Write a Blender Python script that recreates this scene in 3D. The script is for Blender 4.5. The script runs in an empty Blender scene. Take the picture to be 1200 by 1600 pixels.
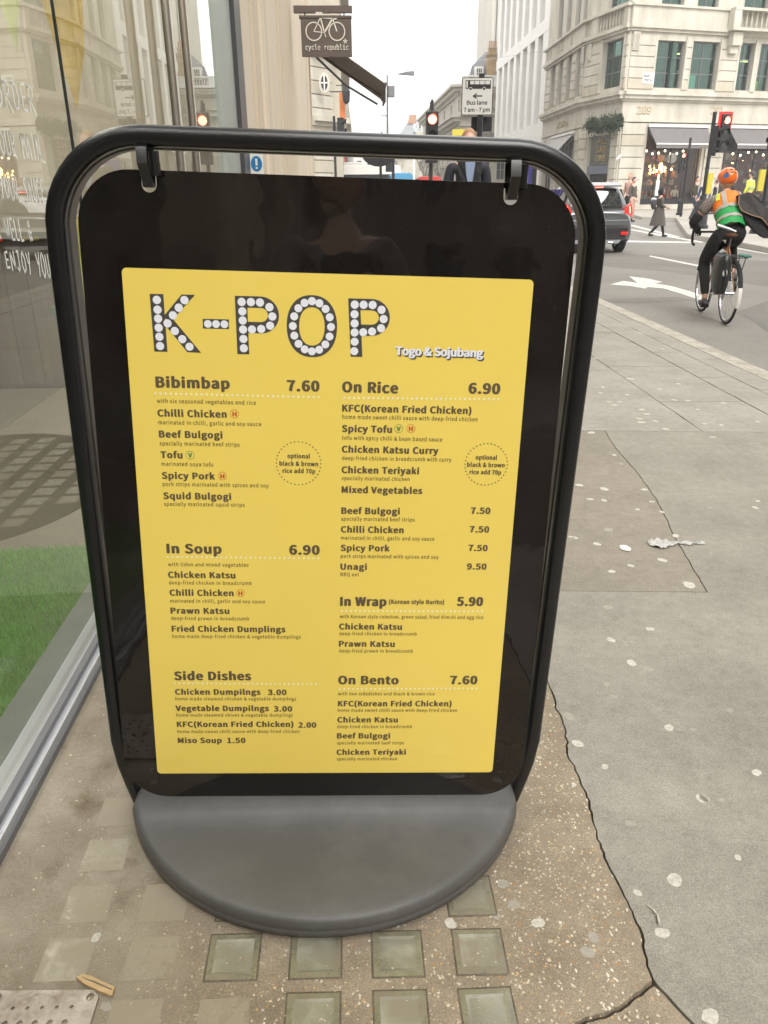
import bpy, bmesh, math, random
import numpy as np
from mathutils import Vector, Matrix
R=math.radians; PI=math.pi
rnd=random.Random(7)
sc=bpy.context.scene
C=sc.collection
V=Vector
# ------------------------------------------------------------------ camera, sky, sun, exposure
F_PX=1210.0; PITCH=0.395025; YAW=R(2.21036); ROLL=R(0.5)
CAM=V((0,0,1.30))
Fv=V((math.sin(YAW)*math.cos(PITCH),math.cos(YAW)*math.cos(PITCH),-math.sin(PITCH)))
Rv=V((math.cos(YAW),-math.sin(YAW),0)); Uv=Rv.cross(Fv)
Rv,Uv=(Rv*math.cos(ROLL)-Uv*math.sin(ROLL)),(Uv*math.cos(ROLL)+Rv*math.sin(ROLL))
cd=bpy.data.cameras.new('camera'); cam=bpy.data.objects.new('camera',cd); C.objects.link(cam)
cd.sensor_fit='HORIZONTAL'; cd.sensor_width=36; cd.lens=36*F_PX/1200; cd.clip_start=.02; cd.clip_end=3000
m=Matrix((( Rv.x,Uv.x,-Fv.x,0),(Rv.y,Uv.y,-Fv.y,0),(Rv.z,Uv.z,-Fv.z,CAM.z),(0,0,0,1)))
cam.matrix_world=m; sc.camera=cam
w=bpy.data.worlds.new('World'); sc.world=w; w.use_nodes=True
nt=w.node_tree; bg=nt.nodes['Background']
SUN_EL=R(44); SUN_AZ=R(168)      # compass style: measured from +Y towards +X
sky=nt.nodes.new('ShaderNodeTexSky'); sky.sky_type='NISHITA'; sky.sun_disc=False
sky.sun_elevation=SUN_EL; sky.sun_rotation=SUN_AZ; sky.dust_density=6; sky.air_density=1.5
hs=nt.nodes.new('ShaderNodeHueSaturation'); hs.inputs['Saturation'].default_value=.12
mx=nt.nodes.new('ShaderNodeMixRGB'); mx.inputs[0].default_value=.8; mx.inputs[2].default_value=(11.4,11.3,10.9,1)
nt.links.new(sky.outputs[0],hs.inputs['Color']); nt.links.new(hs.outputs[0],mx.inputs[1]); nt.links.new(mx.outputs[0],bg.inputs['Color'])
bg.inputs['Strength'].default_value=.12
sd=bpy.data.lights.new('sun','SUN'); sd.energy=1.5; sd.angle=R(35); sd.color=(1,.965,.91)
so=bpy.data.objects.new('sun',sd); C.objects.link(so)
sdir=V((math.sin(SUN_AZ)*math.cos(SUN_EL),math.cos(SUN_AZ)*math.cos(SUN_EL),math.sin(SUN_EL)))
so.rotation_euler=sdir.to_track_quat('Z','Y').to_euler(); so.location=sdir*60
sc.view_settings.view_transform='Standard'; sc.view_settings.look='None'; sc.view_settings.exposure=0.84; sc.view_settings.gamma=1
sc.view_settings.use_curve_mapping=False
sc.render.engine='CYCLES'
sc.cycles.max_bounces=7; sc.cycles.transparent_max_bounces=14; sc.cycles.glossy_bounces=4; sc.cycles.diffuse_bounces=3
sc.cycles.caustics_reflective=False; sc.cycles.caustics_refractive=False
try: sc.cycles.use_denoising=True
except Exception: pass

# ------------------------------------------------------------------ surveying: where a sight line of the photo meets a real plane
XF=-.030                                  # crossfall of the near footway
def gz(x): return XF*x
def ray(x,y): return Fv+Rv*((x-600)/F_PX)-Uv*((y-800)/F_PX)
def hit(x,y,p,n):
    d=ray(x,y); return CAM+d*((p-CAM).dot(n)/d.dot(n))
def at_z(x,y,z): return hit(x,y,V((0,0,z)),V((0,0,1)))
def at_x(x,y,X): return hit(x,y,V((X,0,0)),V((1,0,0)))
def at_y(x,y,Y): return hit(x,y,V((0,Y,0)),V((0,1,0)))
def at_p(x,y): return hit(x,y,V((0,0,0)),V((-XF,0,1)))
ROAD=-.20; FAR=-.07                        # road surface, far footways

# ------------------------------------------------------------------ materials
def nodes(name):
    mt=bpy.data.materials.new(name); mt.use_nodes=True; n=mt.node_tree
    return mt,n,n.nodes['Principled BSDF']
def rgb(c): return (c[0],c[1],c[2],1)
def mat(name,c,rough=.6,metal=0,var=.0,scale=8,c2=None,bump=0,bscale=60,spec=.5,stretch=None,detail=6,coat=0,emit=None,estr=0,rvar=0):
    mt,n,p=nodes(name); L=n.links
    p.inputs['Base Color'].default_value=rgb(c); p.inputs['Roughness'].default_value=rough; p.inputs['Metallic'].default_value=metal
    p.inputs['Specular IOR Level'].default_value=spec
    if coat: p.inputs['Coat Weight'].default_value=coat; p.inputs['Coat Roughness'].default_value=.05
    tc=n.nodes.new('ShaderNodeTexCoord'); mp=n.nodes.new('ShaderNodeMapping'); L.new(tc.outputs['Object'],mp.inputs[0])
    if stretch: mp.inputs['Scale'].default_value=stretch
    if var or c2:
        nz=n.nodes.new('ShaderNodeTexNoise'); nz.inputs['Scale'].default_value=scale; nz.inputs['Detail'].default_value=detail; nz.inputs['Roughness'].default_value=.62
        L.new(mp.outputs[0],nz.inputs['Vector'])
        r=n.nodes.new('ShaderNodeValToRGB'); r.color_ramp.elements[0].position=.3; r.color_ramp.elements[1].position=.7
        a=c2 if c2 else tuple(x*(1-var) for x in c); b=c if c2 else tuple(min(1,x*(1+var)) for x in c)
        r.color_ramp.elements[0].color=rgb(a); r.color_ramp.elements[1].color=rgb(b)
        L.new(nz.outputs[0],r.inputs[0]); L.new(r.outputs[0],p.inputs['Base Color'])
        if rvar:
            mr=n.nodes.new('ShaderNodeMapRange'); mr.inputs[3].default_value=rough-rvar; mr.inputs[4].default_value=rough+rvar
            L.new(nz.outputs[0],mr.inputs[0]); L.new(mr.outputs[0],p.inputs['Roughness'])
    if bump:
        nb=n.nodes.new('ShaderNodeTexNoise'); nb.inputs['Scale'].default_value=bscale; nb.inputs['Detail'].default_value=4
        L.new(mp.outputs[0],nb.inputs['Vector'])
        b=n.nodes.new('ShaderNodeBump'); b.inputs['Strength'].default_value=bump; b.inputs['Distance'].default_value=.01
        L.new(nb.outputs[0],b.inputs['Height']); L.new(b.outputs[0],p.inputs['Normal'])
    if emit: p.inputs['Emission Color'].default_value=rgb(emit); p.inputs['Emission Strength'].default_value=estr
    return mt
def ground_mat(name,base,dark,peb=None,pebs=180,pden=.3,speck=.0,rough=.85,bump=.25,blot=3.0,extra=None):
    mt,n,p=nodes(name); L=n.links; p.inputs['Roughness'].default_value=rough; p.inputs['Specular IOR Level'].default_value=.25
    tc=n.nodes.new('ShaderNodeTexCoord')
    def noise(s,d=8,ro=.6):
        z=n.nodes.new('ShaderNodeTexNoise'); z.inputs['Scale'].default_value=s; z.inputs['Detail'].default_value=d; z.inputs['Roughness'].default_value=ro
        L.new(tc.outputs['Object'],z.inputs['Vector']); return z.outputs[0]
    def ramp(i,p0,p1,c0=(0,0,0),c1=(1,1,1)):
        r=n.nodes.new('ShaderNodeValToRGB'); r.color_ramp.elements[0].position=p0; r.color_ramp.elements[1].position=p1
        r.color_ramp.elements[0].color=rgb(c0); r.color_ramp.elements[1].color=rgb(c1); L.new(i,r.inputs[0]); return r.outputs[0]
    def mixc(f,a,b,t='MIX'):
        x=n.nodes.new('ShaderNodeMixRGB'); x.blend_type=t
        for k,v in ((0,f),(1,a),(2,b)):
            if isinstance(v,(int,float)): x.inputs[k].default_value=v
            elif isinstance(v,tuple): x.inputs[k].default_value=rgb(v)
            else: L.new(v,x.inputs[k])
        return x.outputs[0]
    col=ramp(noise(blot,9,.65),.36,.62,dark,base)
    fine=ramp(noise(260,3,.7),.3,.7,(.72,.72,.72),(1.22,1.22,1.22))
    col=mixc(1.0,col,fine,'MULTIPLY')
    mid=ramp(noise(24,6,.7),.3,.7,(.86,.86,.86),(1.1,1.1,1.1)); col=mixc(1.0,col,mid,'MULTIPLY')
    h=noise(300,3,.7)
    if speck:
        sp=ramp(noise(520,1,.5),.66,.72); col=mixc(mixc(1.0,sp,(speck,speck,speck),'MULTIPLY'),col,tuple(min(1,b*1.9) for b in base))
    if peb:
        vo=n.nodes.new('ShaderNodeTexVoronoi'); vo.inputs['Scale'].default_value=pebs
        mp=n.nodes.new('ShaderNodeMapping'); mp.inputs['Scale'].default_value=(1,.75,1)
        wz=n.nodes.new('ShaderNodeTexNoise'); wz.inputs['Scale'].default_value=90; L.new(tc.outputs['Object'],wz.inputs['Vector'])
        av=n.nodes.new('ShaderNodeMixRGB'); av.inputs[0].default_value=.012; L.new(tc.outputs['Object'],av.inputs[1]); L.new(wz.outputs[1],av.inputs[2])
        L.new(av.outputs[0],mp.inputs[0]); L.new(mp.outputs[0],vo.inputs['Vector'])
        inside=ramp(vo.outputs['Distance'],.28,.42,(1,1,1),(0,0,0))
        sx=n.nodes.new('ShaderNodeSeparateColor'); L.new(vo.outputs['Color'],sx.inputs[0])
        chosen=ramp(sx.outputs[0],1-pden-.02,1-pden); edge=ramp(noise(2.2,4),.34,.5)
        msk=mixc(1.0,mixc(1.0,inside,chosen,'MULTIPLY'),edge,'MULTIPLY')
        r=n.nodes.new('ShaderNodeValToRGB'); e=r.color_ramp.elements
        e[0].position=0; e[0].color=rgb(peb[0]); e[1].position=1; e[1].color=rgb(peb[-1])
        for i,cc in enumerate(peb[1:-1]): q=e.new((i+1)/(len(peb)-1)); q.color=rgb(cc)
        r.color_ramp.interpolation='CONSTANT'; L.new(sx.outputs[1],r.inputs[0])
        col=mixc(msk,col,r.outputs[0])
    if extra: col=extra(n,L,tc,noise,ramp,mixc,col)
    L.new(col,p.inputs['Base Color'])
    b=n.nodes.new('ShaderNodeBump'); b.inputs['Strength'].default_value=bump; b.inputs['Distance'].default_value=.004
    L.new(h,b.inputs['Height']); L.new(b.outputs[0],p.inputs['Normal'])
    return mt
def thin_glass(name,tint=(.93,.97,.95),ior=1.6,rough=0,smear=0,boost=1,gloss=(.97,1,.98)):
    mt=bpy.data.materials.new(name); mt.use_nodes=True; n=mt.node_tree; L=n.links
    n.nodes.remove(n.nodes['Principled BSDF']); out=n.nodes['Material Output']
    lw=n.nodes.new('ShaderNodeLayerWeight'); lw.inputs[0].default_value=.5
    pw=n.nodes.new('ShaderNodeMath'); pw.operation='POWER'; pw.inputs[1].default_value=4.2; L.new(lw.outputs['Facing'],pw.inputs[0])
    f0=2*((ior-1)/(ior+1))**2; fr=n.nodes.new('ShaderNodeMath'); fr.operation='MULTIPLY_ADD'; fr.inputs[1].default_value=1-f0; fr.inputs[2].default_value=f0; L.new(pw.outputs[0],fr.inputs[0])
    mu=n.nodes.new('ShaderNodeMath'); mu.operation='MULTIPLY'; mu.use_clamp=True; mu.inputs[1].default_value=boost; L.new(fr.outputs[0],mu.inputs[0])
    g=n.nodes.new('ShaderNodeBsdfGlossy'); g.inputs['Roughness'].default_value=rough; g.inputs['Color'].default_value=rgb(gloss)
    t=n.nodes.new('ShaderNodeBsdfTransparent'); t.inputs[0].default_value=rgb(tint)
    m2=n.nodes.new('ShaderNodeMixShader'); L.new(mu.outputs[0],m2.inputs[0]); L.new(t.outputs[0],m2.inputs[1]); L.new(g.outputs[0],m2.inputs[2])
    L.new(m2.outputs[0],out.inputs[0]); return mt
M={}
M['frame']=mat('black_powder_coat',(.009,.009,.010),.24,var=.2,scale=40,bump=.05,bscale=900,spec=.55,rvar=.05)
M['panel']=mat('black_acrylic',(.0075,.006,.0055),.03,var=.3,scale=3,spec=.62,bump=.35,bscale=2.6)
M['poster']=mat('yellow_print',(.825,.63,.125),.4,var=.025,scale=2.5,spec=.3,bump=.15,bscale=3.5,coat=.8)
M['ink']=mat('brown_ink',(.115,.083,.045),.45)
M['ink_thin']=mat('brown_ink_thin',(.15,.105,.04),.45)
M['ink_logo']=mat('grey_ink',(.062,.055,.05),.45)
M['white_ink']=mat('white_ink',(.78,.79,.86),.4)
M['cream_ink']=mat('cream_ink',(.83,.80,.55),.4)
M['red_ink']=mat('red_ink',(.55,.11,.03),.4)
M['green_ink']=mat('green_ink',(.10,.28,.09),.4)
M['rubber']=mat('charcoal_plastic_base',(.098,.097,.095),.42,var=.10,scale=7,bump=.14,bscale=320,spec=.4,rvar=.06)
M['lip']=mat('brown_lit_lip',(.055,.047,.040),.4,var=.2,scale=20,spec=.5)  # lighter brown than the frame, imitating light on the tube's inner side
def dusty(mt,amount=.5,sc_=260,th=.70,c=(.45,.43,.40)):
    n=mt.node_tree; L=n.links; p=n.nodes['Principled BSDF']; src=p.inputs['Base Color'].links[0].from_socket; tc=n.nodes.new('ShaderNodeTexCoord')
    a=n.nodes.new('ShaderNodeTexNoise'); a.inputs['Scale'].default_value=sc_; a.inputs['Detail'].default_value=1; L.new(tc.outputs['Object'],a.inputs['Vector'])
    r=n.nodes.new('ShaderNodeValToRGB'); r.color_ramp.elements[0].position=th; r.color_ramp.elements[1].position=th+.03; L.new(a.outputs[0],r.inputs[0])
    b=n.nodes.new('ShaderNodeTexNoise'); b.inputs['Scale'].default_value=7; b.inputs['Detail'].default_value=8; b.inputs['Roughness'].default_value=.7; L.new(tc.outputs['Object'],b.inputs['Vector'])
    r2=n.nodes.new('ShaderNodeValToRGB'); r2.color_ramp.elements[0].position=.48; r2.color_ramp.elements[1].position=.75; r2.color_ramp.elements[1].color=(.35,.35,.35,1); L.new(b.outputs[0],r2.inputs[0])
    mxx=n.nodes.new('ShaderNodeMath'); mxx.operation='MAXIMUM'; L.new(r.outputs[0],mxx.inputs[0]); L.new(r2.outputs[0],mxx.inputs[1])
    mm=n.nodes.new('ShaderNodeMath'); mm.operation='MULTIPLY'; mm.inputs[1].default_value=amount; L.new(mxx.outputs[0],mm.inputs[0])
    x=n.nodes.new('ShaderNodeMixRGB'); L.new(mm.outputs[0],x.inputs[0]); L.new(src,x.inputs[1]); x.inputs[2].default_value=rgb(c); L.new(x.outputs[0],p.inputs['Base Color'])
dusty(M['rubber'],.15,300,.72); dusty(M['panel'],.05,300,.74)
M['black_plastic']=mat('black_plastic',(.012,.012,.012),.3,spec=.5)
M['strap']=mat('black_strap',(.013,.012,.012),.3,spec=.6)
M['black']=mat('black_paint',(.015,.015,.016),.42,spec=.4,var=.2,scale=10)
M['blackm']=mat('black_matte',(.012,.012,.013),.8,var=.2,scale=20)
M['steel']=mat('brushed_steel',(.62,.57,.51),.30,metal=.95,var=.08,scale=12,stretch=(1,1,.05))
M['alu']=mat('anodised_aluminium',(.46,.47,.50),.38,metal=.55,var=.07,scale=5)
M['alu_d']=mat('grey_aluminium_frame',(.17,.17,.18),.45,metal=.3,var=.08,scale=5)
M['glass']=thin_glass('shop_window_glass',(.95,.97,.92),1.5,0,boost=1.12)
M['cglass']=thin_glass('office_window_glass',(.45,.65,.55),1.5,0.01,boost=2.2,gloss=(.40,.58,.50))
M['bglass']=thin_glass('bar_window_glass',(.8,.82,.8),1.5,0,boost=.45)
M['marker']=mat('white_chalk_marker',(.85,.86,.84),.7)
def stone(name,c,d,sc=1.2,st=(1,1,.35),bump=.25):
    return mat(name,c,.8,c2=d,scale=sc,bump=bump,bscale=30,stretch=st,spec=.25,detail=10)
M['stone']=stone('portland_stone',(.52,.475,.39),(.39,.35,.28))
M['stone_l']=stone('pale_portland_stone',(.60,.565,.49),(.40,.37,.305))
M['stone_d']=stone('weathered_stone',(.42,.37,.29),(.30,.26,.20))
M['pier']=stone('buff_limestone_pier',(.60,.51,.40),(.545,.46,.355),.9,(1,1,.25),.1)
M['pier2']=stone('pale_buff_limestone',(.66,.58,.47),(.60,.52,.415),.9,(1,1,.25),.1)
M['white']=mat('white_render',(.72,.70,.66),.7,var=.06,scale=1.5,spec=.3)
M['whitebright']=mat('white_stone_fins',(.78,.77,.74),.7,var=.05,scale=.6,spec=.3)
M['brick']=mat('yellow_stock_brick',(.40,.27,.12),.85,c2=(.28,.18,.08),scale=3,bump=.3)
M['slate']=mat('slate_roof',(.13,.135,.15),.6,var=.2,scale=3)
M['lead']=mat('pale_zinc_roof',(.36,.39,.41),.5,var=.12,scale=1)
M['redbrick']=mat('terracotta_brick',(.42,.22,.12),.85,var=.15,scale=3)
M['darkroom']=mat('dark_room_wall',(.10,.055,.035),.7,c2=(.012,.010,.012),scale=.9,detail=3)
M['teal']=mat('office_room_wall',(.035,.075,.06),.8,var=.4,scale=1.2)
M['win_dark']=mat('dark_window_pane',(.03,.035,.035),.06,spec=.7)
M['awning']=mat('brown_awning_canvas',(.105,.080,.064),.8,var=.15,scale=6,bump=.1)
M['gawning']=mat('grey_awning_canvas',(.15,.14,.14),.8,var=.1,scale=3)
M['sign_br']=mat('brown_sign_paint',(.105,.080,.066),.45,var=.12,scale=4)
M['cream']=mat('cream_letter_paint',(.72,.68,.60),.6)
M['gold']=mat('gold_letters',(.45,.33,.14),.35,metal=.6)
M['bronze']=mat('old_bronze_letters',(.50,.42,.30),.5)
M['grille']=mat('grey_green_glass_sign',(.11,.12,.10),.25,var=.1,scale=2)
M['signgrey']=mat('grey_reflective_sign',(.50,.50,.48),.45)
M['orange_b']=mat('orange_banner',(.55,.16,.05),.7,var=.15,scale=1)
M['bluesign']=mat('blue_sign_paint',(.03,.02,.15),.4)
M['blue']=mat('blue_vehicle_paint',(.06,.25,.42),.4)
M['stick_b']=mat('blue_sticker',(.02,.18,.42),.35)
M['stick_w']=mat('white_sticker',(.75,.74,.70),.4)
M['yel']=mat('yellow_plastic',(.50,.42,.04),.45)
M['car']=mat('grey_car_paint',(.16,.17,.18),.28,metal=.45,coat=1.0,var=.05,scale=2)
M['car_d']=mat('dark_bumper_plastic',(.02,.02,.022),.5)
M['chrome']=mat('chrome',(.42,.42,.43),.28,metal=1)
M['tyre']=mat('tyre_rubber',(.014,.014,.014),.75,var=.2,scale=20)
M['carglass']=mat('car_glass',(.02,.024,.026),.03,spec=.9,coat=1)
M['taillight']=mat('red_tail_lamp',(.40,.01,.01),.2,emit=(1,.03,.015),estr=.45)
M['taillit']=mat('lit_tail_bar',(.9,.1,.08),.2,emit=(1,.12,.08),estr=5)
M['redlens']=mat('lit_red_signal',(.9,.05,.03),.2,emit=(1,.13,.07),estr=9)
M['redglow']=mat('red_signal_glow',(.25,.01,.01),.35,emit=(.9,.02,.02),estr=.45)  # self-glowing red, imitates the spill of the lit lens
M['lens_off']=mat('dark_signal_lens',(.03,.022,.018),.15)
M['bulb']=mat('warm_bulb',(1,.7,.3),.3,emit=(1,.42,.10),estr=22)
M['bulbw']=mat('white_bulb',(1,.9,.7),.3,emit=(1,.78,.48),estr=9)
M['strip']=mat('office_ceiling_light',(1,1,.5),.3,emit=(.95,.95,.35),estr=2.0)
M['coat_l']=mat('charcoal_wool_coat',(.19,.18,.17),.9,var=.3,scale=30,bump=.3,bscale=100)
M['skin']=mat('skin',(.60,.37,.28),.5,var=.06,scale=12)
M['hair_g']=mat('sandy_hair',(.38,.22,.11),.65,var=.3,scale=60,bump=.4,bscale=120)
M['hair_d']=mat('dark_hair',(.03,.02,.015),.6,var=.3,scale=60)
M['navy']=mat('navy_jacket',(.016,.018,.028),.75,var=.2,scale=12,bump=.15,bscale=40)
M['shirt']=mat('blue_shirt',(.22,.27,.40),.7)
M['coat']=mat('grey_wool_coat',(.085,.075,.065),.9,var=.25,scale=30,bump=.3,bscale=100)
M['blackcloth']=mat('black_cloth',(.010,.010,.011),.85,var=.3,scale=20,bump=.25,bscale=30)
M['olive']=mat('olive_jumper',(.055,.05,.035),.9,var=.2,scale=20)
M['bluejkt']=mat('blue_jacket',(.02,.045,.13),.7,var=.2,scale=10)
M['hiviz']=mat('hi_vis_yellow',(.62,.75,.08),.6,emit=(.62,.78,.08),estr=0)
M['pinkc']=mat('pale_pink_coat',(.42,.25,.20),.8,var=.3,scale=8)
M['vest_o']=mat('hi_vis_orange',(.85,.20,.015),.6,var=.12,scale=18,bump=.3,bscale=25)
M['vest_g']=mat('green_vest',(.015,.30,.07),.6,var=.14,scale=14,bump=.4,bscale=18)
M['reflect']=mat('grey_reflective_tape',(.36,.34,.30),.45)
M['camo']=mat('mottled_sleeve',(.30,.26,.23),.85,c2=(.09,.075,.07),scale=55,detail=4)
M['helmet']=mat('orange_helmet',(.85,.17,.015),.25,var=.1,scale=10,coat=.6)
M['bagcloth']=mat('grey_messenger_bag',(.035,.032,.030),.7,var=.25,scale=20,bump=.3,bscale=40)
M['piping']=mat('tan_piping',(.35,.2,.12),.7)
M['teal_m']=mat('green_rack_cord',(.03,.16,.12),.5)
M['copper']=mat('copper_bike_frame',(.42,.20,.10),.4,metal=.5)
M['leaf']=mat('evergreen_leaf',(.035,.06,.02),.7,c2=(.018,.035,.012),scale=8)
M['bark']=mat('pale_bare_bark',(.20,.17,.13),.9,var=.2,scale=3)
M['grass']=mat('artificial_grass',(.16,.42,.05),.6,c2=(.10,.29,.035),scale=6,stretch=(1,1,.01))
M['grass_b']=mat('artificial_grass_backing',(.05,.14,.02),.9,var=.3,scale=8)
M['wood']=mat('limed_wood_counter',(.15,.12,.08),.6,c2=(.10,.075,.05),scale=3,stretch=(6,6,.4))
M['ply']=mat('pale_wood_splinter',(.56,.40,.22),.7,c2=(.42,.28,.14),scale=40,stretch=(1,8,1))
M['galv']=mat('worn_galvanised_plate',(.50,.46,.40),.5,metal=.35,c2=(.22,.18,.14),scale=22,bump=.3,bscale=80,detail=9)
M['gum']=mat('trodden_gum',(.50,.475,.42),.95,var=.25,scale=120,spec=.2)
M['gum_d']=mat('faded_gum',(.335,.31,.265),.95,var=.12,scale=120,spec=.2)
M['paint']=mat('road_marking_white',(.66,.65,.61),.7,c2=(.46,.44,.40),scale=9,detail=10)
M['plasticw']=mat('clear_plastic_wrap',(.42,.41,.39),.25,var=.1,scale=50,spec=.8)
M['block']=mat('pavement_light_glass',(.225,.215,.14),.30,c2=(.15,.145,.10),scale=30,spec=.7,detail=3)
M['block_c']=mat('pavement_light_glass_core',(.12,.118,.085),.24,c2=(.34,.33,.26),scale=13,spec=.6,detail=5)
M['block_f']=mat('cemented_over_glass',(.235,.205,.145),.8,c2=(.31,.275,.21),scale=10)
def vary(mt,dirtc=(.20,.165,.115)):      # each glass block clouded and dirtied in its own way
    n=mt.node_tree; L=n.links; p=n.nodes['Principled BSDF']; oi=n.nodes.new('ShaderNodeObjectInfo')
    ml=n.nodes.new('ShaderNodeMath'); ml.operation='MULTIPLY'; ml.inputs[1].default_value=37; L.new(oi.outputs['Random'],ml.inputs[0])
    for m_ in [q for q in n.nodes if q.type=='MAPPING']: L.new(ml.outputs[0],m_.inputs['Location'])
    mp=[q for q in n.nodes if q.type=='MAPPING'][0]; nz=n.nodes.new('ShaderNodeTexNoise'); nz.inputs['Scale'].default_value=26; nz.inputs['Detail'].default_value=9; nz.inputs['Roughness'].default_value=.72; L.new(mp.outputs[0],nz.inputs['Vector'])
    ad=n.nodes.new('ShaderNodeMath'); ad.operation='MULTIPLY_ADD'; ad.inputs[1].default_value=.22; L.new(oi.outputs['Random'],ad.inputs[0]); L.new(nz.outputs[0],ad.inputs[2])
    r=n.nodes.new('ShaderNodeValToRGB'); r.color_ramp.elements[0].position=.52; r.color_ramp.elements[1].position=.74; L.new(ad.outputs[0],r.inputs[0])
    x=n.nodes.new('ShaderNodeMixRGB'); src=p.inputs['Base Color'].links[0].from_socket; L.new(r.outputs[0],x.inputs[0]); L.new(src,x.inputs[1]); x.inputs[2].default_value=rgb(dirtc); L.new(x.outputs[0],p.inputs['Base Color'])
    mr=n.nodes.new('ShaderNodeMapRange'); mr.inputs[3].default_value=.2; mr.inputs[4].default_value=.75; L.new(r.outputs[0],mr.inputs[0]); L.new(mr.outputs[0],p.inputs['Roughness'])
vary(M['block']); vary(M['block_c'],(.24,.21,.15)); vary(M['block_f'],(.29,.25,.185))
M['concrete']=mat('interior_screed',(.13,.115,.085),.5,var=.07,scale=2,spec=.4)
M['plaster']=mat('interior_plaster',(.13,.115,.08),.8,var=.05,scale=2)
M['dirt']=ground_mat('joint_dirt',(.16,.135,.10),(.09,.075,.056),blot=12)
PEB=[(.62,.56,.44),(.50,.34,.17),(.70,.66,.57),(.40,.22,.09),(.58,.50,.36),(.74,.72,.66)]
def film(n,L,tc,noise,ramp,mixc,col):      # smoother cement film towards the shopfront, with stains
    sx=n.nodes.new('ShaderNodeSeparateXYZ'); L.new(tc.outputs['Object'],sx.inputs[0])
    a=n.nodes.new('ShaderNodeMath'); a.operation='MULTIPLY_ADD'; a.inputs[1].default_value=.55; a.inputs[2].default_value=0
    L.new(noise(3.2,6),a.inputs[0]); b=n.nodes.new('ShaderNodeMath'); b.operation='SUBTRACT'; L.new(a.outputs[0],b.inputs[0]); L.new(sx.outputs[0],b.inputs[1])
    f=ramp(b.outputs[0],.52,.72)
    sm=ramp(noise(6,10,.7),.35,.65,(.225,.192,.14),(.34,.302,.238)); stn=ramp(noise(5.2,8,.6),.56,.68,(1,1,1),(.52,.45,.38))
    sm=mixc(1.0,sm,stn,'MULTIPLY')
    g=ramp(noise(500,2),.40,.62,(.8,.8,.8),(1.12,1.12,1.12)); sm=mixc(1.0,sm,g,'MULTIPLY')
    return mixc(f,col,sm)
M['agg']=ground_mat('exposed_aggregate_concrete',(.315,.262,.192),(.235,.193,.142),PEB,150,.26,speck=.55,blot=5,bump=.4,extra=film)
M['tar']=ground_mat('grey_mastic_asphalt',(.305,.284,.245),(.245,.227,.195),speck=.55,blot=2.2,bump=.3)
M['slab']=ground_mat('york_stone_slab',(.345,.325,.288),(.29,.27,.236),speck=.15,blot=2.5,bump=.2)
M['patch']=ground_mat('brown_asphalt_patch',(.285,.255,.207),(.235,.21,.17),speck=.1,blot=2,bump=.2)
M['panelgr']=ground_mat('dark_pavement_light_concrete',(.055,.048,.036),(.035,.03,.024),blot=4)
M['pale']=ground_mat('pale_paving',(.45,.41,.335),(.39,.355,.29),blot=2)
M['kerb']=ground_mat('granite_kerb',(.45,.42,.36),(.33,.30,.255),speck=.5,blot=6)
M['road']=ground_mat('worn_road_asphalt',(.25,.237,.215),(.205,.194,.175),speck=.3,blot=.35,bump=.35)
M['road_p']=ground_mat('road_repair_asphalt',(.20,.19,.172),(.17,.16,.146),speck=.2,blot=.8)
M['footway']=ground_mat('far_footway_paving',(.42,.395,.355),(.35,.325,.29),blot=.6)

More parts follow.
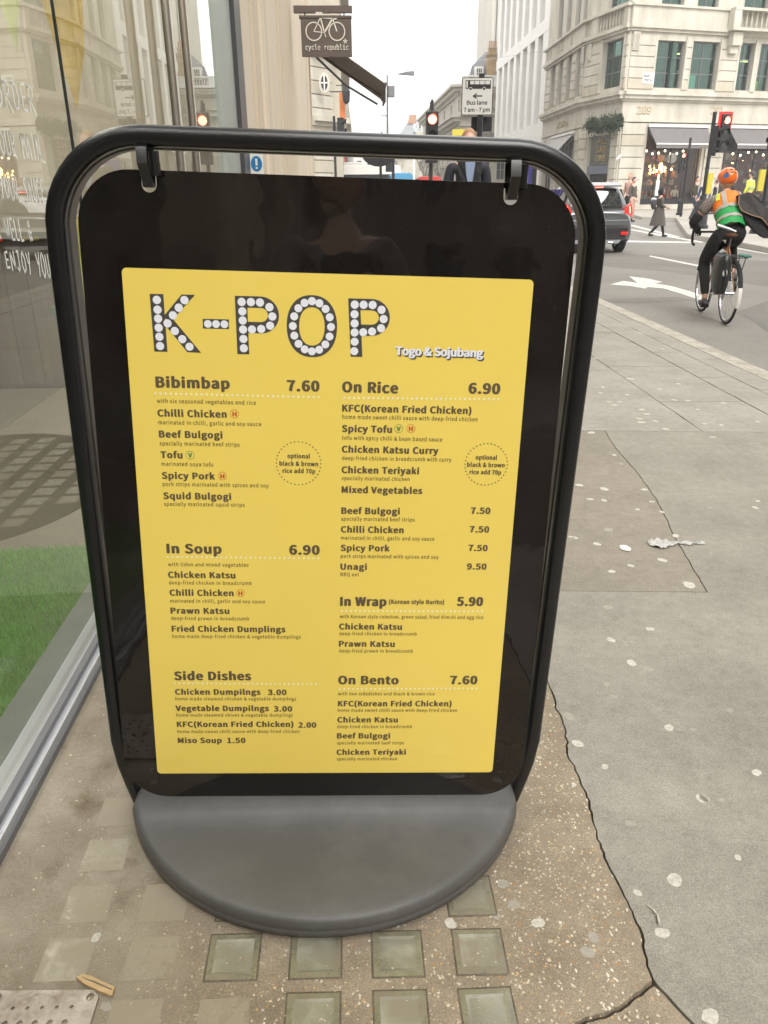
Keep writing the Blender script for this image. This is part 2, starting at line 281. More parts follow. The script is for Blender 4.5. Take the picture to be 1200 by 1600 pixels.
# ------------------------------------------------------------------ mesh helpers
def link(o,parent=None):
    C.objects.link(o)
    if parent is not None: o.parent=parent
    return o
def origin(parent):
    p=V((0,0,0))
    while parent is not None: p=p+parent.location; parent=parent.parent
    return p
class MB:
    def __init__(s): s.v=[]; s.f=[]; s.sm=False
    def add(s,vs,fs):
        b=len(s.v); s.v+= [tuple(v) for v in vs]; s.f+= [tuple(i+b for i in f) for f in fs]; return s
    def box(s,x0,x1,y0,y1,z0,z1,T=None):
        vs=[(x,y,z) for z in (z0,z1) for y in (y0,y1) for x in (x0,x1)]
        if T: vs=[T(*v) for v in vs]
        return s.add(vs,[(0,2,3,1),(4,5,7,6),(0,1,5,4),(2,6,7,3),(0,4,6,2),(1,3,7,5)])
    def prism(s,pts,d0,d1,T):        # polygon (a,b) extruded along third coordinate, T(a,b,d)
        n=len(pts); vs=[T(a,b,d0) for a,b in pts]+[T(a,b,d1) for a,b in pts]
        return s.add(vs,[tuple(range(n))[::-1],tuple(range(n,2*n))]+[(i,(i+1)%n,n+(i+1)%n,n+i) for i in range(n)])
    def tube(s,pts,r,n=10,cap=True,rs=None):
        pts=[V(p) for p in pts]; rings=[]; up=None
        for i,p in enumerate(pts):
            d=(pts[min(i+1,len(pts)-1)]-pts[max(i-1,0)]).normalized()
            if up is None:
                up=V((0,0,1)) if abs(d.z)<.9 else V((1,0,0))
            a=d.cross(up)
            if a.length<1e-4: a=d.cross(V((0,1,0)))
            a.normalize(); b=a.cross(d).normalized(); up=b
            rr=rs[i] if rs else r
            rings.append([p+a*math.cos(t)*rr+b*math.sin(t)*rr for t in [2*PI*k/n for k in range(n)]])
        vs=[v for r_ in rings for v in r_]; fs=[]
        for i in range(len(pts)-1):
            for k in range(n): fs.append((i*n+k,i*n+(k+1)%n,(i+1)*n+(k+1)%n,(i+1)*n+k))
        if cap: fs.append(tuple(range(n))[::-1]); fs.append(tuple((len(pts)-1)*n+k for k in range(n)))
        return s.add(vs,fs)
    def lathe(s,prof,c,n=20,T=None):  # profile (r,z) round the vertical axis through c
        vs=[];fs=[]
        for r,z in prof:
            for k in range(n):
                t=2*PI*k/n; p=V((r*math.cos(t),r*math.sin(t),z)); p=T(p) if T else p; vs.append(V(c)+p)
        for i in range(len(prof)-1):
            for k in range(n): fs.append((i*n+k,i*n+(k+1)%n,(i+1)*n+(k+1)%n,(i+1)*n+k))
        fs.append(tuple(range(n))[::-1]); fs.append(tuple((len(prof)-1)*n+k for k in range(n)))
        return s.add(vs,fs)
    def ball(s,c,rx,ry=None,rz=None,n=12,m_=8,f=None):
        ry=ry or rx; rz=rz or rx; vs=[];fs=[]
        for i in range(m_+1):
            ph=-PI/2+PI*i/m_
            for k in range(n):
                t=2*PI*k/n; p=V((rx*math.cos(ph)*math.cos(t),ry*math.cos(ph)*math.sin(t),rz*math.sin(ph)))
                if f: p=f(p)
                vs.append(V(c)+p)
        for i in range(m_):
            for k in range(n): fs.append((i*n+k,i*n+(k+1)%n,(i+1)*n+(k+1)%n,(i+1)*n+k))
        return s.add(vs,fs)
    def build(s,name,mt,parent=None,smooth=False,local=False,bevel=0,ang=35):
        off=V((0,0,0)) if local or parent is None else origin(parent)
        me=bpy.data.meshes.new(name)
        me.from_pydata([(v[0]-off.x,v[1]-off.y,v[2]-off.z) for v in s.v],[],s.f); me.validate(); 
        bm=bmesh.new(); bm.from_mesh(me); bmesh.ops.remove_doubles(bm,verts=bm.verts,dist=1e-6); bmesh.ops.recalc_face_normals(bm,faces=bm.faces)
        if bevel: bmesh.ops.bevel(bm,geom=[e for e in bm.edges if e.is_manifold and e.calc_face_angle(0)>R(25)],offset=bevel,segments=2,affect='EDGES',profile=.6)
        bm.to_mesh(me); bm.free()
        if smooth:
            me.shade_smooth() if hasattr(me,'shade_smooth') else None
            try: me.set_sharp_from_angle(angle=R(ang))
            except Exception: pass
        me.materials.append(mt)
        return link(bpy.data.objects.new(name,me),parent)
def tag(o,label=None,cat=None,group=None,kind=None):
    if label: o['label']=label
    if cat: o['category']=cat
    if group: o['group']=group
    if kind: o['kind']=kind
    return o
def thing(name,label,cat,loc=(0,0,0),rz=0,group=None):
    o=bpy.data.objects.new(name,None); o.empty_display_size=.1; C.objects.link(o); o.location=loc; o.rotation_euler=(0,0,rz)
    return tag(o,label,cat,group)
def dup(root,loc,rz=None,label=None,group=None):
    r=root.copy(); C.objects.link(r); r.location=loc
    if rz is not None: r.rotation_euler=(0,0,rz)
    if label: r['label']=label
    if group: r['group']=group
    for ch in list(root.children):
        c=ch.copy(); C.objects.link(c); c.parent=r
        for g in list(ch.children):
            d=g.copy(); C.objects.link(d); d.parent=c
    return r
def struct(o): o['kind']='structure'; return o
# fonts that ship with Blender itself
import os
def font(fn):
    try: return bpy.data.fonts.load(os.path.join(bpy.utils.system_resource('DATAFILES'),'fonts',fn))
    except Exception: return None
F_S=font('Noto Sans CJK Regular.woff2'); F_M=font('DejaVuSansMono.woff2'); F_I=font('Inter.woff2')
TXT=[]
def text(name,body,mt,parent,org,xd,yd,cap,width=None,off=0.0,bold=0.0,fnt=None,align='L',ext=0.0,lift=0.0,spacing=1.0):
    cu=bpy.data.curves.new(name,'FONT'); cu.body=body
    if fnt or F_S: cu.font=fnt or F_S
    cu.size=1; cu.offset=off; cu.resolution_u=3; cu.space_character=spacing
    o=bpy.data.objects.new('tmp_'+name,cu); C.objects.link(o)
    TXT.append((o,name,mt,parent,V(org),V(xd),V(yd),cap,width,align,ext,lift,bold))
CAPH_EM={}
def cap_em(f):
    k=f.name if f else ''
    if k not in CAPH_EM:
        cu=bpy.data.curves.new('h','FONT'); cu.body='H'
        if f: cu.font=f
        o=bpy.data.objects.new('h',cu); C.objects.link(o); bpy.context.view_layer.update()
        me=bpy.data.meshes.new_from_object(o.evaluated_get(bpy.context.evaluated_depsgraph_get())); CAPH_EM[k]=max(v.co.y for v in me.vertices)
        bpy.data.objects.remove(o)
    return CAPH_EM[k]
def flush_text():
    if not TXT: return
    for q in TXT: cap_em(q[0].data.font)
    bpy.context.view_layer.update(); dg=bpy.context.evaluated_depsgraph_get(); done=[]
    for (o,name,mt,parent,org,xd,yd,cap,width,align,ext,lift,bold) in TXT:
        me=bpy.data.meshes.new_from_object(o.evaluated_get(dg)); done.append(me)
    for (o,name,mt,parent,org,xd,yd,cap,width,align,ext,lift,bold),me in zip(TXT,done):
        cu=o.data; ce=cap_em(cu.font); bpy.data.objects.remove(o); bpy.data.curves.remove(cu)
        n=len(me.vertices); co=np.empty(n*3); me.vertices.foreach_get('co',co); co=co.reshape(-1,3)
        if n==0: continue
        s=cap/ce; x0=co[:,0].min(); x1=co[:,0].max(); sx=s if width is None else width/(x1-x0)
        X=(co[:,0]-x0)*sx; Y=co[:,1]*s
        if align=='C': X-= (x1-x0)*sx/2
        if align=='R': X-= (x1-x0)*sx
        nn=xd.cross(yd).normalized(); pr=origin(parent); base=org-pr+nn*lift
        out=np.array(base)[None]+X[:,None]*np.array(xd)[None]+Y[:,None]*np.array(yd)[None]
        if ext:                                            # solid letters
            bm=bmesh.new(); bm.from_mesh(me)
            for i,v in enumerate(bm.verts): v.co=out[i]
            r=bmesh.ops.extrude_face_region(bm,geom=bm.faces[:])
            bmesh.ops.translate(bm,verts=[g for g in r['geom'] if isinstance(g,bmesh.types.BMVert)],vec=nn*ext)
            bmesh.ops.recalc_face_normals(bm,faces=bm.faces); bm.to_mesh(me); bm.free()
        elif bold:                                         # heavier print: the glyphs laid down five times, a hair apart
            d=bold*s; xd_=np.array(xd); yd_=np.array(yd); nz=np.array(nn); polys=[list(p.vertices) for p in me.polygons]; V_=[];F_=[]
            for j,(a,b) in enumerate(((0,0),(d,0),(-d,0),(d*.55,d*.45),(-d*.55,-d*.45),(-d*.55,d*.45),(d*.55,-d*.45))):
                V_.append(out+xd_*a+yd_*b+nz*(.00004*j)); F_+=[[i+j*n for i in p] for p in polys]
            bpy.data.meshes.remove(me); me=bpy.data.meshes.new(name); me.from_pydata(np.concatenate(V_).tolist(),[],F_)
        else: me.vertices.foreach_set('co',out.astype(np.float32).ravel())
        me.materials.clear(); me.materials.append(mt); me.name=name; me.update()
        link(bpy.data.objects.new(name,me),parent)
    TXT.clear()
def sheet(name,pts,z,mt,parent=None):
    me=bpy.data.meshes.new(name); me.from_pydata([(p[0],p[1],z(p[0]) if callable(z) else z) for p in pts],[],[tuple(range(len(pts)))]); me.materials.append(mt); me.update()
    bm=bmesh.new(); bm.from_mesh(me)
    for f in bm.faces:
        if f.normal.z<0: f.normal_flip()
    bm.to_mesh(me); bm.free()
    return link(bpy.data.objects.new(name,me),parent)
def rough_line(a,b,amp,seg,rg):
    a=V((a[0],a[1])); b=V((b[0],b[1])); d=b-a; n=max(1,int(d.length/seg)); p=V((-d.y,d.x)).normalized(); out=[]; w_=0
    for i in range(n):
        t=i/n; w_=w_*.6+rg.uniform(-amp,amp); k=0 if i==0 else w_*math.sin(PI*t)**.3
        out.append(tuple(a+d*t+p*k))
    return out
def slab(name,poly,dz,th,mt,parent,amp=.0,seg=.03,zf=gz,rg=rnd,bevel=.0015):
    pts=[]
    for i in range(len(poly)):
        a,b=poly[i],poly[(i+1)%len(poly)]
        pts+= rough_line(a,b,amp,seg,rg) if amp else [tuple(a)]
    n=len(pts); vs=[(x,y,zf(x)+dz-th) for x,y in pts]+[(x,y,zf(x)+dz) for x,y in pts]
    mb=MB().add(vs,[tuple(range(n,2*n))]+[(i,(i+1)%n,n+(i+1)%n,n+i) for i in range(n)])
    return mb.build(name,mt,parent)

# ================================================================== SETTING: ground
KX0,KX1=3.215,3.405
struct(sheet('road',[(-110,-55),(170,-55),(170,430),(-110,430)],ROAD,M['road']))
pav=struct(slab('pavement',[(-.80,-6),(KX0-.004,-6),(KX0-.004,24),(-.80,24)],-.014,.08,M['dirt'],None))
def px(*l): return [tuple(at_p(*q)[:2]) for q in l]
crack=px((855,1060),(868,1105),(885,1145),(886,1175),(905,1215),(925,1270),(945,1340),(975,1400),(1000,1450),(1020,1530),(1060,1575),(1085,1600))
crack=[(.545,2.404)]+[tuple(p) for p in crack]+[(.55,.6),(.56,-1)]
rg=random.Random(3)
def fr(line,amp=.0035,seg=.012):
    o=[]
    for a,b in zip(line[:-1],line[1:]): o+= rough_line(a,b,amp,seg,rg)
    return o+[line[-1]]
ck=fr(crack)
g1=[(x-.0014-.0022*abs(math.sin(y*17)),y) for x,y in ck]; g2=[(x+.0010+.0014*abs(math.sin(y*29)),y) for x,y in ck]
# aggregate concrete in front of the shop: main piece and the corner broken off at the foot of the picture
br=fr([(.512,.934),(.455,.900),(.385,.874),(.30,.85)],.003,.01)
i0=min(range(len(g1)),key=lambda i:abs(g1[i][1]-.934))
slab('concrete_slab',[(-.80,-1)]+[(.30,-1)]+[(x-.002,y+.004) for x,y in br[::-1]]+g1[:i0][::-1]+[(-.80,2.404)],0,.02,M['agg'],pav)
slab('concrete_slab',g1[i0:][::-1]+[(x,y-.005) for x,y in br][::1]+[(.304,-1)] if False else [(.304,-1),(.55,-1)]+g1[i0+1:][::-1]+[(x,y-.004) for x,y in br],-.003,.02,M['agg'],pav)
slab('concrete_slab',[(-.80,2.41),(.52,2.41),(.52,9),(-.80,9)],0,.02,M['pale'],pav)
slab('concrete_slab',[(-.80,9.006),(.52,9.006),(.52,24),(-.80,24)],0,.02,M['pale'],pav)
# brown patch and the grey asphalt round it
pr_=[(1.245,2.396),(1.266,2.557),(1.301,2.785),(1.345,3.013),(1.393,3.275),(1.435,3.674),(1.457,4.104),(1.496,4.404)]
prf=fr(pr_,.003,.03)
slab('asphalt_patch',[(.527,2.408)]+[(x-.002,y) for x,y in prf]+[(.527,4.404)],-.001,.02,M['patch'],pav)
slab('asphalt_slab',[g for g in g2[::-1]]+[(1.249,2.390)]+[(x+.002,y) for x,y in prf]+[(3.208,4.404),(3.208,-1)],0,.02,M['tar'],pav)
# york stone slabs beyond
cols=[[.527,2.095],[2.101,2.700],[2.708,2.985],[2.992,3.209]]
cuts=[[4.41,6.02,7.35,8.6,10.1,11.9,14.5,24],[4.41,5.12,6.27,7.0,7.9,8.9,10.2,12.2,14.5,24],[4.41,5.3,5.9,6.9,8.1,9.4,11,12.7,14.5,24],[4.41,5.5,6.6,7.7,8.8,9.9,11,12.7,14.5,24]]
for (a,b),cu in zip(cols,cuts):
    for y0,y1 in zip(cu[:-1],cu[1:]):
        j=rg.uniform(-.01,.01); sk=.10 if a<2.09 else .04
        o=slab('paving_slab',[(a,y0+.004),(b,y0+.004+sk*(y0>4.5)),(b+j*0,y1-.004+sk*(y1<14)),(a,y1-.004)],rg.uniform(-.003,.0015),.018,M['slab'],pav,amp=.0022,seg=.05,rg=rg)
ky=-2.0
for i in range(29):
    l=rg.choice([.8,.9,1.0,.92]); 
    MB().add([(x,y,gz(x)+dz) for x,dz in ((KX0,-.2),(KX0,.0),(KX1-.012,.0),(KX1,-.012),(KX1,-.2)) for y in (ky+.003,ky+l-.003)],[(0,1,3,2),(2,3,5,4),(4,5,7,6),(6,7,9,8),(0,2,4,6,8),(1,3,5,7,9)]).build('kerb_stone',M['kerb'],pav)
    ky+=l
# pavement lights: square glass blocks set in the concrete
def block_mesh(sz,core=True,mt=None):
    mb=MB(); h=sz/2
    if not core:
        me=bpy.data.meshes.new('glass_block'); vs=[(sx*h,sy*h,z) for z in (-.008,.0009) for sx,sy in ((-1,-1),(1,-.94),(.95,1),(-1,.97))]
        me.from_pydata(vs,[],[(4,5,6,7)]+[(i,(i+1)%4,4+(i+1)%4,4+i) for i in range(4)]); me.materials.append(mt); me.update(); return me
    vs=[(sx*(h+.0035),sy*(h+.0035),.0004) for sx,sy in ((-1,-1),(1,-1),(1,1),(-1,1))]+[(sx*h,sy*h,.0012) for sx,sy in ((-1,-1),(1,-1),(1,1),(-1,1))]
    k=h*.78; vs+=[(sx*k,sy*k,.0016) for sx,sy in ((-1,-1),(1,-1),(1,1),(-1,1))]; k=h*.66; vs+=[(sx*k,sy*k,.0004) for sx,sy in ((-1,-1),(1,-1),(1,1),(-1,1))]
    fs=[]
    for a in (0,4,8): fs+=[(a+i,a+(i+1)%4,a+4+(i+1)%4,a+4+i) for i in range(4)]
    fs.append((12,13,14,15)); me=bpy.data.meshes.new('glass_block'); me.from_pydata(vs,[],fs); me.materials.append(mt or M['block']); me.materials.append(M['block_c']); me.materials.append(M['dirt'])
    for p_ in me.polygons[0:4]: p_.material_index=2
    if core: me.polygons[-1].material_index=1; 
    for p_ in me.polygons[8:12]:
        if core: p_.material_index=1
    me.update(); return me
bm_v=block_mesh(.090); bm_f=block_mesh(.088,False,M['block_f'])
for j in range(-4,10):
    for i in range(6):
        x=-.543+.150*i+rg.uniform(-.002,.002); y=.884+.121*j+rg.uniform(-.002,.002)
        if (j==-4 and i<2): continue
        faded = i<1 or i==1 or (i<3 and j<0) or (i==2 and j==0)
        if j==0 and i<3 and i>0: faded=True
        o=bpy.data.objects.new('glass_block',bm_f if faded else bm_v); link(o,pav); o.location=(x,y,gz(x)+(-.0004 if faded else 0)); o.rotation_euler=(0,math.atan(-XF),rg.uniform(-.02,.02))
# darker pavement-light panel further along (seen mirrored in the shop window)
def lens(t): return (.25+.68*math.cos(t),3.62+ .82*math.sin(t)+.12*math.cos(t))
struct_p=slab('pavement_light_panel',[lens(2*PI*k/40) for k in range(40)],.004,.01,M['panelgr'],pav)
for i in range(9):
    for j in range(13):
        x=-.30+.15*i; y=2.95+.122*j
        if ((x-.25)/.60)**2+((y-3.62-.1*(x-.25))/.74)**2<1:
            o=bpy.data.objects.new('glass_block',bm_v); link(o,pav); o.location=(x,y,gz(x)+.0045); o.rotation_euler=(0,math.atan(-XF),0)
# chewing gum trodden into the paving
def gum(x,y,r,mt,asp=1):
    n=11; ph=rg.uniform(0,6); pts=[]
    for k in range(n):
        t=2*PI*k/n; q=r*(1+.16*math.sin(2*t+ph)+rg.uniform(-.12,.12)); pts.append((x+q*math.cos(t)*asp,y+q*math.sin(t)))
    slab('gum_spot',pts,.0006,.002,mt,pav)
GUM=[(1153,1340,6,0),(1101,1247,9,1),(1054,1375,13,0),(996,1395,7,0),(1035,1458,11,0),(1110,1588,14,0),(945,1198,6,0),(903,1162,9,0),(890,1120,10,1),(897,1226,3,0),(1045,1137,8,0),(1182,1207,8,0),(1096,1248,9,0),(1128,1250,5,1),(985,1287,8,1),(987,1036,8,0),(1016,983,6,0),(955,1000,7,0),(950,949,8,1),(1013,1046,8,1),(1077,914,11,0),(1035,875,7,0),(976,857,8,0),(1056,837,6,0),(933,850,6,0),(951,828,8,1),(898,840,5,0),(986,884,5,0),(956,893,6,0),(944,764,7,0),(922,780,5,0),(944,782,5,0),(996,796,4,0),(1034,800,4,0),(1007,765,5,0),(1019,784,4,0),(1184,783,4,0),(1180,793,5,0),(960,711,4,0),(970,725,5,1),(893,839,5,0),(905,758,6,0),(1040,670,5,0),(924,676,6,0),(1003,660,6,0),(1010,647,5,0),(999,654,5,0),(1090,640,4,0),(1114,683,4,0),(1127,664,4,0),(1101,662,4,0),(1184,659,4,0),(960,633,4,0),(952,628,4,0),(968,628,4,0),(1031,608,4,0),(1060,600,4,0),(1075,626,4,0),(942,605,4,0),(938,614,4,0),(980,617,4,0),(1059,592,3,0),(1054,625,4,0),(1130,630,4,0),(985,592,6,0),(1024,658,4,0),
 (786,1381,9,1),(803,1413,9,1),(774,1430,8,1),(704,1443,10,0),(841,1442,10,0),(927,1465,10,1),(918,1488,11,1),(150,1465,8,0),(166,1573,9,1),(752,1553,9,1),(1003,640,5,0),(930,560,3,0),(1000,520,3,0),(1035,545,3,0),(948,1070,6,1),(1060,1140,4,1),(1140,1110,6,1),(960,1090,5,1)]
for x,y,r,d in GUM:
    p=at_p(x,y); q=at_p(x+r,y); gum(p.x,p.y,max(.006,(q-p).length*.95),M['gum_d'] if d else M['gum'],1)
for k in range(60):
    x=rg.uniform(.55,3.1); y=rg.uniform(1.2,8); gum(x,y,rg.uniform(.004,.010),M['gum_d'])
# pale chips of aggregate and grit lying proud of the concrete: nobody could count them
mb=MB()
for k in range(7500):
    x=rg.uniform(-.74,.50); y=rg.uniform(.62,2.3)
    if rg.random()>.25+.75*max(0,min(1,(x+.35)/.5)): continue
    if ((x+.08)/.46)**2+((y-1.39)/.4)**2<1: continue
    rx=rg.uniform(.0009,.0034)*(1 if rg.random()<.9 else 1.5); t=rg.uniform(0,PI); e=rg.uniform(.4,.8); z=gz(x)
    vs=[(x+rx*math.cos(t+a)*(1 if i%2==0 else 1),y+rx*e*math.sin(a)*math.cos(t)+rx*math.cos(a)*math.sin(t),z-.0003) for i,a in enumerate([0,1.05,2.1,3.14,4.2,5.24])]
    vs.append((x,y,z+.0009+rx*.12)); mb.add(vs,[(i,(i+1)%6,6) for i in range(6)])
o=mb.build('aggregate_chips',mat('flint_chips',(.60,.53,.40),.6,c2=(.46,.37,.24),scale=110,detail=2),pav); o['kind']='stuff'

# road markings
def rsheet(name,pxs,mt,parent=None,z=ROAD+.004):
    pts=[tuple(at_z(a,b,ROAD)[:2]) for a,b in pxs]; return sheet(name,pts,z,mt,parent)
road=bpy.data.objects['road']
for p_ in ([(890,395),(1010,398),(1200,408),(1200,448),(1040,424),(893,412)],[(1150,488),(1200,470),(1200,520),(1175,500)]): rsheet('road_patch',p_,M['road_p'],road,ROAD+.002)
rsheet('road_patch',[(890,468),(1060,464),(1090,470),(1000,474),(890,472)],M['road_p'],road,ROAD+.002)
rsheet('stop_line',[(975,376),(1085,378),(1085,380.2),(975,378.6)],M['paint'],road)
rsheet('lane_line',[(1016,399.5),(1100,416),(1098,418.2),(1014,401)],M['paint'],road)
rsheet('lane_line',[(987,351),(1062,370),(1060,372),(985,353)],M['paint'],road)
rsheet('lane_line',[(985,358),(1030,366),(1100,378),(1096,379.5),(1022,367),(983,359)],M['paint'],road)
rsheet('lane_line',[(1150,387),(1200,396),(1200,398),(1150,388.5)],M['paint'],road)
rsheet('arrow_marking',[(953,445),(978,440),(1005,444.5),(1000,446.2),(1030,447.5),(1060,456),(1085,464),(1095,468),(1112,467),(1098,461),(1078,454),(1050,445),(1024,443.5),(1036,441),(1010,438.5),(983,432),(993,437.5),(1000,441),(988,441.5),(975,438.8)][::-1] if False else
 [(953,445),(974,439.2),(996,442.6),(983,432),(1012,435.5),(1036,441),(1022,443),(1048,447),(1080,456),(1112,467.5),(1094,469.5),(1066,460),(1036,451),(1012,449),(1008,451.5),(985,447.5)],M['paint'],road)
# far footways
def footway(name,pts): return struct(slab(name,pts,FAR,.13,M['footway'],None,zf=lambda x:0))
isl=[tuple(at_z(a,b,FAR)[:2]) for a,b in ((1400,430),(1200,387),(1155,378),(1075,366),(1056,340),(1003,339))]
footway('far_footway',isl+[(16.2,48.5),(13.9,56.3),(14.2,69),(14.2,200),(60,200),(60,10)])
footway('left_footway',[(-30,43),(-2.4,43),(-1.4,46),(-1.4,190),(-30,190)])

# ================================================================== SWING SIGN (the subject)
sg=thing('pavement_sign','black framed swing menu board with yellow K-POP food menu on charcoal base','menu board',(-.08,1.39,0))
SR=R(2.25)
def S(x,y,z): return V((-.08+x*math.cos(SR)+z*math.sin(SR),1.39+y,.004+z*math.cos(SR)-x*math.sin(SR)))
# frame: rounded oval tube swept round a closed-top loop
hw,ht,rc=.4505,1.383,.150
path=[]   # centre line (x,z) and outward normal
for k in range(3): path.append((-.404+.008*0,-.0+.04*k*0,None)) if False else None
pts=[(-.418,.02),(-.432,.075),(-.444,.13)]
for k in range(8): a=k/7; pts.append((-hw,.19+(ht-rc-.05-.19)*a))
for k in range(1,13): a=PI-PI/2*k/12; pts.append((-hw+rc+rc*math.cos(a),ht-.0165-rc+rc*math.sin(a)))
pts+=[(x,ht-.0165) for x in (-.15,0,.15)]
full=pts+[(-x,z) for x,z in pts[::-1] if abs(x)>.2]
NP=20; prof=[]
for k in range(NP):
    t=2*PI*k/NP; c_,s_=math.cos(t),math.sin(t); prof.append((.0168*abs(c_)**.55*(1 if c_>0 else -1),.030*abs(s_)**.55*(1 if s_>0 else -1)))
mb=MB(); vs=[]
for i,(x,z) in enumerate(full):
    a=full[max(0,i-1)]; b=full[min(len(full)-1,i+1)]; tx,tz=b[0]-a[0],b[1]-a[1]; l=math.hypot(tx,tz); nx,nz=-tz/l,tx/l
    for o_,y_ in prof: vs.append(S(x+nx*o_,y_,z+nz*o_))
fs=[(i*NP+k,i*NP+(k+1)%NP,(i+1)*NP+(k+1)%NP,(i+1)*NP+k) for i in range(len(full)-1) for k in range(NP)]
mb.add(vs,fs).build('frame',M['frame'],sg,smooth=True,ang=50)
# inner lip of the tube; brown colour stands for light on the inner face
mb=MB(); 
lp=[q for q in full if q[1]>.17]; vs=[]
for i,(x,z) in enumerate(lp):
    a=lp[max(0,i-1)]; b=lp[min(len(lp)-1,i+1)]; tx,tz=b[0]-a[0],b[1]-a[1]; l=math.hypot(tx,tz); nx,nz=-tz/l,tx/l
    for o_,y_ in ((-.0160,-.006),(-.0188,-.004),(-.0188,.028),(-.0160,.030)): vs.append(S(x+nx*o_,y_,z+nz*o_))
mb.add(vs,[(i*4+k,i*4+k+1,(i+1)*4+k+1,(i+1)*4+k) for i in range(len(lp)-1) for k in range(3)]); mb.build('frame_inner_lip',M['lip'],sg,smooth=True)
# panel plane found from the four corners of the yellow print (0.70 m x 1.00 m)
PO=V((-.38418706,1.37527994,1.1820454)); EU=V((.999176910,.000734810,-.0405581355)); EV=V((-.03934065,-.08298676,-.99577382)); PN=V((-.00409749,.9965498,-.08288955))
EV=PN.cross(EU).normalized()
if EV.z>0: EV=-EV
def PP(u,v,w_=0): return PO+EU*u+EV*v-PN*w_         # w towards the viewer
def rrect(u0,u1,v0,v1,r,n=8):
    o=[]
    for cx,cy,a0 in ((u0+r,v0+r,PI),(u1-r,v0+r,1.5*PI),(u1-r,v1-r,0),(u0+r,v1-r,.5*PI)):
        for k in range(n+1): a=a0+PI/2*k/n; o.append((cx+r*math.cos(a),cy+r*math.sin(a)))
    return o
# panel with two D shaped holes: built as bands so that the holes are real
def panel_mesh():
    cu=bpy.data.curves.new('p','CURVE'); cu.dimensions='2D'; cu.fill_mode='BOTH'; cu.extrude=.0028; cu.bevel_depth=.0006; cu.bevel_resolution=1
    loops=[rrect(-.065,.765,-.152,1.057,.088,12)]
    for hu in (.0535,.6495):
        hv=-.145; loops.append([(hu-.013,hv),(hu+.013,hv)]+[(hu+.013*math.cos(a),hv+.014+.013*math.sin(a)) for a in [PI*k/10 for k in range(11)]])
    for lp in loops:
        sp=cu.splines.new('POLY'); sp.points.add(len(lp)-1); sp.use_cyclic_u=True
        for q,(u,v) in zip(sp.points,lp): q.co=(u,-v,0,1)
    o=bpy.data.objects.new('tmp_panel',cu); C.objects.link(o); bpy.context.view_layer.update()
    me=bpy.data.meshes.new_from_object(o.evaluated_get(bpy.context.evaluated_depsgraph_get())); bpy.data.objects.remove(o)
    pr=origin(sg)
    for v in me.vertices: v.co=PP(v.co.x,-v.co.y,v.co.z-.0030)-pr
    me.materials.clear(); me.materials.append(M['panel']); return me
panel=link(bpy.data.objects.new('panel',panel_mesh()),sg)
MB().prism(rrect(0,.70,0,1.0,.008,4),.0008,.0012,PP).build('poster',M['poster'],sg)
poster=[c for c in sg.children if c.name.startswith('poster')][0]
W0=.0016
def disc(mb,u,v,r,w_=W0,n=18): mb.add([PP(u+r*math.cos(2*PI*k/n),v+r*math.sin(2*PI*k/n),w_) for k in range(n)],[tuple(range(n))])
def uvp(x,y):
    p=hit(x,y,PO,PN)-PO; return p.dot(EU),p.dot(EV)
# --- title letters: fat strokes with rows of white dots
def poly(mb,pts,w_=W0): mb.add([PP(u,v,w_) for u,v in pts],[tuple(range(len(pts)))])
def bz(l): return [uvp(*q) for q in l]
def ring(mb,out,inn):
    n=len(out)
    for i in range(n-1): poly(mb,[out[i],out[i+1],inn[i+1],inn[i]])
def letter(build,dots,r=.0070):
    mb=MB(); build(mb); mb.build('title_letter',M['ink_logo'],poster)
    mb=MB(); 
    for q in dots: disc(mb,*uvp(*q),r,W0+.0003)
    mb.build('title_dots',M['white_ink'],poster)
def kk(mb):
    poly(mb,bz([(234,459),(255.5,459.5),(262,549.5),(241.5,549)])); poly(mb,bz([(284,460),(305,460.5),(265,505),(256,494)])); poly(mb,bz([(264.8,491.5),(314.5,551),(293,550),(257,506)]))
cr=lambda a,b:(180+a*.28333,400+b*.28333)
letter(kk,[cr(*q) for q in ((231,242),(235,296),(238,345),(241,395),(245,445),(249,496),(383,243),(352,285),(320,327),(290,371),(330,413),(371,458),(411,500))])
letter(lambda mb:poly(mb,bz([(317,498),(358,499),(358,514),(317.3,513)])),[cr(*q) for q in ((512,374),(557,375),(603,376))],.0066)
def pee(x0,y0,x1,y1,xs):
    def f(mb):
        a,b=uvp(x0,y0),uvp(x0+(x1-x0)*.06,y1); w_=.0205; h=b[1]-a[1]
        poly(mb,[a,(a[0]+w_,a[1]),(b[0]+w_,b[1]),b])
        W=uvp(x1,y0+20)[0]-a[0]; cy=a[1]+h*.315; ry=h*.315; wi=.019
        o_=[(a[0]+w_-.001,a[1])]+[(a[0]+W-ry*1.02+ry*1.02*math.sin(t),cy-ry*math.cos(t)) for t in [PI*k/16 for k in range(17)]]+[(a[0]+w_-.001,cy+ry)]
        ri=ry-wi; n_=[(a[0]+w_-.001,a[1]+wi)]+[(a[0]+W-ry*1.02+(ry*1.02-wi)*math.sin(t),cy-ri*math.cos(t)) for t in [PI*k/16 for k in range(17)]]+[(a[0]+w_-.001,cy+ri)]
        ring(mb,o_,n_)
    return f
letter(pee(367,462,436,553,0),[cr(*q) for q in ((698,253),(702,305),(704,355),(706,405),(708,457),(710,508),(749,254),(799,256),(851,282),(867,333),(855,384),(806,402),(755,405))])
cr2=lambda a,b:(500+a*.3,400+b*.3)
letter(pee(544,466,609.5,557,0),[cr2(*q) for q in ((181,253),(180,303),(180,351),(180,398),(180,446),(178,495),(227,254),(274,255),(320,280),(331,328),(318,376),(271,393),(225,397))])
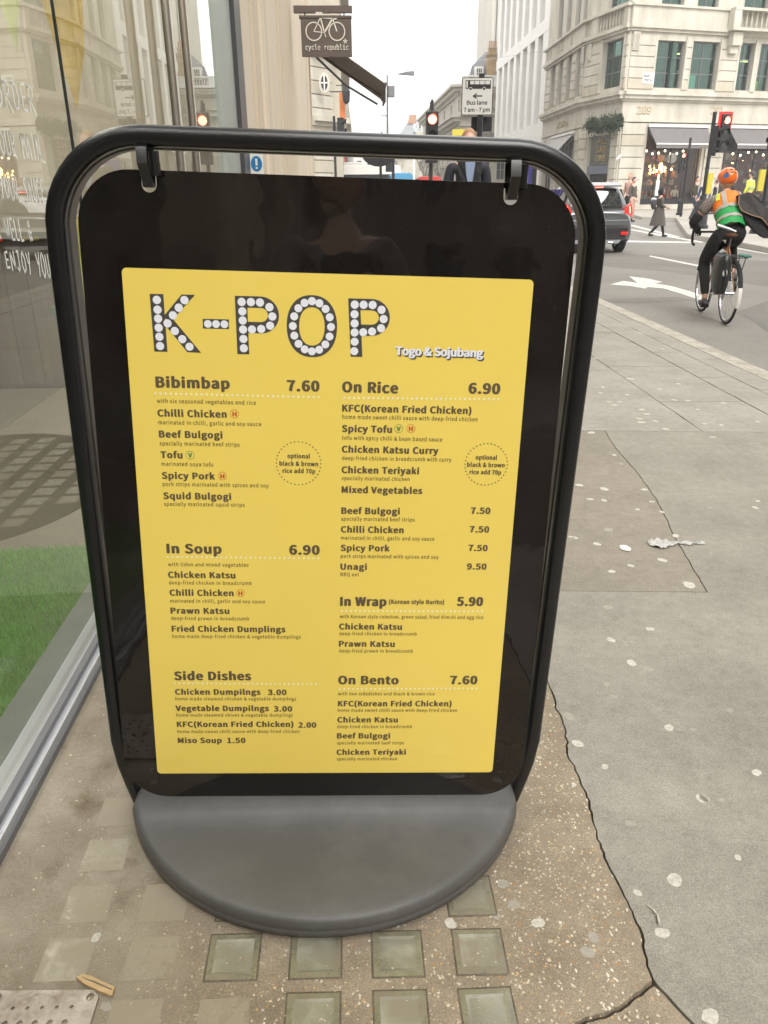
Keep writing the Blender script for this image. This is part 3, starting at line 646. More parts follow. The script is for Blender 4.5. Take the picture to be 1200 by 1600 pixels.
def oh(mb):
    c=uvp(487.5,510); a,b=.0435,.0525; o_=[];n_=[]
    for k in range(41):
        t=2*PI*k/40; s_=lambda v:(abs(v)**.9)*(1 if v>0 else -1)
        o_.append((c[0]+a*s_(math.cos(t)),c[1]+b*s_(math.sin(t)))); n_.append((c[0]+(a-.0215)*s_(math.cos(t)),c[1]+(b-.020)*s_(math.sin(t))))
    ring(mb,o_,n_)
c_=uvp(487.5,510)
mb=MB(); oh(mb); mb.build('title_letter',M['ink_logo'],poster)
mb=MB()
for k in range(16): t=2*PI*(k+.0)/16-PI/2; disc(mb,c_[0]+.0330*math.cos(t),c_[1]+.0425*math.sin(t),.0068,W0+.0003)
mb.build('title_dots',M['white_ink'],poster)
# --- menu lines: text, left px, baseline px, right px, style
H,I,D='H','I','D'
LINES=[
('Bibimbap',245.2,604.5,358,H),('7.60',449.7,610,497.9,H),('with six seasoned vegetables and rice',245.7,629,399.9,D),('Chilli Chicken',247.4,650,353.7,I),('marinated in chilli, garlic and soy sauce',248,662.4,408.4,D),
('Beef Bulgogi',249.7,682.8,347.2,I),('specially marinated beef strips',250,695.2,374.4,D),('Tofu',252,715,284.8,I),('marinated soya tofu',252.8,727.2,333.3,D),('Spicy Pork',254,747.3,335.3,I),
('pork strips marinated with spices and soy',254.8,758.7,420,D),('Squid Bulgogi',256.5,778.8,360.8,I),('specially marinated squid strips',256.8,789.6,382.3,D),
('In Soup',262.2,863.4,345.5,H),('6.90',453.3,865.3,498.2,H),('with Udon and mixed vegetables',263,883.9,388.5,D),('Chicken Katsu',263.8,901.9,367.3,I),('deep-fried chicken in breadcrumb',264.6,912.4,393.4,D),
('Chilli Chicken',266.2,929.8,364.6,I),('marinated in chilli, garlic and soy sauce',266.5,940.9,414.3,D),('Prawn Katsu',267.8,957.8,357.9,I),('deep-fried prawn in breadcrumb',268.1,968,389,D),('Fried Chicken Dumplings',269.5,986,445.5,I),
('home made deep-fried chicken & vegetable dumpilngs',269.7,996,470,D),('Side Dishes',273.8,1061.5,391.5,H),('Chicken Dumpilngs',274.6,1084.4,406.6,I),('3.00',419.2,1085,447.1,I),
('home made steamed chicken & vegetable dumpilngs',274.6,1093.5,462.7,D),('Vegetable Dumpilngs',275.4,1110,419.7,I),('3.00',428.6,1110.8,456,I),('home made steamed chives & vegetable dumpilngs',275.9,1119,457.6,D),
('KFC(Korean Fried Chicken)',277.5,1134.9,457.9,I),('2.00',466.8,1136,493.6,I),('home made sweet chilli sauce with deep-fried chicken',277.8,1144.6,467.8,D),('Miso Soup',279,1160,346.3,I),('1.50',356,1160,383.2,I),
('On Rice',535.7,612,620.6,H),('6.90',732.8,614,779.6,H),('KFC(Korean Fried Chicken)',535.4,642.4,735.5,I),('home made sweet chilli sauce with deep-fried chicken',534.8,653.8,746,D),('Spicy Tofu',535,674.2,611.6,I),
('tofu with spicy chilli & bean based sauce',534.5,686.5,690.8,D),('Chicken Katsu Curry',534.8,706.3,684,I),('deep-fried chicken in breadcrumb with curry',534.5,718,705,D),('Chicken Teriyaki',534.5,738.4,654,I),('specially marinated chicken',534,749.5,639.8,D),
('Mixed Vegetables',534.5,769.3,659,I),('Beef Bulgogi',534,802,623.8,I),('7.50',736,802,765,I),('specially marinated beef strips',533,812.8,647.6,D),('Chilli Chicken',533.4,831.2,629.8,I),('7.50',734,831,763.2,I),
('marinated in chilli, garlic and soy sauce',532.9,842.5,678.5,D),('Spicy Pork',533,860,608,I),('7.50',732,860,760.7,I),('pork strips marinated with spices and soy',532.6,871,685,D),('Unagi',532.6,889.3,572.5,I),('9.50',729.8,889,759,I),('BBQ eel',532,899.5,560.4,D),
('In Wrap',532.6,945.6,602.6,H),('(Korean style Burito)',608,942.8,693.2,'S'),('5.90',714.5,945.6,753,H),('with Korean style coleslow, green salad, fried Kimchi and egg rice',530.9,965.2,755,D),('Chicken Katsu',530.6,982.5,627.2,I),
('deep-fried chicken in breadcrumb',530.3,991.8,650.7,D),('Prawn Katsu',530.3,1009.4,615.9,I),('deep-fried prawn in breadcrumb',529.8,1018.7,645,D),('On Bento',529.5,1068,621.6,H),('7.60',703.7,1068,744.2,H),
('with two sidedishes and black & brown rice',528,1085.6,678.8,D),('KFC(Korean Fried Chicken)',528.6,1102.6,704.6,I),('home made sweet chilli sauce with deep-fried chicken',527.8,1111.4,713.9,D),('Chicken Katsu',527.8,1127.8,620.7,I),
('deep-fried chicken in breadcrumb',527,1136.9,643.4,D),('Beef Bulgogi',527.2,1152.8,608.8,I),('specially marinated beef strips',526.6,1162.4,631,D),('Chicken Teriyaki',526.6,1178.3,633.4,I),('specially marinated chicken',526.4,1187.3,620,D),
('optional',449.7,715.3,484,'O'),('black & brown',437.2,727,496.7,'O'),('rice add 70p',442,738.3,492.2,'O'),('optional',743.3,717.4,776,'O'),('black & brown',730,728.8,787.7,'O'),('rice add 70p',733.7,740.2,782.3,'O')]
CAPH={H:.0178,I:.0118,D:.0072,'S':.0088,'O':.0080}
for s_,xl,yb,xr,st in LINES:
    a=uvp(xl,yb); b=uvp(xr,yb+(xr-xl)*.008*(1-(yb-600)/600))
    ink=M['ink_thin'] if st==D else M['ink']
    text('menu_text',s_,ink,poster,PP(a[0],a[1],0),EU,-EV,CAPH[st],b[0]-a[0],bold={H:.026,I:.024,D:.005,'S':.018,'O':.018}[st],lift=W0,spacing=1.06)
a=uvp(618.2,554.2); b=uvp(753.5,556.5)
text('menu_text','Togo & Sojubang',M['ink_logo'],poster,PP(a[0]+.0020,a[1]+.0020,0),EU,-EV,.0140,b[0]-a[0],bold=.03,lift=W0)
text('menu_text','Togo & Sojubang',M['white_ink'],poster,PP(a[0],a[1],0),EU,-EV,.0140,b[0]-a[0],bold=.024,lift=W0+.0003)
def dots(x0,y0,x1,y1,n,mt=M['cream_ink'],r=.0021):
    mb=MB(); a=uvp(x0,y0); b=uvp(x1,y1)
    for k in range(n): disc(mb,a[0]+(b[0]-a[0])*k/(n-1),a[1]+(b[1]-a[1])*k/(n-1),r,W0,10)
    mb.build('dotted_rule',mt,poster)
for q in ((243,614.5,498,620.4,33),(262,869.6,497.5,871.8,32),(273.5,1067,494,1068.3,32),(538,621.5,778.5,623.6,33),(534,954.1,753,954.7,32),(531,1076,744.3,1074.8,32)): dots(*q)
for cx,cy,r in ((466.7,723.8,.0405),(759.5,725.5,.0395)):
    mb=MB(); c=uvp(cx,cy)
    for k in range(36): disc(mb,c[0]+r*math.cos(2*PI*k/36),c[1]+r*math.sin(2*PI*k/36),.0013,W0,8)
    mb.build('dotted_ring',M['ink'],poster)
for cx,cy,l in ((366.7,646.5,'H'),(297.3,710.8,'V'),(347.7,743.4,'H'),(375.9,926.3,'H'),(623,669.4,'V'),(642,669.4,'H')):
    c=uvp(cx,cy); mt=M['red_ink'] if l=='H' else M['green_ink']; mb=MB(); n=24
    for k in range(n):
        a0,a1=2*PI*k/n,2*PI*(k+1)/n
        mb.add([PP(c[0]+r*math.cos(a),c[1]+r*math.sin(a),W0) for r,a in ((.0079,a0),(.0079,a1),(.0071,a1),(.0071,a0))],[(0,1,2,3)])
    mb.build('diet_ring',mt,poster); text('diet_letter',l,mt,poster,PP(c[0],c[1]+.0040,0),EU,-EV,.0075,.0062,bold=.03,align='C',lift=W0)
# hanger straps through the holes, over the top bar
for hu in (.0535,.6495):
    c0=PP(hu,-.150,0); top=V((c0.x+.002,0,0)); mb=MB(); lp=[]
    tx=c0.x; tz=S(tx+.08,0,1.3665).z
    pth=[(tx,PP(hu,-.128,.009).y,PP(hu,-.128,0).z),(tx,PP(hu,-.14,.014).y,PP(hu,-.14,0).z),(tx,1.354,tz-.038),(tx,1.3565,tz-.024),(tx,1.359,tz-.015),(tx,1.364,tz-.0125),(tx,1.40,tz-.0125),(tx,1.412,tz-.02),(tx,1.41,tz-.04),(tx,PP(hu,-.14,-.012).y,PP(hu,-.14,0).z),(tx,PP(hu,-.127,-.006).y,PP(hu,-.127,0).z)]
    n=len(pth); vs=[]
    for i,(x,y,z) in enumerate(pth):
        a=V(pth[i-1]); b=V(pth[(i+1)%n]); d=(b-a).normalized(); nn=V((1,0,0)).cross(d)*.0016
        for sx in (-.0082,.0082):
            for q in (-1,1): vs.append(V((x+sx,y,z))+nn*q)
    fs=[]
    for i in range(n):
        j=(i+1)%n
        for a,b in ((0,1),(1,3),(3,2),(2,0)): fs.append((i*4+a,i*4+b,j*4+b,j*4+a))
    hg=mb.add(vs,fs).build('hanger_strap',M['strap'],sg,smooth=True)
    MB().tube([(tx+.015,1.372,tz-.020),(tx+.015,1.374,tz-.056)],.0085,8).build('strap_buckle',M['black_plastic'],hg)
# base: moulded D-shaped weight, half in front of the board and half behind
def base_out(k):
    pts=[]
    for sgn in (-1,1):
        a0=-PI/2
        for i in range(19):
            t=i/18; x=.421*math.cos(PI*t)*-1*sgn*-1
            pts.append((x*(1 if sgn==-1 else 1),sgn*(.115+.272*math.sin(PI*t)**.92)))
    return pts
out=[]; BR=.4486; am=math.acos(.42/BR)
for sg_ in (-1,1):
    for i in range(27):
        t=am+(PI-2*am)*i/26; out.append((-sg_*-1*BR*math.cos(t)*(1 if sg_>0 else -1)*1.0,sg_*(BR*math.sin(t)-.0876)))
out=[(BR*math.cos(am+(PI-2*am)*i/26),BR*math.sin(am+(PI-2*am)*i/26)-.0876) for i in range(27)]
out+= [(-x,-y) for x,y in out]
rings=[(.016,.0),(.010,.004),(.001,.010),(0,.024),(.0010,.026),(.0010,.028),(0,.030),(.001,.046),(.004,.0515),(.009,.0550),(.018,.0572),(.06,.0595),(.12,.061),(.2,.062),(.3,.0625),(.40,.063)]
vs=[];n=len(out)
for ins,z in rings:
    for x,y in out:
        q=V((x,y)); L_=q.length; q=q*(max(.01,L_-ins)/L_)
        zz=z+(.020*math.exp(-(q.y/.075)**2))*min(1,(z/.055))**2
        vs.append(V((-.08+q.x,1.39+q.y,gz(-.08+q.x)+zz+.0015)))
fs=[(i*n+k,i*n+(k+1)%n,(i+1)*n+(k+1)%n,(i+1)*n+k) for i in range(len(rings)-1) for k in range(n)]+[tuple(range(n)),tuple((len(rings)-1)*n+k for k in range(n))]
MB().add(vs,fs).build('base',M['rubber'],sg,smooth=True,ang=60)

# ================================================================== debris on the footway
def flat_poly_thing(name,label,cat,pxs,th,mt,lift=.002,zf=gz):
    pts=[tuple(at_p(*q)[:2]) for q in pxs]; o=slab(name,pts,lift+th,th,mt,None,zf=zf); return tag(o,label,cat)
t=thing('wood_splinter','broken sliver of pale wood lying beside the perforated metal plate','wood scrap',tuple(at_p(150,1545))[:2]+(0,))
slab('sliver',[tuple(at_p(*q)[:2]) for q in ((120,1532),(131,1527),(144,1530),(160,1538),(180,1547),(176,1561),(157,1554),(134,1543))],.009,.007,M['ply'],t)
slab('grain_ridge',[tuple(at_p(*q)[:2]) for q in ((130,1533),(150,1539),(176,1551),(175.5,1552.5),(148,1541))],.0102,.0012,M['bark'],t)
# perforated plate
pp=thing('metal_plate','worn galvanised plate with drilled holes at the lower left corner','plate',tuple(at_p(60,1575))[:2]+(0,))
c00=at_p(158,1549); 
def plate():
    cu=bpy.data.curves.new('p','CURVE'); cu.dimensions='2D'; cu.fill_mode='BOTH'; cu.extrude=.0015
    x1=c00.x; y1=c00.y; rot=.02
    loops=[[(x1-.34,y1-.22),(x1,y1-.22),(x1,y1-.012),(x1-.012,y1),(x1-.34,y1+.006)]]
    holes=[(x1-.014,y1-.013,.007),(x1-.172,y1-.010,.008)]
    for j in range(7):
        for i in range(13): holes.append((x1-.040-.0245*i-(j%2)*.003,y1-.030-.026*j,.0034 if j%2==0 else .0050))
    for hx,hy,r in holes: loops.append([(hx+r*math.cos(a),hy+r*math.sin(a)) for a in [2*PI*k/12 for k in range(12)]])
    for lp in loops:
        sp=cu.splines.new('POLY'); sp.points.add(len(lp)-1); sp.use_cyclic_u=True
        for q,(u,v) in zip(sp.points,lp): q.co=(u,v,0,1)
    o=bpy.data.objects.new('tmp',cu); C.objects.link(o); bpy.context.view_layer.update()
    me=bpy.data.meshes.new_from_object(o.evaluated_get(bpy.context.evaluated_depsgraph_get())); bpy.data.objects.remove(o)
    pr=origin(pp)
    for v in me.vertices: v.co=V((v.co.x,v.co.y,gz(v.co.x)+v.co.z+.0032))-pr
    me.materials.clear(); me.materials.append(M['galv']); return me
link(bpy.data.objects.new('perforated_sheet',plate()),pp)
# twig-like strip with a gum blob
q=[at_p(*a) for a in ((1011,1417),(1020,1424),(1027,1433),(1030,1447))]
tag(MB().tube([(a.x,a.y,gz(a.x)+.005) for a in q],.0022,8,rs=[.0013,.0018,.002,.0028]).build('rubber_band_scrap',M['gum'],None,smooth=True),'short curved pale strip stuck to the grey asphalt at lower right','litter')
# crumpled plastic wrap
mb=MB(); base_=at_p(1045,851); n=26; vs=[]
for i in range(n):
    for j in range(8):
        a=i/(n-1); wdt=(.040*math.sin(min(1,a*2.6)*PI)**.5 if a<.38 else .010+.008*math.sin(a*20)); wdt=max(wdt,.008)
        x=base_.x-.085+.235*a; y=base_.y+(j/7-.5)*wdt*2.1+.012*a+rg.uniform(-.004,.004)
        vs.append((x,y,gz(x)+.003+rg.uniform(0,.011)*(1 if a<.4 else .5)))
mb.add(vs,[(i*8+j,(i+1)*8+j,(i+1)*8+j+1,i*8+j+1) for i in range(n-1) for j in range(7)])
tag(mb.build('plastic_wrapper',M['plasticw'],None),'crumpled clear plastic wrapper lying across the joint of the brown patch','litter')
flat_poly_thing('paper_scrap','small white paper scrap on the brown asphalt patch','litter',[(968,853),(978,853),(986,858),(985,862),(977,861),(970,859)],.002,M['stick_w'])

# ================================================================== SHOPFRONT on the left
GX=-.800
sf=thing('glass_shopfront','tall frameless glass shop window with white handwriting, set in a low grey metal track','shop window',(GX,2,0))
yj=2.53
MB().add([(GX,-3.0,.045),(GX,yj-.006,.045),(GX,yj-.006,4.6),(GX,-3.0,4.6)],[(0,1,2,3)]).build('glass_pane',M['glass'],sf)
MB().add([(GX,yj+.006,.045),(GX,5.52,.045),(GX,5.52,4.6),(GX,yj+.006,4.6)],[(0,1,2,3)]).build('glass_pane',M['glass'],sf)
MB().box(GX-.004,GX+.003,yj-.0045,yj+.0045,.063,4.6).build('black_joint',M['blackm'],sf)
z0=.022
MB().box(GX-.045,-.753,-3.0,5.52,z0-.03,z0+.040).build('sill',M['alu'],sf,bevel=.002)
MB().box(-.757,-.748,-3.0,5.52,z0-.03,z0+.020).build('sill_face',M['alu_d'],sf,bevel=.001)
MB().box(GX-.125,GX-.050,-3.0,5.52,z0-.03,z0+.034).build('inner_track',mat('grey_green_track',(.12,.145,.135),.45,var=.1,scale=6),sf)
MB().box(GX+.012,GX+.030,-3.0,5.52,z0+.040,z0+.056).build('glazing_bead',M['alu_d'],sf)
# door edge strip, pale then dark, next to the stone pier
MB().box(GX-.05,GX+.02,5.53,6.2,.02,4.6).build('door_frame',mat('pale_green_grey_frame',(.34,.37,.345),.4,metal=.1,var=.04,scale=2),sf)
MB().box(GX-.05,GX+.05,6.205,6.55,.02,4.6).build('door_frame',mat('dark_grey_frame',(.062,.060,.066),.4,metal=.2),sf)
for y in (3.72,4.10):
    h=MB().tube([(GX+.075,y,.35),(GX+.075,y,3.6)],.019,20).build('door_handle',M['steel'],sf,smooth=True)
    mb=MB()
    for z in (.55,2.9): mb.tube([(GX+.006,y,z),(GX+.075,y,z)],.011,10)
    mb.build('handle_bracket',M['steel'],h)
MB().box(GX-.012,GX+.012,-3.0,6.55,4.6,4.9).build('head_rail',M['alu_d'],sf)
# handwriting in white marker: strokes per letter in a 1x1 cell
ST={'O':[[(.5,1),(.15,.8),(.08,.35),(.4,0),(.8,.2),(.9,.65),(.6,.98),(.4,1)]],'R':[[(.15,0),(.18,.95)],[(.1,.9),(.6,1),(.85,.75),(.6,.5),(.2,.48),(.95,-.1)]],'D':[[(.15,0),(.18,1)],[(.05,.98),(.7,.85),(.95,.45),(.6,.08),(.1,0)]],
'E':[[(.85,.98),(.2,.95),(.18,.05),(.9,.02)],[(.2,.5),(.75,.52)]],'Y':[[(.1,1),(.45,.5)],[(.9,1),(.4,0)]],'U':[[(.12,1),(.15,.2),(.5,0),(.85,.2),(.88,1)]],'M':[[(.08,0),(.15,1),(.5,.35),(.85,1),(.95,0)]],'A':[[(.05,0),(.45,1),(.9,0)],[(.2,.38),(.75,.38)]],
'I':[[(.5,1),(.5,0)]],'N':[[(.1,0),(.12,1),(.85,.02),(.88,1)]],'S':[[(.85,.9),(.5,1),(.15,.78),(.5,.52),(.85,.28),(.5,0),(.1,.1)]],'C':[[(.88,.85),(.5,1),(.12,.5),(.45,.02),(.9,.15)]],'X':[[(.1,1),(.9,0)],[(.88,1),(.12,0)]],
'W':[[(.05,1),(.25,0),(.5,.7),(.72,0),(.95,1)]],'L':[[(.15,1),(.18,.03),(.85,0)]],'J':[[(.3,1),(.9,1)],[(.65,1),(.6,.15),(.3,0),(.1,.2)]],'&':[[(.9,0),(.25,.75),(.45,1),(.65,.78),(.15,.3),(.4,0),(.9,.45)]]}
def write(s_,y0,y1,z0_,z1_,h0,h1):
    n=len(s_)
    for i,ch in enumerate(s_):
        if ch==' ': continue
        mb=MB()
        a=i/n; cw=(y1-y0)/n*.82; hh=h0+(h1-h0)*a; cy=y0+(y1-y0)*a; cz=z0_+(z1_-z0_)*a
        for st in ST[ch]:
            P_=[]
            for u,v in st: P_.append((GX+.002,cy+u*cw+rg.uniform(-.0012,.0012),cz+v*hh+rg.uniform(-.002,.002)))
            for a_,b_ in zip(P_[:-1],P_[1:]): 
                d=V(b_)-V(a_); nrm=V((0,-d.z,d.y)).normalized()*.0027
                mb.add([V(a_)-nrm,V(b_)-nrm,V(b_)+nrm,V(a_)+nrm],[(0,1,2,3)])
        mb.build('marker_letter',M['marker'],sf)
def gp(x,y): p=at_x(x,y,GX); return p.y,p.z
def wr(s_,xa,ya0,ya1,xb,yb0,yb1):     # left edge x with top/bottom, right edge x with top/bottom
    a0=gp(xa,ya0);a1=gp(xa,ya1);b0=gp(xb,yb0);b1=gp(xb,yb1); write(s_,a1[0],b1[0],a1[1],b1[1],a0[1]-a1[1],b0[1]-b1[1])
wr('TO ORDER'.replace('T','I'),-52,112,160,58,136,176)
wr('CHOOSE YOUR MAIN'.replace('H','N') if False else 'OSE YOUR MAIN',-48,198,238,66,212,250)
wr('CNOOSE YOUR SAUCE'.replace('CN','C'),-52,268,305,72,280,318)
wr('MIX WELL &',-22,338,372,52,344,378)
wr('ENJOY YOUR',9,392,420,88,396,440)
flush_text()
# the room behind the glass
room=thing('shop_interior','plain shop interior behind the glass with a pale floor','room',(-3,2,0))
MB().box(-7,GX-.13,-4,9,-.02,.018).build('floor',M['concrete'],room)
MB().box(-7.1,-7,-4,9,-.02,4.6).build('back_wall',M['plaster'],room); MB().box(-7,GX-.13,-4.1,-4,-.02,4.6).build('side_wall',M['plaster'],room); MB().box(-7,GX-.13,9,9.1,-.02,4.6).build('side_wall',M['plaster'],room)
MB().box(-7.1,GX-.02,-4.1,9.1,4.9,5.1).build('ceiling',M['plaster'],room)
ct=thing('wooden_counter','pale grey limed wood counter inside the shop','counter',(-2.2,5.5,.018))
MB().box(-4.5,-1.0,5.5,6.1,.018,1.02).build('carcass',M['wood'],ct)
for i in range(24):
    MB().box(-4.5+.146*i+.003,-4.5+.146*(i+1)-.003,5.478,5.498,.05,1.0).build('plank',M['wood'],ct)
MB().box(-4.55,-.96,5.44,6.15,1.02,1.06).build('worktop',mat('pale_worktop',(.45,.43,.38),.4),ct)
for k,y in enumerate((.2,2.6,5.0,7.4)):  # glowing panels added to brighten the room and grass, not lamps of the shop
    t=thing('added_light_panel',['added light panel nearest the camera, brightening the shop','second added light panel brightening the shop','third added light panel brightening the shop','deepest added light panel brightening the shop'][k],'added light',(-2.6,y,4.86),0,'added light panels in the shop')
    MB().box(-3.3,-1.7,y-.35,y+.35,4.84,4.895).build('housing',M['white'],t); MB().box(-3.25,-1.75,y-.3,y+.3,4.832,4.838).build('glow_plate',mat('added_lit_panel_%d'%k,(1,1,1),.5,emit=(1,.95,.85),estr=15),t)
# artificial grass with a curved far edge
def edge_y(x): t=(x+.93)/-1.6; return 2.80-.10*t-.25*t*t
mb=MB(); xs=np.linspace(-.93,-2.6,14); top=[(x,edge_y(x)) for x in xs]
sheet('turf_backing',[(-.93,-1.5)]+top+[(-2.6,-1.5)],.0215,M['grass_b'])
tb=bpy.data.objects['turf_backing']; tag(tb,'strip of bright green artificial grass laid inside along the glass','artificial grass'); 
rs=np.random.RandomState(5); N=52000
bx=-.932-rs.rand(N)*1.5; by=.55+rs.rand(N)*2.3; keep=by<np.array([edge_y(x) for x in bx]); bx=bx[keep];by=by[keep];N=len(bx)
ang=rs.rand(N)*2*PI; ln=.018+rs.rand(N)*.016; lean=rs.rand(N)*.014; la=rs.rand(N)*2*PI+1
wv=.0016; P0=np.stack([bx-np.cos(ang)*wv,by-np.sin(ang)*wv,np.full(N,.022)],1); P1=np.stack([bx+np.cos(ang)*wv,by+np.sin(ang)*wv,np.full(N,.022)],1); P2=np.stack([bx+np.cos(la)*lean,by+np.sin(la)*lean,.022+ln],1)
vv=np.empty((N*3,3)); vv[0::3]=P0;vv[1::3]=P1;vv[2::3]=P2
me=bpy.data.meshes.new('grass_blades'); me.from_pydata(vv.tolist(),[],np.arange(N*3).reshape(-1,3).tolist()); me.materials.append(M['grass'])
gb=link(bpy.data.objects.new('grass_blades',me),tb); gb['kind']='stuff'
# hanging decorations
for k,(x,y,z,c,s_,lb) in enumerate(((-1.35,3.2,2.15,(.80,.55,.05),.16,'yellow paper pennant hanging nearest the glass'),(-1.5,3.75,2.25,(.62,.58,.20),.10,'lemon yellow paper pennant hanging behind the first'),(-1.4,3.0,2.35,(.75,.25,.10),.14,'orange red paper pennant hanging at the top of the window'),(-1.6,4.4,2.2,(.55,.58,.25),.10,'pale green yellow paper pennant hanging deepest in the shop'),(-1.5,4.9,2.0,(.75,.50,.10),.12,'small amber paper pennant hanging over the counter'))):
    t=thing('paper_pennant',lb,'decoration',(x,y,z),0,'paper pennants hanging in the shop window')
    mb=MB(); mb.add([(x-s_,y,z+.35),(x+s_,y+.02,z+.35),(x+s_*.7,y,z),(x,y+.01,z-.28),(x-s_*.6,y+.02,z+.03)],[(0,1,2,3,4)]); mb.build('paper',mat('paper_%d'%k,c,.7,var=.2,scale=6),t)
    MB().tube([(x,y,z+.35),(x,y,4.9)],.003,6).build('string',M['white'],t)
# yellow-green bin / curtain beside the counter and pale cabinet
cab=thing('glass_cabinet','pale glass-topped cabinet inside the shop just behind the glass','cabinet',(-1.12,3.9,.018))
MB().box(-1.30,-.98,3.55,4.15,.018,.80).build('body',mat('pale_cabinet',(.42,.44,.40),.4,var=.05,scale=3),cab,bevel=.01); MB().box(-1.32,-.96,3.53,4.17,.80,.835).build('top',mat('green_glass_top',(.10,.16,.13),.15),cab,bevel=.004)
for i in range(5):
    tag(MB().lathe([(.03,0),(.033,.02),(.033,.24),(.012,.30),(.012,.36)],(-1.22+.05*i,3.75+.03*(i%2),.835),12).build('bottle',mat('yellow_green_glass_%d'%i,(.42,.42,.04),.3),None,smooth=True),'tall yellow green bottle, %s in the row on the cabinet top'%['leftmost','second','third','fourth','last'][i],'bottle','bottles on the cabinet')

# ================================================================== building tools
class Facade:                                  # vertical plane through a and b; s along, z up, d outwards (towards the street)
    def __init__(f,a,b,flip=1):
        f.a=V((a[0],a[1],0)); t=V((b[0]-a[0],b[1]-a[1],0)); f.L=t.length; f.t=t.normalized(); f.n=V((f.t.y,-f.t.x,0))*flip
    def T(f,s,d,z): p=f.a+f.t*s+f.n*d; return (p.x,p.y,z)
    def px(f,x,y): p=hit(x,y,f.a,f.n); return (p-f.a).dot(f.t),p.z
    def box(f,mb,s0,s1,z0,z1,d0,d1): return mb.box(s0,s1,d0,d1,z0,z1,T=lambda s,d,z:f.T(s,d,z))
    def wall(f,mb,s0,s1,z0,z1,d0,d1,holes):
        ss=sorted(set([s0,s1]+[h[i] for h in holes for i in (0,1) if s0<h[i]<s1])); zs=sorted(set([z0,z1]+[h[i] for h in holes for i in (2,3) if z0<h[i]<z1]))
        for a,b in zip(ss[:-1],ss[1:]):
            run=None
            for c,d in zip(zs[:-1],zs[1:]):
                ins=any(h[0]-1e-6<=a and b<=h[1]+1e-6 and h[2]-1e-6<=c and d<=h[3]+1e-6 for h in holes)
                if not ins: run=(run[0],d) if run else (c,d)
                else:
                    if run: f.box(mb,a,b,run[0],run[1],d0,d1)
                    run=None
            if run: f.box(mb,a,b,run[0],run[1],d0,d1)
    def text(f,body,mt,parent,s,z,cap,width=None,d=.03,ext=.03,align='L',fnt=None,off=.01): text('lettering',body,mt,parent,f.T(s,d,z),f.t,(0,0,1),cap,width,off=off,align=align,ext=ext,fnt=fnt)
def window(f,parent,s0,s1,z0,z1,glass,frame,bars=(1,1),inset=-.28,room=None,sill=None,fw=.06):
    w_=MB(); f.box(w_,s0,s0+fw,z0,z1,inset-.05,inset+.03); f.box(w_,s1-fw,s1,z0,z1,inset-.05,inset+.03); f.box(w_,s0+fw,s1-fw,z0,z0+fw,inset-.05,inset+.03); f.box(w_,s0+fw,s1-fw,z1-fw,z1,inset-.05,inset+.03)
    for i in range(1,bars[0]+1): s=s0+(s1-s0)*i/(bars[0]+1); f.box(w_,s-.025,s+.025,z0+fw,z1-fw,inset-.04,inset+.02)
    for i in range(1,bars[1]+1): z=z0+(z1-z0)*i/(bars[1]+1); f.box(w_,s0+fw,s1-fw,z-.022,z+.022,inset-.036,inset+.017)
    o=w_.build('window',frame,parent); o['kind']='thing' if False else o.get('kind','thing'); del o['kind']
    g=MB(); g.add([f.T(s0+fw*.5,inset-.01,z0+fw*.5),f.T(s1-fw*.5,inset-.01,z0+fw*.5),f.T(s1-fw*.5,inset-.01,z1-fw*.5),f.T(s0+fw*.5,inset-.01,z1-fw*.5)],[(0,1,2,3)]); g.build('pane',glass,o)
    if room: 
        r_=MB(); f.box(r_,s0-.3,s1+.3,z0-.2,z1+.1,-3.2,-3.1); r_.build('room_wall',room,o)
    return o
def balusters(f,parent,s0,s1,z0,z1,n,d,mt):
    h=z1-z0; base=None
    for i in range(n):
        s=s0+(s1-s0)*(i+.5)/n; p=f.T(s,d,z0)
        if base is None:
            base=MB().lathe([(.05,0),(.05,h*.06),(.03,h*.1),(.075,h*.3),(.06,h*.45),(.03,h*.75),(.05,h*.9),(.055,h)],(0,0,0),7).build('baluster',mt,None,local=True,smooth=True)
            C.objects.unlink(base); me=base.data; bpy.data.objects.remove(base)
        o=link(bpy.data.objects.new('baluster',me),parent); o.location=V(p)-origin(parent)

# ================================================================== BAR BUILDING on the far corner
P0=(15.7,68.7); P1=(15.5,57.1); P2=(16.67,52.0); P3=(26.9,54.85)
fA=Facade(P0,P1); fB=Facade(P1,P2); fC=Facade(P2,P3); P4=(P3[0]+(P3[0]-P2[0])*1.6,P3[1]+(P3[1]-P2[1])*1.6); fC2=Facade(P2,P4)
bb=thing('corner_bar_building','pale Portland stone building on the far corner with a bar on its ground floor','building',(16.67,52,FAR))
LC=fC2.L
TOP=19.0
hA=[(2.0,3.4,6.95,9.9),(4.5,5.7,6.95,9.9),(7.1,8.3,6.95,9.9),(9.7,10.9,6.95,9.9),(3.0,4.4,11.3,14.3),(5.8,7.0,11.3,14.3),(8.2,9.5,11.3,14.3),(10.3,11.3,11.3,14.3),(1.2,4.2,FAR+.3,4.2),(6.3,10.6,FAR+.3,4.55)]
hB=[(2.35,4.75,6.95,9.55),(2.4,4.8,11.3,14.3),(1.35,4.2,FAR,4.35)]
hC=[(1.95,3.95,6.85,9.35),(4.45,6.45,6.85,9.40),(7.95,9.05,6.85,9.45),(9.45,10.6,6.85,9.45),(12,13.6,6.85,9.45),(14.2,15.8,6.85,9.45),(18,19.6,6.85,9.45),(1.95,3.5,11.15,14.2),(4.45,5.95,11.15,14.2),(7.8,9.6,11.15,14.2),(10.2,12,11.15,14.2),(14,16,11.15,14.2),(18,20,11.15,14.2),
    (1.95,6.15,FAR+.32,4.75),(7.85,13.2,FAR+.32,4.75),(15,21,FAR+.32,4.75)]
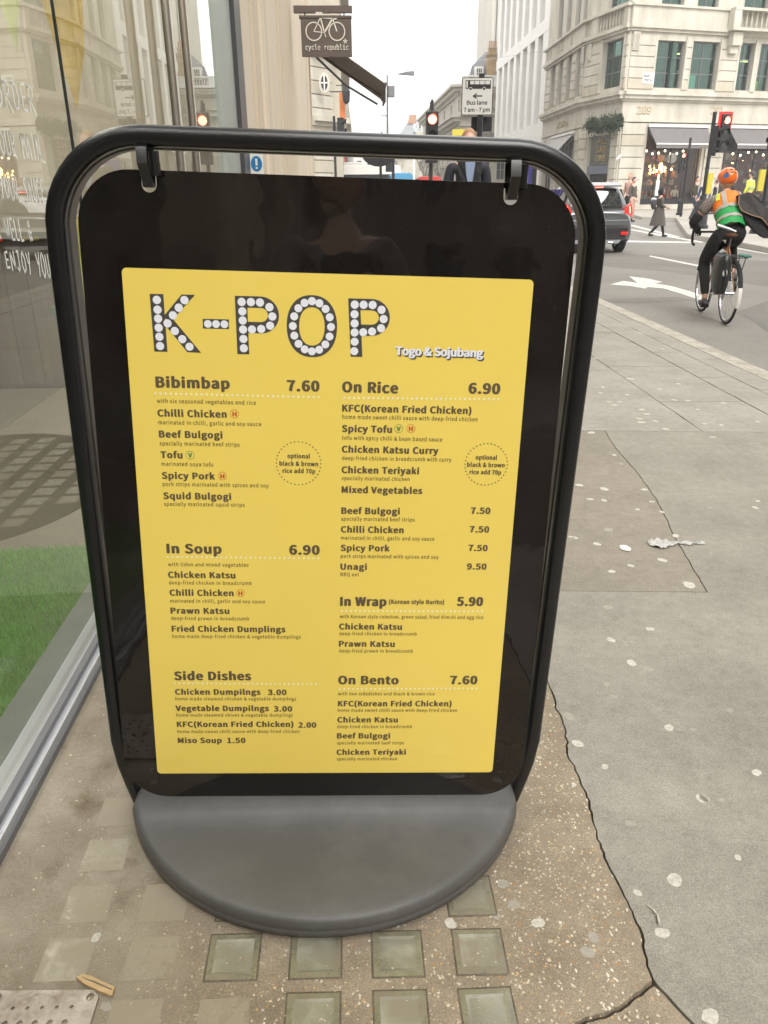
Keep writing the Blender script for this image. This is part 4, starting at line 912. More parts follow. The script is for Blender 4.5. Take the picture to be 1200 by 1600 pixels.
for f,hs_,L_ in ((fA,hA,fA.L),(fB,hB,fB.L),(fC2,hC,LC)):
    mb=MB(); f.wall(mb,0,L_,FAR,TOP,-.45,0,hs_); mb.build('wall',M['stone_l'],bb)
mb=MB()
def corn(z0,z1,d):
    for f,L_ in ((fA,fA.L),(fB,fB.L),(fC2,LC)): f.box(mb,-d*.3,L_+d*.3,z0,z1,0.002,d)
for z0,z1,d in ((6.10,6.22,.10),(6.22,6.42,.28),(6.42,6.62,.42),(4.98,5.10,.08),(9.75,9.9,.16),(9.9,10.1,.3),(11.0,11.12,.34)): corn(z0,z1,d)
mb.build('cornice',M['stone_l'],bb)
# banded piers: each course its own stone
def courses(f,s0,s1,z0,z1,h,d,joint=.05,cols=1):
    n=max(1,round((z1-z0)/h)); hh=(z1-z0)/n
    for i in range(n):
        for c in range(cols):
            a=s0+(s1-s0)*c/cols; b=s0+(s1-s0)*(c+1)/cols
            m_=MB(); f.box(m_,a+(.012 if c else 0),b-(.012 if c<cols-1 else 0),z0+hh*i+joint*.5,z0+hh*(i+1)-joint*.5,.002,d); m_.build('stone_block',M['stone_l'] if (i*7+c*3)%5 else M['stone'],bb)
for s0,s1 in ((.1,1.75),(6.35,7.7),(13.4,14.8)): courses(fC2,s0,s1,FAR+.55,4.9,.62,.10,cols=1)
for s0,s1 in ((0.15,1.2),(4.4,5.15)): courses(fB,s0,s1,FAR+.55,4.9,.62,.10)
for s0,s1 in ((.1,1.1),(4.4,6.1),(10.8,11.5)): courses(fA,s0,s1,FAR+.55,4.8,.62,.10)
for s0,s1 in ((.15,1.80),(4.05,4.38),(6.55,7.8),(10.8,11.9),(13.7,14.1),(16,17.9)): courses(fC2,s0,s1,6.75,9.6,.52,.07,cols=1)
for s0,s1 in ((.2,2.1),(4.9,5.2)): courses(fB,s0,s1,6.75,9.6,.52,.07)
for s0,s1 in ((.1,1.9),(3.5,4.4),(5.9,7.0),(8.4,9.6),(11.0,11.5)): courses(fA,s0,s1,6.95,9.6,.52,.07)
mb=MB()
for s0,s1 in ((1.8,1.94),(3.96,4.05),(4.38,4.44),(6.46,6.55),(7.8,7.94),(9.06,9.44)): fC2.box(mb,s0,s1,6.8,9.6,.003,.09)
for s0,s1 in ((2.12,2.34),(4.76,4.9)): fB.box(mb,s0,s1,6.8,9.7,.003,.09)
mb.build('window_surround',M['stone_l'],bb)
# fluted brackets
for f,s in ((fC2,.18),(fB,.55),(fC2,7.05),(fA,11.2)):
    m_=MB(); f.box(m_,s,s+.45,8.75,9.7,.08,.16)
    for k in range(4): f.box(m_,s+.05+.1*k,s+.10+.1*k,8.85,9.6,.162,.20)
    m_.build('bracket',M['stone_l'],bb)
m_=MB(); fC2.box(m_,6.9,7.6,9.2,9.9,.07,.55); fC2.box(m_,6.95,7.55,8.8,9.2,.07,.35); m_.build('bracket',M['stone_l'],bb)
# parapets and balustrades at first-floor balcony level
mb=MB()
fB.box(mb,1.0,1.75,10.1,11.0,.02,.22); fB.box(mb,4.75,5.2,10.1,11.0,.02,.22); fC2.box(mb,-.05,6.6,10.1,11.0,.02,.22); fC2.box(mb,6.6,7.1,10.1,11.0,.25,.75); fC2.box(mb,6.6,LC,9.95,10.1,.25,.80); fC2.box(mb,6.6,LC,11.0,11.14,.35,.78); fC2.box(mb,12.5,13.2,10.1,11,.25,.75); fC2.box(mb,19,20,10.1,11,.25,.75)
fA.box(mb,0,11.6,10.1,11.0,.02,.14)
mb.build('parapet',M['stone_l'],bb)
balusters(fB,bb,1.8,4.7,10.1,11.0,8,.12,M['stone_l']); balusters(fC2,bb,7.15,12.4,10.1,11.0,14,.5,M['stone_l']); balusters(fC2,bb,13.3,18.9,10.1,11.0,14,.5,M['stone_l'])
for s0,s1 in ((.6,1.3),(1.6,2.4),(4.0,4.8),(5.2,6.0),(7.9,8.6)):
    m_=MB()
    for k in range(4): fA.box(m_,s0+(s1-s0)*k/4,s0+(s1-s0)*(k+.6)/4,10.3,10.85,.142,.165)
    m_.build('carved_panel',M['stone'],bb)
fr_d=M['black']
for f,hs_ in ((fA,hA[:8]),(fB,hB[:2]),(fC2,hC[:13])):
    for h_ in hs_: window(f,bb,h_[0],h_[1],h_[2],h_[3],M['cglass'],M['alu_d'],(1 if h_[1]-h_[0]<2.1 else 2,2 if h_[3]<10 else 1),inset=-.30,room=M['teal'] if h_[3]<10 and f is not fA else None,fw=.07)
for f,s0,s1,z in ((fC2,2.2,3.0,8.9),(fC2,2.3,3.1,8.1),(fC2,4.8,5.5,8.95),(fC2,5.0,5.6,8.0),(fC2,8.2,8.8,8.9),(fC2,9.7,10.3,8.7),(fB,2.7,3.6,9.1),(fB,2.7,3.5,8.3),(fC2,8.1,8.7,8.2)):
    m_=MB(); f.box(m_,s0,s1,z,z+.07,-1.9,-1.75); m_.build('office_light',M['strip'],bb)
for f,s0,s1,z0,z1,c in ((fC2,4.6,5.5,6.95,7.7,(.25,.55,.5)),(fC2,9.6,10.4,6.95,7.5,(.6,.62,.05)),(fC2,2.6,3.4,6.95,7.5,(.03,.05,.06))):
    m_=MB(); f.box(m_,s0,s1,z0,z1,-.75,-.7); m_.build('office_screen',mat('office_item',c,.5),bb)
# backs of rooms so that nothing is seen through the shell
mb=MB()
mb.prism([P0,P1,P2,P4,(P4[0],90),(P0[0],90)],TOP,TOP+.3,lambda a,b,d:(a,b,d)); mb.build('roof',M['slate'],bb)
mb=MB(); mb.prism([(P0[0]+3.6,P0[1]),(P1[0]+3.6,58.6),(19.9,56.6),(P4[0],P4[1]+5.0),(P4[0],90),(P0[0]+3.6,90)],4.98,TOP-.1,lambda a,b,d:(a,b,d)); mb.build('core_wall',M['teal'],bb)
for z in (10.0,14.9):
    mb=MB(); mb.prism([(P0[0]+.6,P0[1]),(P1[0]+.6,P1[1]+.2),(P2[0]+.2,P2[1]+.6),(P4[0],P4[1]+.6),(P4[0],P4[1]+5),(19.9,56.6),(P1[0]+3.6,P0[1])],z,z+.1,lambda a,b,d:(a,b,d)); mb.build('floor_slab',M['darkroom'],bb)
# ground floor of the bar
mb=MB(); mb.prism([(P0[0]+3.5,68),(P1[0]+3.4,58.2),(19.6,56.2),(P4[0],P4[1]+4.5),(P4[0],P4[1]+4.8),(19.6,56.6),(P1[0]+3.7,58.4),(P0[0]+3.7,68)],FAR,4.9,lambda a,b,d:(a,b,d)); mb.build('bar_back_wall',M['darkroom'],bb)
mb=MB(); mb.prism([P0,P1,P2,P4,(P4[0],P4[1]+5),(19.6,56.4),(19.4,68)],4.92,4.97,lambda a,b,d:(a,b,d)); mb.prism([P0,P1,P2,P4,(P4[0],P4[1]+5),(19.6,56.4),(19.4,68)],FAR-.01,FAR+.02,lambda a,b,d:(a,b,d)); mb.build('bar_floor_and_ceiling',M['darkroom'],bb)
for h_ in hC[13:]: window(fC2,bb,h_[0],h_[1],h_[2]+.25,h_[3],M['bglass'],M['black'],(3,0),inset=-.25,fw=.08)
for h_ in hC[13:]:
    m_=MB(); fC2.box(m_,h_[0],h_[1],h_[2]-.3,h_[2]+.25,-.35,-.02); m_.build('stall_riser',M['black'],bb)
window(fA,bb,6.3,10.6,FAR+.5,4.5,M['bglass'],M['black'],(3,0),inset=-.25,fw=.08); window(fA,bb,1.2,4.2,FAR+.3,4.2,M['bglass'],M['black'],(2,0),inset=-.25,fw=.08)
# entrance with the bar's name over it
m_=MB(); fB.box(m_,1.4,4.15,2.62,4.33,-.30,-.22); o=m_.build('name_panel',M['grille'],bb)
for t_,z in (('ALL',3.86),('BAR',3.36),('ONE',2.86)): fB.text(t_,M['gold'],o,2.78,z,.36,1.25,d=-.215,ext=.02,align='C')
m_=MB(); fB.box(m_,1.35,4.2,2.10,2.60,-.30,-.10); m_.build('blue_grey_lintel',mat('blue_grey_paint',(.14,.16,.20),.6),bb)
for s0 in (1.45,2.82):
    m_=MB(); fB.box(m_,s0,s0+.08,FAR,2.08,-.36,-.28); fB.box(m_,s0+1.2,s0+1.28,FAR,2.08,-.36,-.28); fB.box(m_,s0+.08,s0+1.2,1.98,2.08,-.36,-.28); fB.box(m_,s0+.08,s0+1.2,FAR,.3,-.36,-.28)
    o=m_.build('door',M['black'],bb); m_=MB(); m_.add([fB.T(s0+.08,-.32,.3),fB.T(s0+1.2,-.32,.3),fB.T(s0+1.2,-.32,1.98),fB.T(s0+.08,-.32,1.98)],[(0,1,2,3)]); m_.build('pane',M['bglass'],o)
for t_,s,z,wd in (('289',1.0,5.42,1.05),('291',6.4,5.5,1.0)): fC2.text(t_,M['bronze'],bb,s,z,.40,wd,d=.01,ext=.02)
fA.text('ALL BAR ONE',M['bronze'],bb,5.2,5.35,.42,3.2,d=.01,ext=.03)
fC2.text('ALL BAR ONE',M['gold'],bb,5.05,3.55,.17,1.4,d=1.12,ext=.01)
# street name plate
m_=MB(); fC2.box(m_,1.12,2.0-.08,7.05,7.62,.075,.10); o=m_.build('street_name_plate',M['stick_w'],bb)
fC2.text('REGENT',M['blackm'],o,1.2,7.38,.13,.42,d=.102,ext=.002); fC2.text('STREET W1',M['blackm'],o,1.2,7.15,.13,.62,d=.102,ext=.002)
# garland of evergreen over the entrance
g_=thing('entrance_garland','bushy evergreen garland over the bar entrance','garland',fB.T(2.8,0,4.7))
mb=MB(); rl=random.Random(4)
for k in range(2600):
    s=rl.uniform(1.9,6.0); a=rl.gauss(0,.5); z=4.95+rl.gauss(0,.18)-.12*math.cos(s*4); d=.25+abs(rl.gauss(0,.22))
    if rl.random()<.2: z-=rl.uniform(0,.45)
    c=V(fB.T(s,d,z)); u=V((rl.uniform(-1,1),rl.uniform(-1,1),rl.uniform(-1,1))).normalized()*.10; v=u.cross(V((rl.uniform(-1,1),rl.uniform(-1,1),rl.uniform(-1,1)))).normalized()*.035
    mb.add([c-u,c+v,c+u,c-v],[(0,1,2,3)])
o=mb.build('foliage',M['leaf'],g_); o['kind']='stuff'
# awnings
def awning(name,label,f,s0,s1,zt,zb,out_,mt,group=None,arms=True,val=.22):
    t=thing(name,label,'awning',f.T((s0+s1)/2,0,zb),0,group)
    m_=MB(); m_.add([f.T(s0,.12,zt),f.T(s1,.12,zt),f.T(s1,out_,zb),f.T(s0,out_,zb),f.T(s0,.12,zt-.02),f.T(s1,.12,zt-.02),f.T(s1,out_,zb-.02),f.T(s0,out_,zb-.02)],[(0,1,2,3),(4,5,6,7),(0,3,7,4),(1,2,6,5)]); m_.build('canopy',mt,t)
    m_=MB(); f.box(m_,s0,s1,zb-.02,zb+.06,out_,out_+.06); m_.build('front_bar',M['white'],t)
    m_=MB(); f.box(m_,s0,s1,zb-val,zb-.021,out_+.01,out_+.022); m_.build('valance',mt,t)
    m_=MB(); f.box(m_,s0-.05,s1+.05,zt-.02,zt+.14,.11,.24); m_.build('cassette',M['white'],t)
    for s in (s0+.15,s1-.15): MB().tube([f.T(s,.15,zt-.35),f.T((s+ (s0+s1)/2*.15)/1.15,out_*.55,zb+.12),f.T(s,out_,zb)],.035,8).build('arm',M['alu_d'],t)
    return t
awning('wide_awning','grey fabric awning over the wide bar window right of the entrance',fC2,1.9,6.2,4.72,3.70,1.1,M['gawning'],'bar awnings')
awning('wide_awning','grey fabric awning behind the traffic signals at the right edge',fC2,7.9,13.2,4.72,3.70,1.1,M['gawning'],'bar awnings')
awning('wide_awning','grey fabric awning on the side street face of the bar',fA,4.4,10.7,4.72,3.5,1.3,mat('pale_grey_canvas',(.33,.32,.31),.8,var=.1,scale=3),'bar awnings')
# lamps inside the bar
ORD=['leftmost','second from left','third from left','fourth from left','fifth from left','sixth from left','seventh from left','eighth from left','ninth from left']
rl=random.Random(11)
def bulb(name,lb,grp,f,s,d,z,r,mt,cordz=4.9):
    t=thing(name,lb,'lamp',f.T(s,d,z),0,grp); m_=MB(); m_.ball(f.T(s,d,z),r,n=8,m_=6); m_.build('bulb',mt,t,smooth=True)
    if cordz: MB().tube([f.T(s,d,z+r),f.T(s,d,cordz)],.012,4).build('cord',M['black'],t)
for k in range(9): bulb('string_lamp','small white lamp, %s in the row under the left awning'%ORD[k],'white lamps in a row behind the bar windows',fC2,2.2+k*.46,-.9,3.32+.10*math.sin(k*2),.060,M['bulbw'])
for k in range(7): bulb('string_lamp','small white lamp, %s in the row in the right bar window'%ORD[k],'white lamps in the right bar window',fC2,8.2+k*.62,-1.0,3.30+.12*math.sin(k*1.7),.060,M['bulbw'])
for k in range(26):
    a=rl.uniform(0,2*PI); q=rl.uniform(.1,.8); bulb('chandelier_globe','amber globe lamp of the cluster hanging inside the bar','amber globe lamps hanging in the bar',fC2,4.2+q*1.1*math.cos(a) if k>5 else 2.3+.25*(k%3),-1.6+rl.uniform(-.3,.3),2.35+.45*q*math.sin(a) if k>5 else 1.9+.4*(k//3)+.2*rl.random(),.070,M['bulb'],None if k>5 else 4.9)
for k in range(18): bulb('bar_spot_lamp','small warm spot lamp deep inside the bar','warm spot lamps deep in the bar',fC2,rl.uniform(8,13),-2.6,rl.uniform(1.2,3.0),.045,M['bulb'],None)
m_=MB(); c=V(fC2.T(4.0,-1.2,1.4)); m_.lathe([(.11,0),(.11,.9),(.07,1.0),(.06,1.3)],(c.x,c.y,.75),10); tag(m_.build('table_lamp',mat('pale_lamp',(.7,.85,.75),.4,emit=(.7,.9,.8),estr=.8),None,smooth=True),'slim pale green glass table lamp in the bar window','lamp')
c=V(fC2.T(5.0,-1.4,3.0)); m_=MB(); m_.lathe([(.30,-.04),(.30,.04)],c,20,T=lambda p:V((p.x,p.z,p.y))); m_.lathe([(.24,-.05),(.24,-.042)],c,20,T=lambda p:V((p.x,p.z,p.y))); tag(m_.build('wall_clock',M['alu'],None),'round grey clock hanging inside the bar window','clock')
for k,(s,w_,z0,z1,cc,lb) in enumerate(((2.6,.5,.9,1.5,(.02,.02,.05),'dark blue chair back in the bar window'),(5.2,.4,.7,1.3,(.22,.13,.10),'seated guest shape in a rosy top in the bar window'),(8.8,.9,1.6,3.2,(.12,.02,.02),'dark red panelled booth in the right bar window'),(10.8,1.1,1.5,2.9,(.14,.03,.03),'red upholstered bench back in the right bar window'))):
    m_=MB(); fC2.box(m_,s,s+w_,z0,z1,-2.2,-2.0); fC2.box(m_,s+.03,s+w_-.03,z0-.6,z0-.001,-2.18,-2.02); tag(m_.build('bar_furniture',mat('bar_item_%d'%k,cc,.7),None,bevel=.02),lb,'furniture')
rl=random.Random(21)
for f_,a_,b_,nm in ((fC2,1.9,6.2,'left'),(fC2,7.9,13.2,'right')):
    for part_ in range(5):
        cc=[(.30,.12,.04),(.20,.05,.03),(.12,.16,.12),(.34,.26,.16),(.05,.05,.07)][part_]; mb=MB()
        for k in range(34):
            s0=rl.uniform(a_,b_-.4); z0=rl.choice([.5,.75,1.4,1.9,2.4,2.9])+rl.uniform(-.1,.1); w_=rl.uniform(.06,.35); h=rl.uniform(.1,.4); d=-rl.uniform(1.2,3.0); f_.box(mb,s0,s0+w_,z0,z0+h,d-.08,d)
        o=mb.build('shelf_goods',mat('shelf_goods_%s_%d'%(nm,part_),cc,.5),bb); o['kind']='stuff'
# security camera by the entrance
t=thing('security_camera','white security camera on the corner pier beside the bar entrance','camera',fC2.T(.0,.3,3.0)); MB().tube([fC2.T(.05,.12,3.05),fC2.T(0,.35,3.05)],.03,8).build('arm',M['white'],t); m_=MB(); m_.tube([fC2.T(-.02,.35,3.1),fC2.T(-.5,.6,2.85)],.07,10); m_.build('housing',M['white'],t)

# ================================================================== MODERN FINNED BUILDING beside it
mbld=thing('finned_building','tall white modern office with deep vertical stone fins beyond the bar','building',(15.7,76,FAR))
fM=Facade((15.7,92),(15.7,68.75))
L_=fM.L; mb=MB(); bands=[(4.9,6.2),(12.6,13.5),(20,20.9),(26,27)]
for z0,z1 in bands: fM.box(mb,0,L_,z0,z1,-.9,0)
fM.box(mb,L_-2.2,L_,FAR,4.9,-.9,0)
mb.build('band_course',M['whitebright'],mbld)
s=L_-.01; k=0
pitch=3.0
while s>0:
    wd=1.9 if k==0 else 1.15
    for z0,z1 in zip([b[1] for b in bands[:-1]],[b[0] for b in bands[1:]]):
        m_=MB(); fM.box(m_,max(0,s-wd),s,z0,z1,-.9,-.02); m_.build('stone_fin',M['whitebright'],mbld)
    s-= wd+pitch-1.15; k+=1
m_=MB(); fM.box(m_,0,L_,6.2,26,-1.3,-.92); m_.build('recessed_glazing',mat('grey_recess_panel',(.33,.29,.27),.6,var=.06,scale=1,stretch=(1,1,.1)),mbld)
for s in np.arange(1.2,L_-2.5,pitch):
    m_=MB(); fM.box(m_,s,s+.5,6.3,25.5,-.915,-.88); m_.build('window',M['win_dark'],mbld)
m_=MB(); fM.box(m_,0,L_-2.2,4.75,4.9,-6,-.05); fM.box(m_,0,L_-2.2,FAR,4.7,-6.2,-6.0); m_.build('arcade_soffit',mat('arcade_brown',(.13,.09,.06),.7,var=.1),mbld)
m_=MB(); m_.box(15.75+.95,30,68.9,92,20,27); m_.build('upper_block',M['whitebright'],mbld)
m_=MB(); fM.box(m_,3.2,8.0,12.3,13.9,.0,1.2); 
# ================================================================== GEORGIAN TERRACE and chimneyed houses beyond
gt=thing('terrace_house','white stucco house with balustrade, dormers and a brick chimney behind the bus lane sign','building',(17,100,FAR))
fG=Facade((13.6,100),(22,100),1)
def gpx(x,y): return fG.px(x,y)
mb=MB(); hG=[(4.0,5.0,2.2,4.4),(6.0,7.0,2.2,4.4),(2.2,3.2,2.2,4.4),(4.1,4.9,5.6,6.9),(5.9,6.7,5.6,6.9),(2.3,3.1,5.6,6.9)]
fG.wall(mb,-.5,8.4,FAR,12.0,-.4,0,hG); mb.build('wall',M['stone'],gt)
for h_ in hG: window(fG,gt,*h_,M['win_dark'],M['stone_l'],(1,1),inset=-.2)
mb=MB()
for z0,z1,d in ((5.0,5.2,.15),(7.15,7.3,.2),(7.3,7.5,.45),(8.0,8.15,.2),(9.0,9.12,.3),(9.12,9.3,.55),(9.75,9.95,.25),(11.15,11.35,.25),(11.35,11.65,.55),(11.65,11.8,.7)): fG.box(mb,-.6,8.6,z0,z1,.002,d)
fG.box(mb,2.2,5.3,9.96,10.06,.16,.5); mb.build('cornice',M['stone_l'],gt)
mb=MB(); mb.prism([(2.3,9.32),(4.3,9.32),(3.3,9.74)],.003,.3,lambda a,b,d:fG.T(a,d,b)); mb.build('pediment',M['stone_d'],gt)
mb=MB(); fG.box(mb,-.5,8.4,12.0,12.25,.05,.4); fG.box(mb,-.5,8.4,13.0,13.15,.05,.35)
for s in (-.5,2.9,5.9): fG.box(mb,s,s+.8,12.25,13.0,.08,.32)
mb.build('parapet',M['white'],gt); balusters(fG,gt,3.8,5.9,12.25,13.0,8,.2,M['white']); balusters(fG,gt,6.7,8.4,12.25,13.0,6,.2,M['white']); balusters(fG,gt,.3,2.9,12.25,13.0,9,.2,M['white'])
mb=MB(); mb.add([fG.T(.1,-.6,12.1),fG.T(8.6,-.6,12.1),fG.T(8.6,-1.7,14.3),fG.T(.9,-1.7,14.3),fG.T(8.6,-5,16.2),fG.T(3.0,-5,16.2),fG.T(.1,-12,12.1),fG.T(8.6,-12,12.1)],[(0,1,2,3),(3,2,4,5),(0,3,5,6),(5,4,7,6)]); mb.build('roof',M['slate'],gt)
for s in (1.15,3.95):
    m_=MB(); fG.box(m_,s,s+.95,12.9,14.15,-1.9,-.55); o=m_.build('dormer',M['white'],gt); window(fG,o,s+.15,s+.80,13.0,13.95,M['win_dark'],M['white'],(2,1),inset=-.50,fw=.03)
ch=thing('brick_chimney','yellow brick chimney stack with clay pots directly above the bus lane sign','chimney',fG.T(3.0,-.5,12))
m_=MB(); fG.box(m_,2.48,3.72,12.1,15.2,-1.5,-.35); fG.box(m_,2.40,3.80,15.2,15.35,-1.6,-.27); fG.box(m_,2.65,3.55,15.35,15.9,-1.3,-.5); m_.build('stack',M['brick'],ch)
m_=MB(); fG.box(m_,2.6,3.6,15.9,16.0,-1.35,-.45); m_.build('stack_cap',M['stone_d'],ch)
for k in range(4): MB().lathe([(.10,0),(.09,.15),(.08,.6),(.11,.68)],fG.T(2.75+.24*k,-.9,16.0),8).build('chimney_pot',M['redbrick'],ch)
# street side of the same terrace receding towards the far end
ts=thing('terrace_row','cream stucco terrace with deep cornices receding behind the traffic signal','building',(13.6,120,FAR))
fT=Facade((13.1,149),(13.1,100.6)); hT=[]
for k in range(9):
    s=fT.L-5-7.4*k
    if s<1: break
    for z0,z1 in ((1.0,4.0),(5.4,7.8)): hT.append((s,s+1.5,z0,z1))
    
    for z0,z1 in ((1.0,4.0),(5.4,7.8),(9.6,10.9)): hT.append((s+3.4,s+4.9,z0,z1))
mb=MB(); fT.wall(mb,0,fT.L,FAR,11.3,-.5,0,hT); mb.build('wall',M['stone_l'],ts)
for h_ in hT:
    if h_[3]<11: window(fT,ts,*h_,M['win_dark'],M['white'],(1,1),inset=-.2)
mb=MB()
for z0,z1,d in ((8.2,8.5,.3),(8.5,8.9,.8),(8.9,9.1,1.1),(11.3,11.6,.3),(11.6,12.0,.8),(12.0,12.25,1.2)): fT.box(mb,0,fT.L+d,z0,z1,.002,d)
mb.build('cornice',M['stone_l'],ts)
mb=MB(); fT.box(mb,0,fT.L,12.25,12.9,-.6,-.2); mb.build('parapet',M['white'],ts)
# set back tower house, top right of the sky gap
tb_=thing('brick_tower_block','tall yellow brick house side with white quoins rising behind the chimney','building',(24,112,FAR))
m_=MB(); m_.box(19.62,31,112,124,FAR,40); m_.build('wall',M['brick'],tb_)
m_=MB(); m_.box(18.3,19.6,111.6,124,FAR,40); m_.build('side_wall',mat('cream_render',(.55,.52,.45),.8,var=.08,scale=.3),tb_)
for k in range(22):
    m_=MB(); m_.box(19.45,19.8+.12*(k%2),111.4,111.59,12+k*.8,12.6+k*.8); m_.build('quoin',M['white'],tb_)
MB().tube([(18.8,111.4,12),(18.8,111.4,38)],.09,6).build('drainpipe',M['slate'],tb_)
wb=thing('white_penthouse','low pale rooftop storey left of the slate roofs','building',(16.5,140,FAR)); m_=MB(); m_.box(17.0,26,138,150,FAR,15.6); m_.build('wall',M['white'],wb); m_=MB(); m_.box(16.0,26,137,150,15.7,15.9); m_.box(15.4,26,136.6,150,13.4,13.6); m_.build('balcony_slab',M['white'],wb)
# far end of the street
fe=thing('slate_roof_hotel','distant pale hotel with a zinc mansard and arched white dormers behind the signal','building',(20,230,FAR))
fE=Facade((15.8,200),(42,200)); m_=MB(); hE=[(1+3.2*k,2.2+3.2*k,z,z+2.2) for k in range(7) for z in (1.5,5.2,9.2)]; fE.wall(m_,0,26,FAR,13.6,-.5,0,hE); m_.build('wall',M['stone_l'],fe)
for h_ in hE: window(fE,fe,*h_,M['win_dark'],M['white'],(1,1),inset=-.25)
m_=MB(); m_.add([fE.T(-.5,0,13.6),fE.T(26,0,13.6),fE.T(26,-2.5,17.2),fE.T(1.8,-2.5,17.2),fE.T(-.5,-12,13.6),fE.T(1.8,-10,17.2),fE.T(26,-10,17.2),fE.T(26,-12,13.6)],[(0,1,2,3),(0,3,5,4),(3,2,6,5),(5,6,7,4)]); m_.build('mansard_roof',M['lead'],fe)
for k in range(8):
    s=.6+2.1*k; m_=MB(); pts=[(s,14.1),(s+.9,14.1),(s+.9,15.4)]+[(s+.45+.45*math.cos(a),15.4+.5*math.sin(a)) for a in [PI*j/8 for j in range(1,8)]]+[(s,15.4)]
    m_.prism(pts,-1.5,-.1,lambda a,b,d:fE.T(a,d,b)); o=m_.build('dormer',M['white'],fe); m_=MB(); fE.box(m_,s+.25,s+.65,14.3,15.5,-.098,-.06); m_.build('window',M['win_dark'],o)
tr=thing('gabled_house','distant house with a pale gable and orange chimney left of the traffic signal','building',(12.5,190,FAR))
m_=MB(); m_.box(10.6,14.6,190,199,FAR,11.3); m_.build('wall',M['stone_l'],tr); m_=MB(); m_.prism([(10.6,11.3),(14.6,11.3),(14.6,15.2),(13.8,15.4)],190,199,lambda a,b,d:(a,d,b)); m_.build('gable',M['lead'],tr); m_=MB(); m_.prism([(13.3,14.6),(15.2,14.6),(15.2,16.3),(13.7,16.3)],189.6,191,lambda a,b,d:(a,d,b)); m_.build('chimney_stack',M['redbrick'],tr)
for k in range(2): m_=MB(); m_.box(11.2+1.7*k,12.1+1.7*k,189.9,189.99,7.5,9.5); m_.build('window',M['win_dark'],tr)
lo=thing('low_white_building','low pale building closing the far end of the street behind the bare tree','building',(5,215,FAR))
fL=Facade((-4,215),(12.3,215)); m_=MB(); hL=[(1.0+2.6*k,2.2+2.6*k,z,z+2.0) for k in range(6) for z in (2,6)]; fL.wall(m_,0,16.3,FAR,11,-.4,0,hL); m_.build('wall',M['white'],lo)
for h_ in hL: window(fL,lo,*h_,M['win_dark'],M['white'],(1,1),inset=-.2)

# ================================================================== LEFT SIDE: stone pier building, projecting sign, awning
sb=thing('stone_pier_building','buff limestone shopfront piers left of the hanging cycle shop sign','building',(-.8,7,0))
def pier(x1,y0,y1,mt): m_=MB(); m_.box(-3.0,x1,y0,y1,-.05,14); m_.build('pier',mt,sb)
pier(-.765,6.56,7.3,M['pier2']); pier(-.740,7.302,8.6,M['pier']); pier(-.765,8.602,10.1,M['pier2']); pier(-.740,10.102,12.6,M['pier']); pier(-.765,12.602,18.2,M['pier2']); pier(-.83,18.202,20.8,M['pier'])
m_=MB(); m_.box(-.80,-.715,7.75,8.05,-.03,14); m_.build('pilaster_strip',M['pier2'],sb); m_=MB(); m_.box(-.80,-.735,17.4,18.22,-.03,14); m_.build('pilaster_strip',M['pier2'],sb)
m_=MB(); m_.box(-3.0,-.55,6.6,18.2,9.2,9.6); m_.build('cornice',M['pier2'],sb)
m_=MB(); m_.box(-3.0,GX-.01,6.0,6.6,4.62,14); m_.box(-3.0,-.83,-6,6.0,4.92,14); m_.build('upper_wall',M['pier'],sb)
p=at_y(401,255,6.94)
st_=thing('blue_notice_sticker','round blue and white notice sticker on the stone pier','sticker',(p.x-.01,6.94,p.z))
p=at_x(401,256,-.733); c=V((-.733,p.y,p.z)); 
c=at_y(401,256,6.555); 
m_=MB(); m_.box(c.x-.055,c.x+.050,6.548,6.556,c.z-.085,c.z+.085); m_.build('backing',M['stick_w'],st_)
m_=MB(); m_.add([(c.x+.043*math.cos(2*PI*k/24),6.5465,c.z+.055*math.sin(2*PI*k/24)) for k in range(24)],[tuple(range(24))]); m_.build('blue_disc',M['stick_b'],st_)
m_=MB(); m_.box(c.x-.008,c.x+.008,6.5445,6.5462,c.z-.012,c.z+.036); m_.box(c.x-.008,c.x+.008,6.5445,6.5462,c.z-.036,c.z-.022); m_.build('mark',M['stick_w'],st_)
# projecting sign
SY=12.3
cs=thing('hanging_shop_sign','square brown projecting sign with a white bicycle reading cycle republic','shop sign',(-.45,SY,2.5)); KS=SY/9.0
c0=at_y(472,88,SY); c1=at_y(549,22,SY); ct_=at_y(468,8,SY).z
x0,x1,z0,z1=c0.x,c1.x,c0.z,c1.z
m_=MB(); m_.box(x0,x1,SY,SY+.09,z0,z1-.05); m_.build('board',M['sign_br'],cs,bevel=.006)
m_=MB(); m_.box(x0-.02,x1+.005,SY-.01,SY+.10,z1-.045,z1-.015); m_.build('board_rail',M['sign_br'],cs)
m_=MB(); m_.box(x0-.09,x1+.012,SY,SY+.085,z1+.02,z1+.10); m_.build('bracket_beam',M['sign_br'],cs)
for x in (x0+.06,x1-.1): MB().tube([(x,SY+.045,z1-.02),(x,SY+.045,z1+.03)],.01,6).build('hanger',M['black'],cs)
cx=(x0+x1)/2; yy=SY-.006
def bl(mb,a,b,w_=.008):
    a=(cx+(a[0]-cx)*KS,z0+(a[1]-z0)*KS); b=(cx+(b[0]-cx)*KS,z0+(b[1]-z0)*KS); w_*=KS
    a=V((a[0],yy,a[1])); b=V((b[0],yy,b[1])); d=(b-a).normalized(); n_=V((-d.z,0,d.x))*w_*.5; q=V((0,-.003,0)); mb.add([a-n_,b-n_,b+n_,a+n_,a-n_+q,b-n_+q,b+n_+q,a+n_+q],[(4,5,6,7),(0,1,5,4),(2,3,7,6)])
m_=MB(); wr_=.078; w1=(cx-.125,z0+.215); w2=(cx+.105,z0+.215)
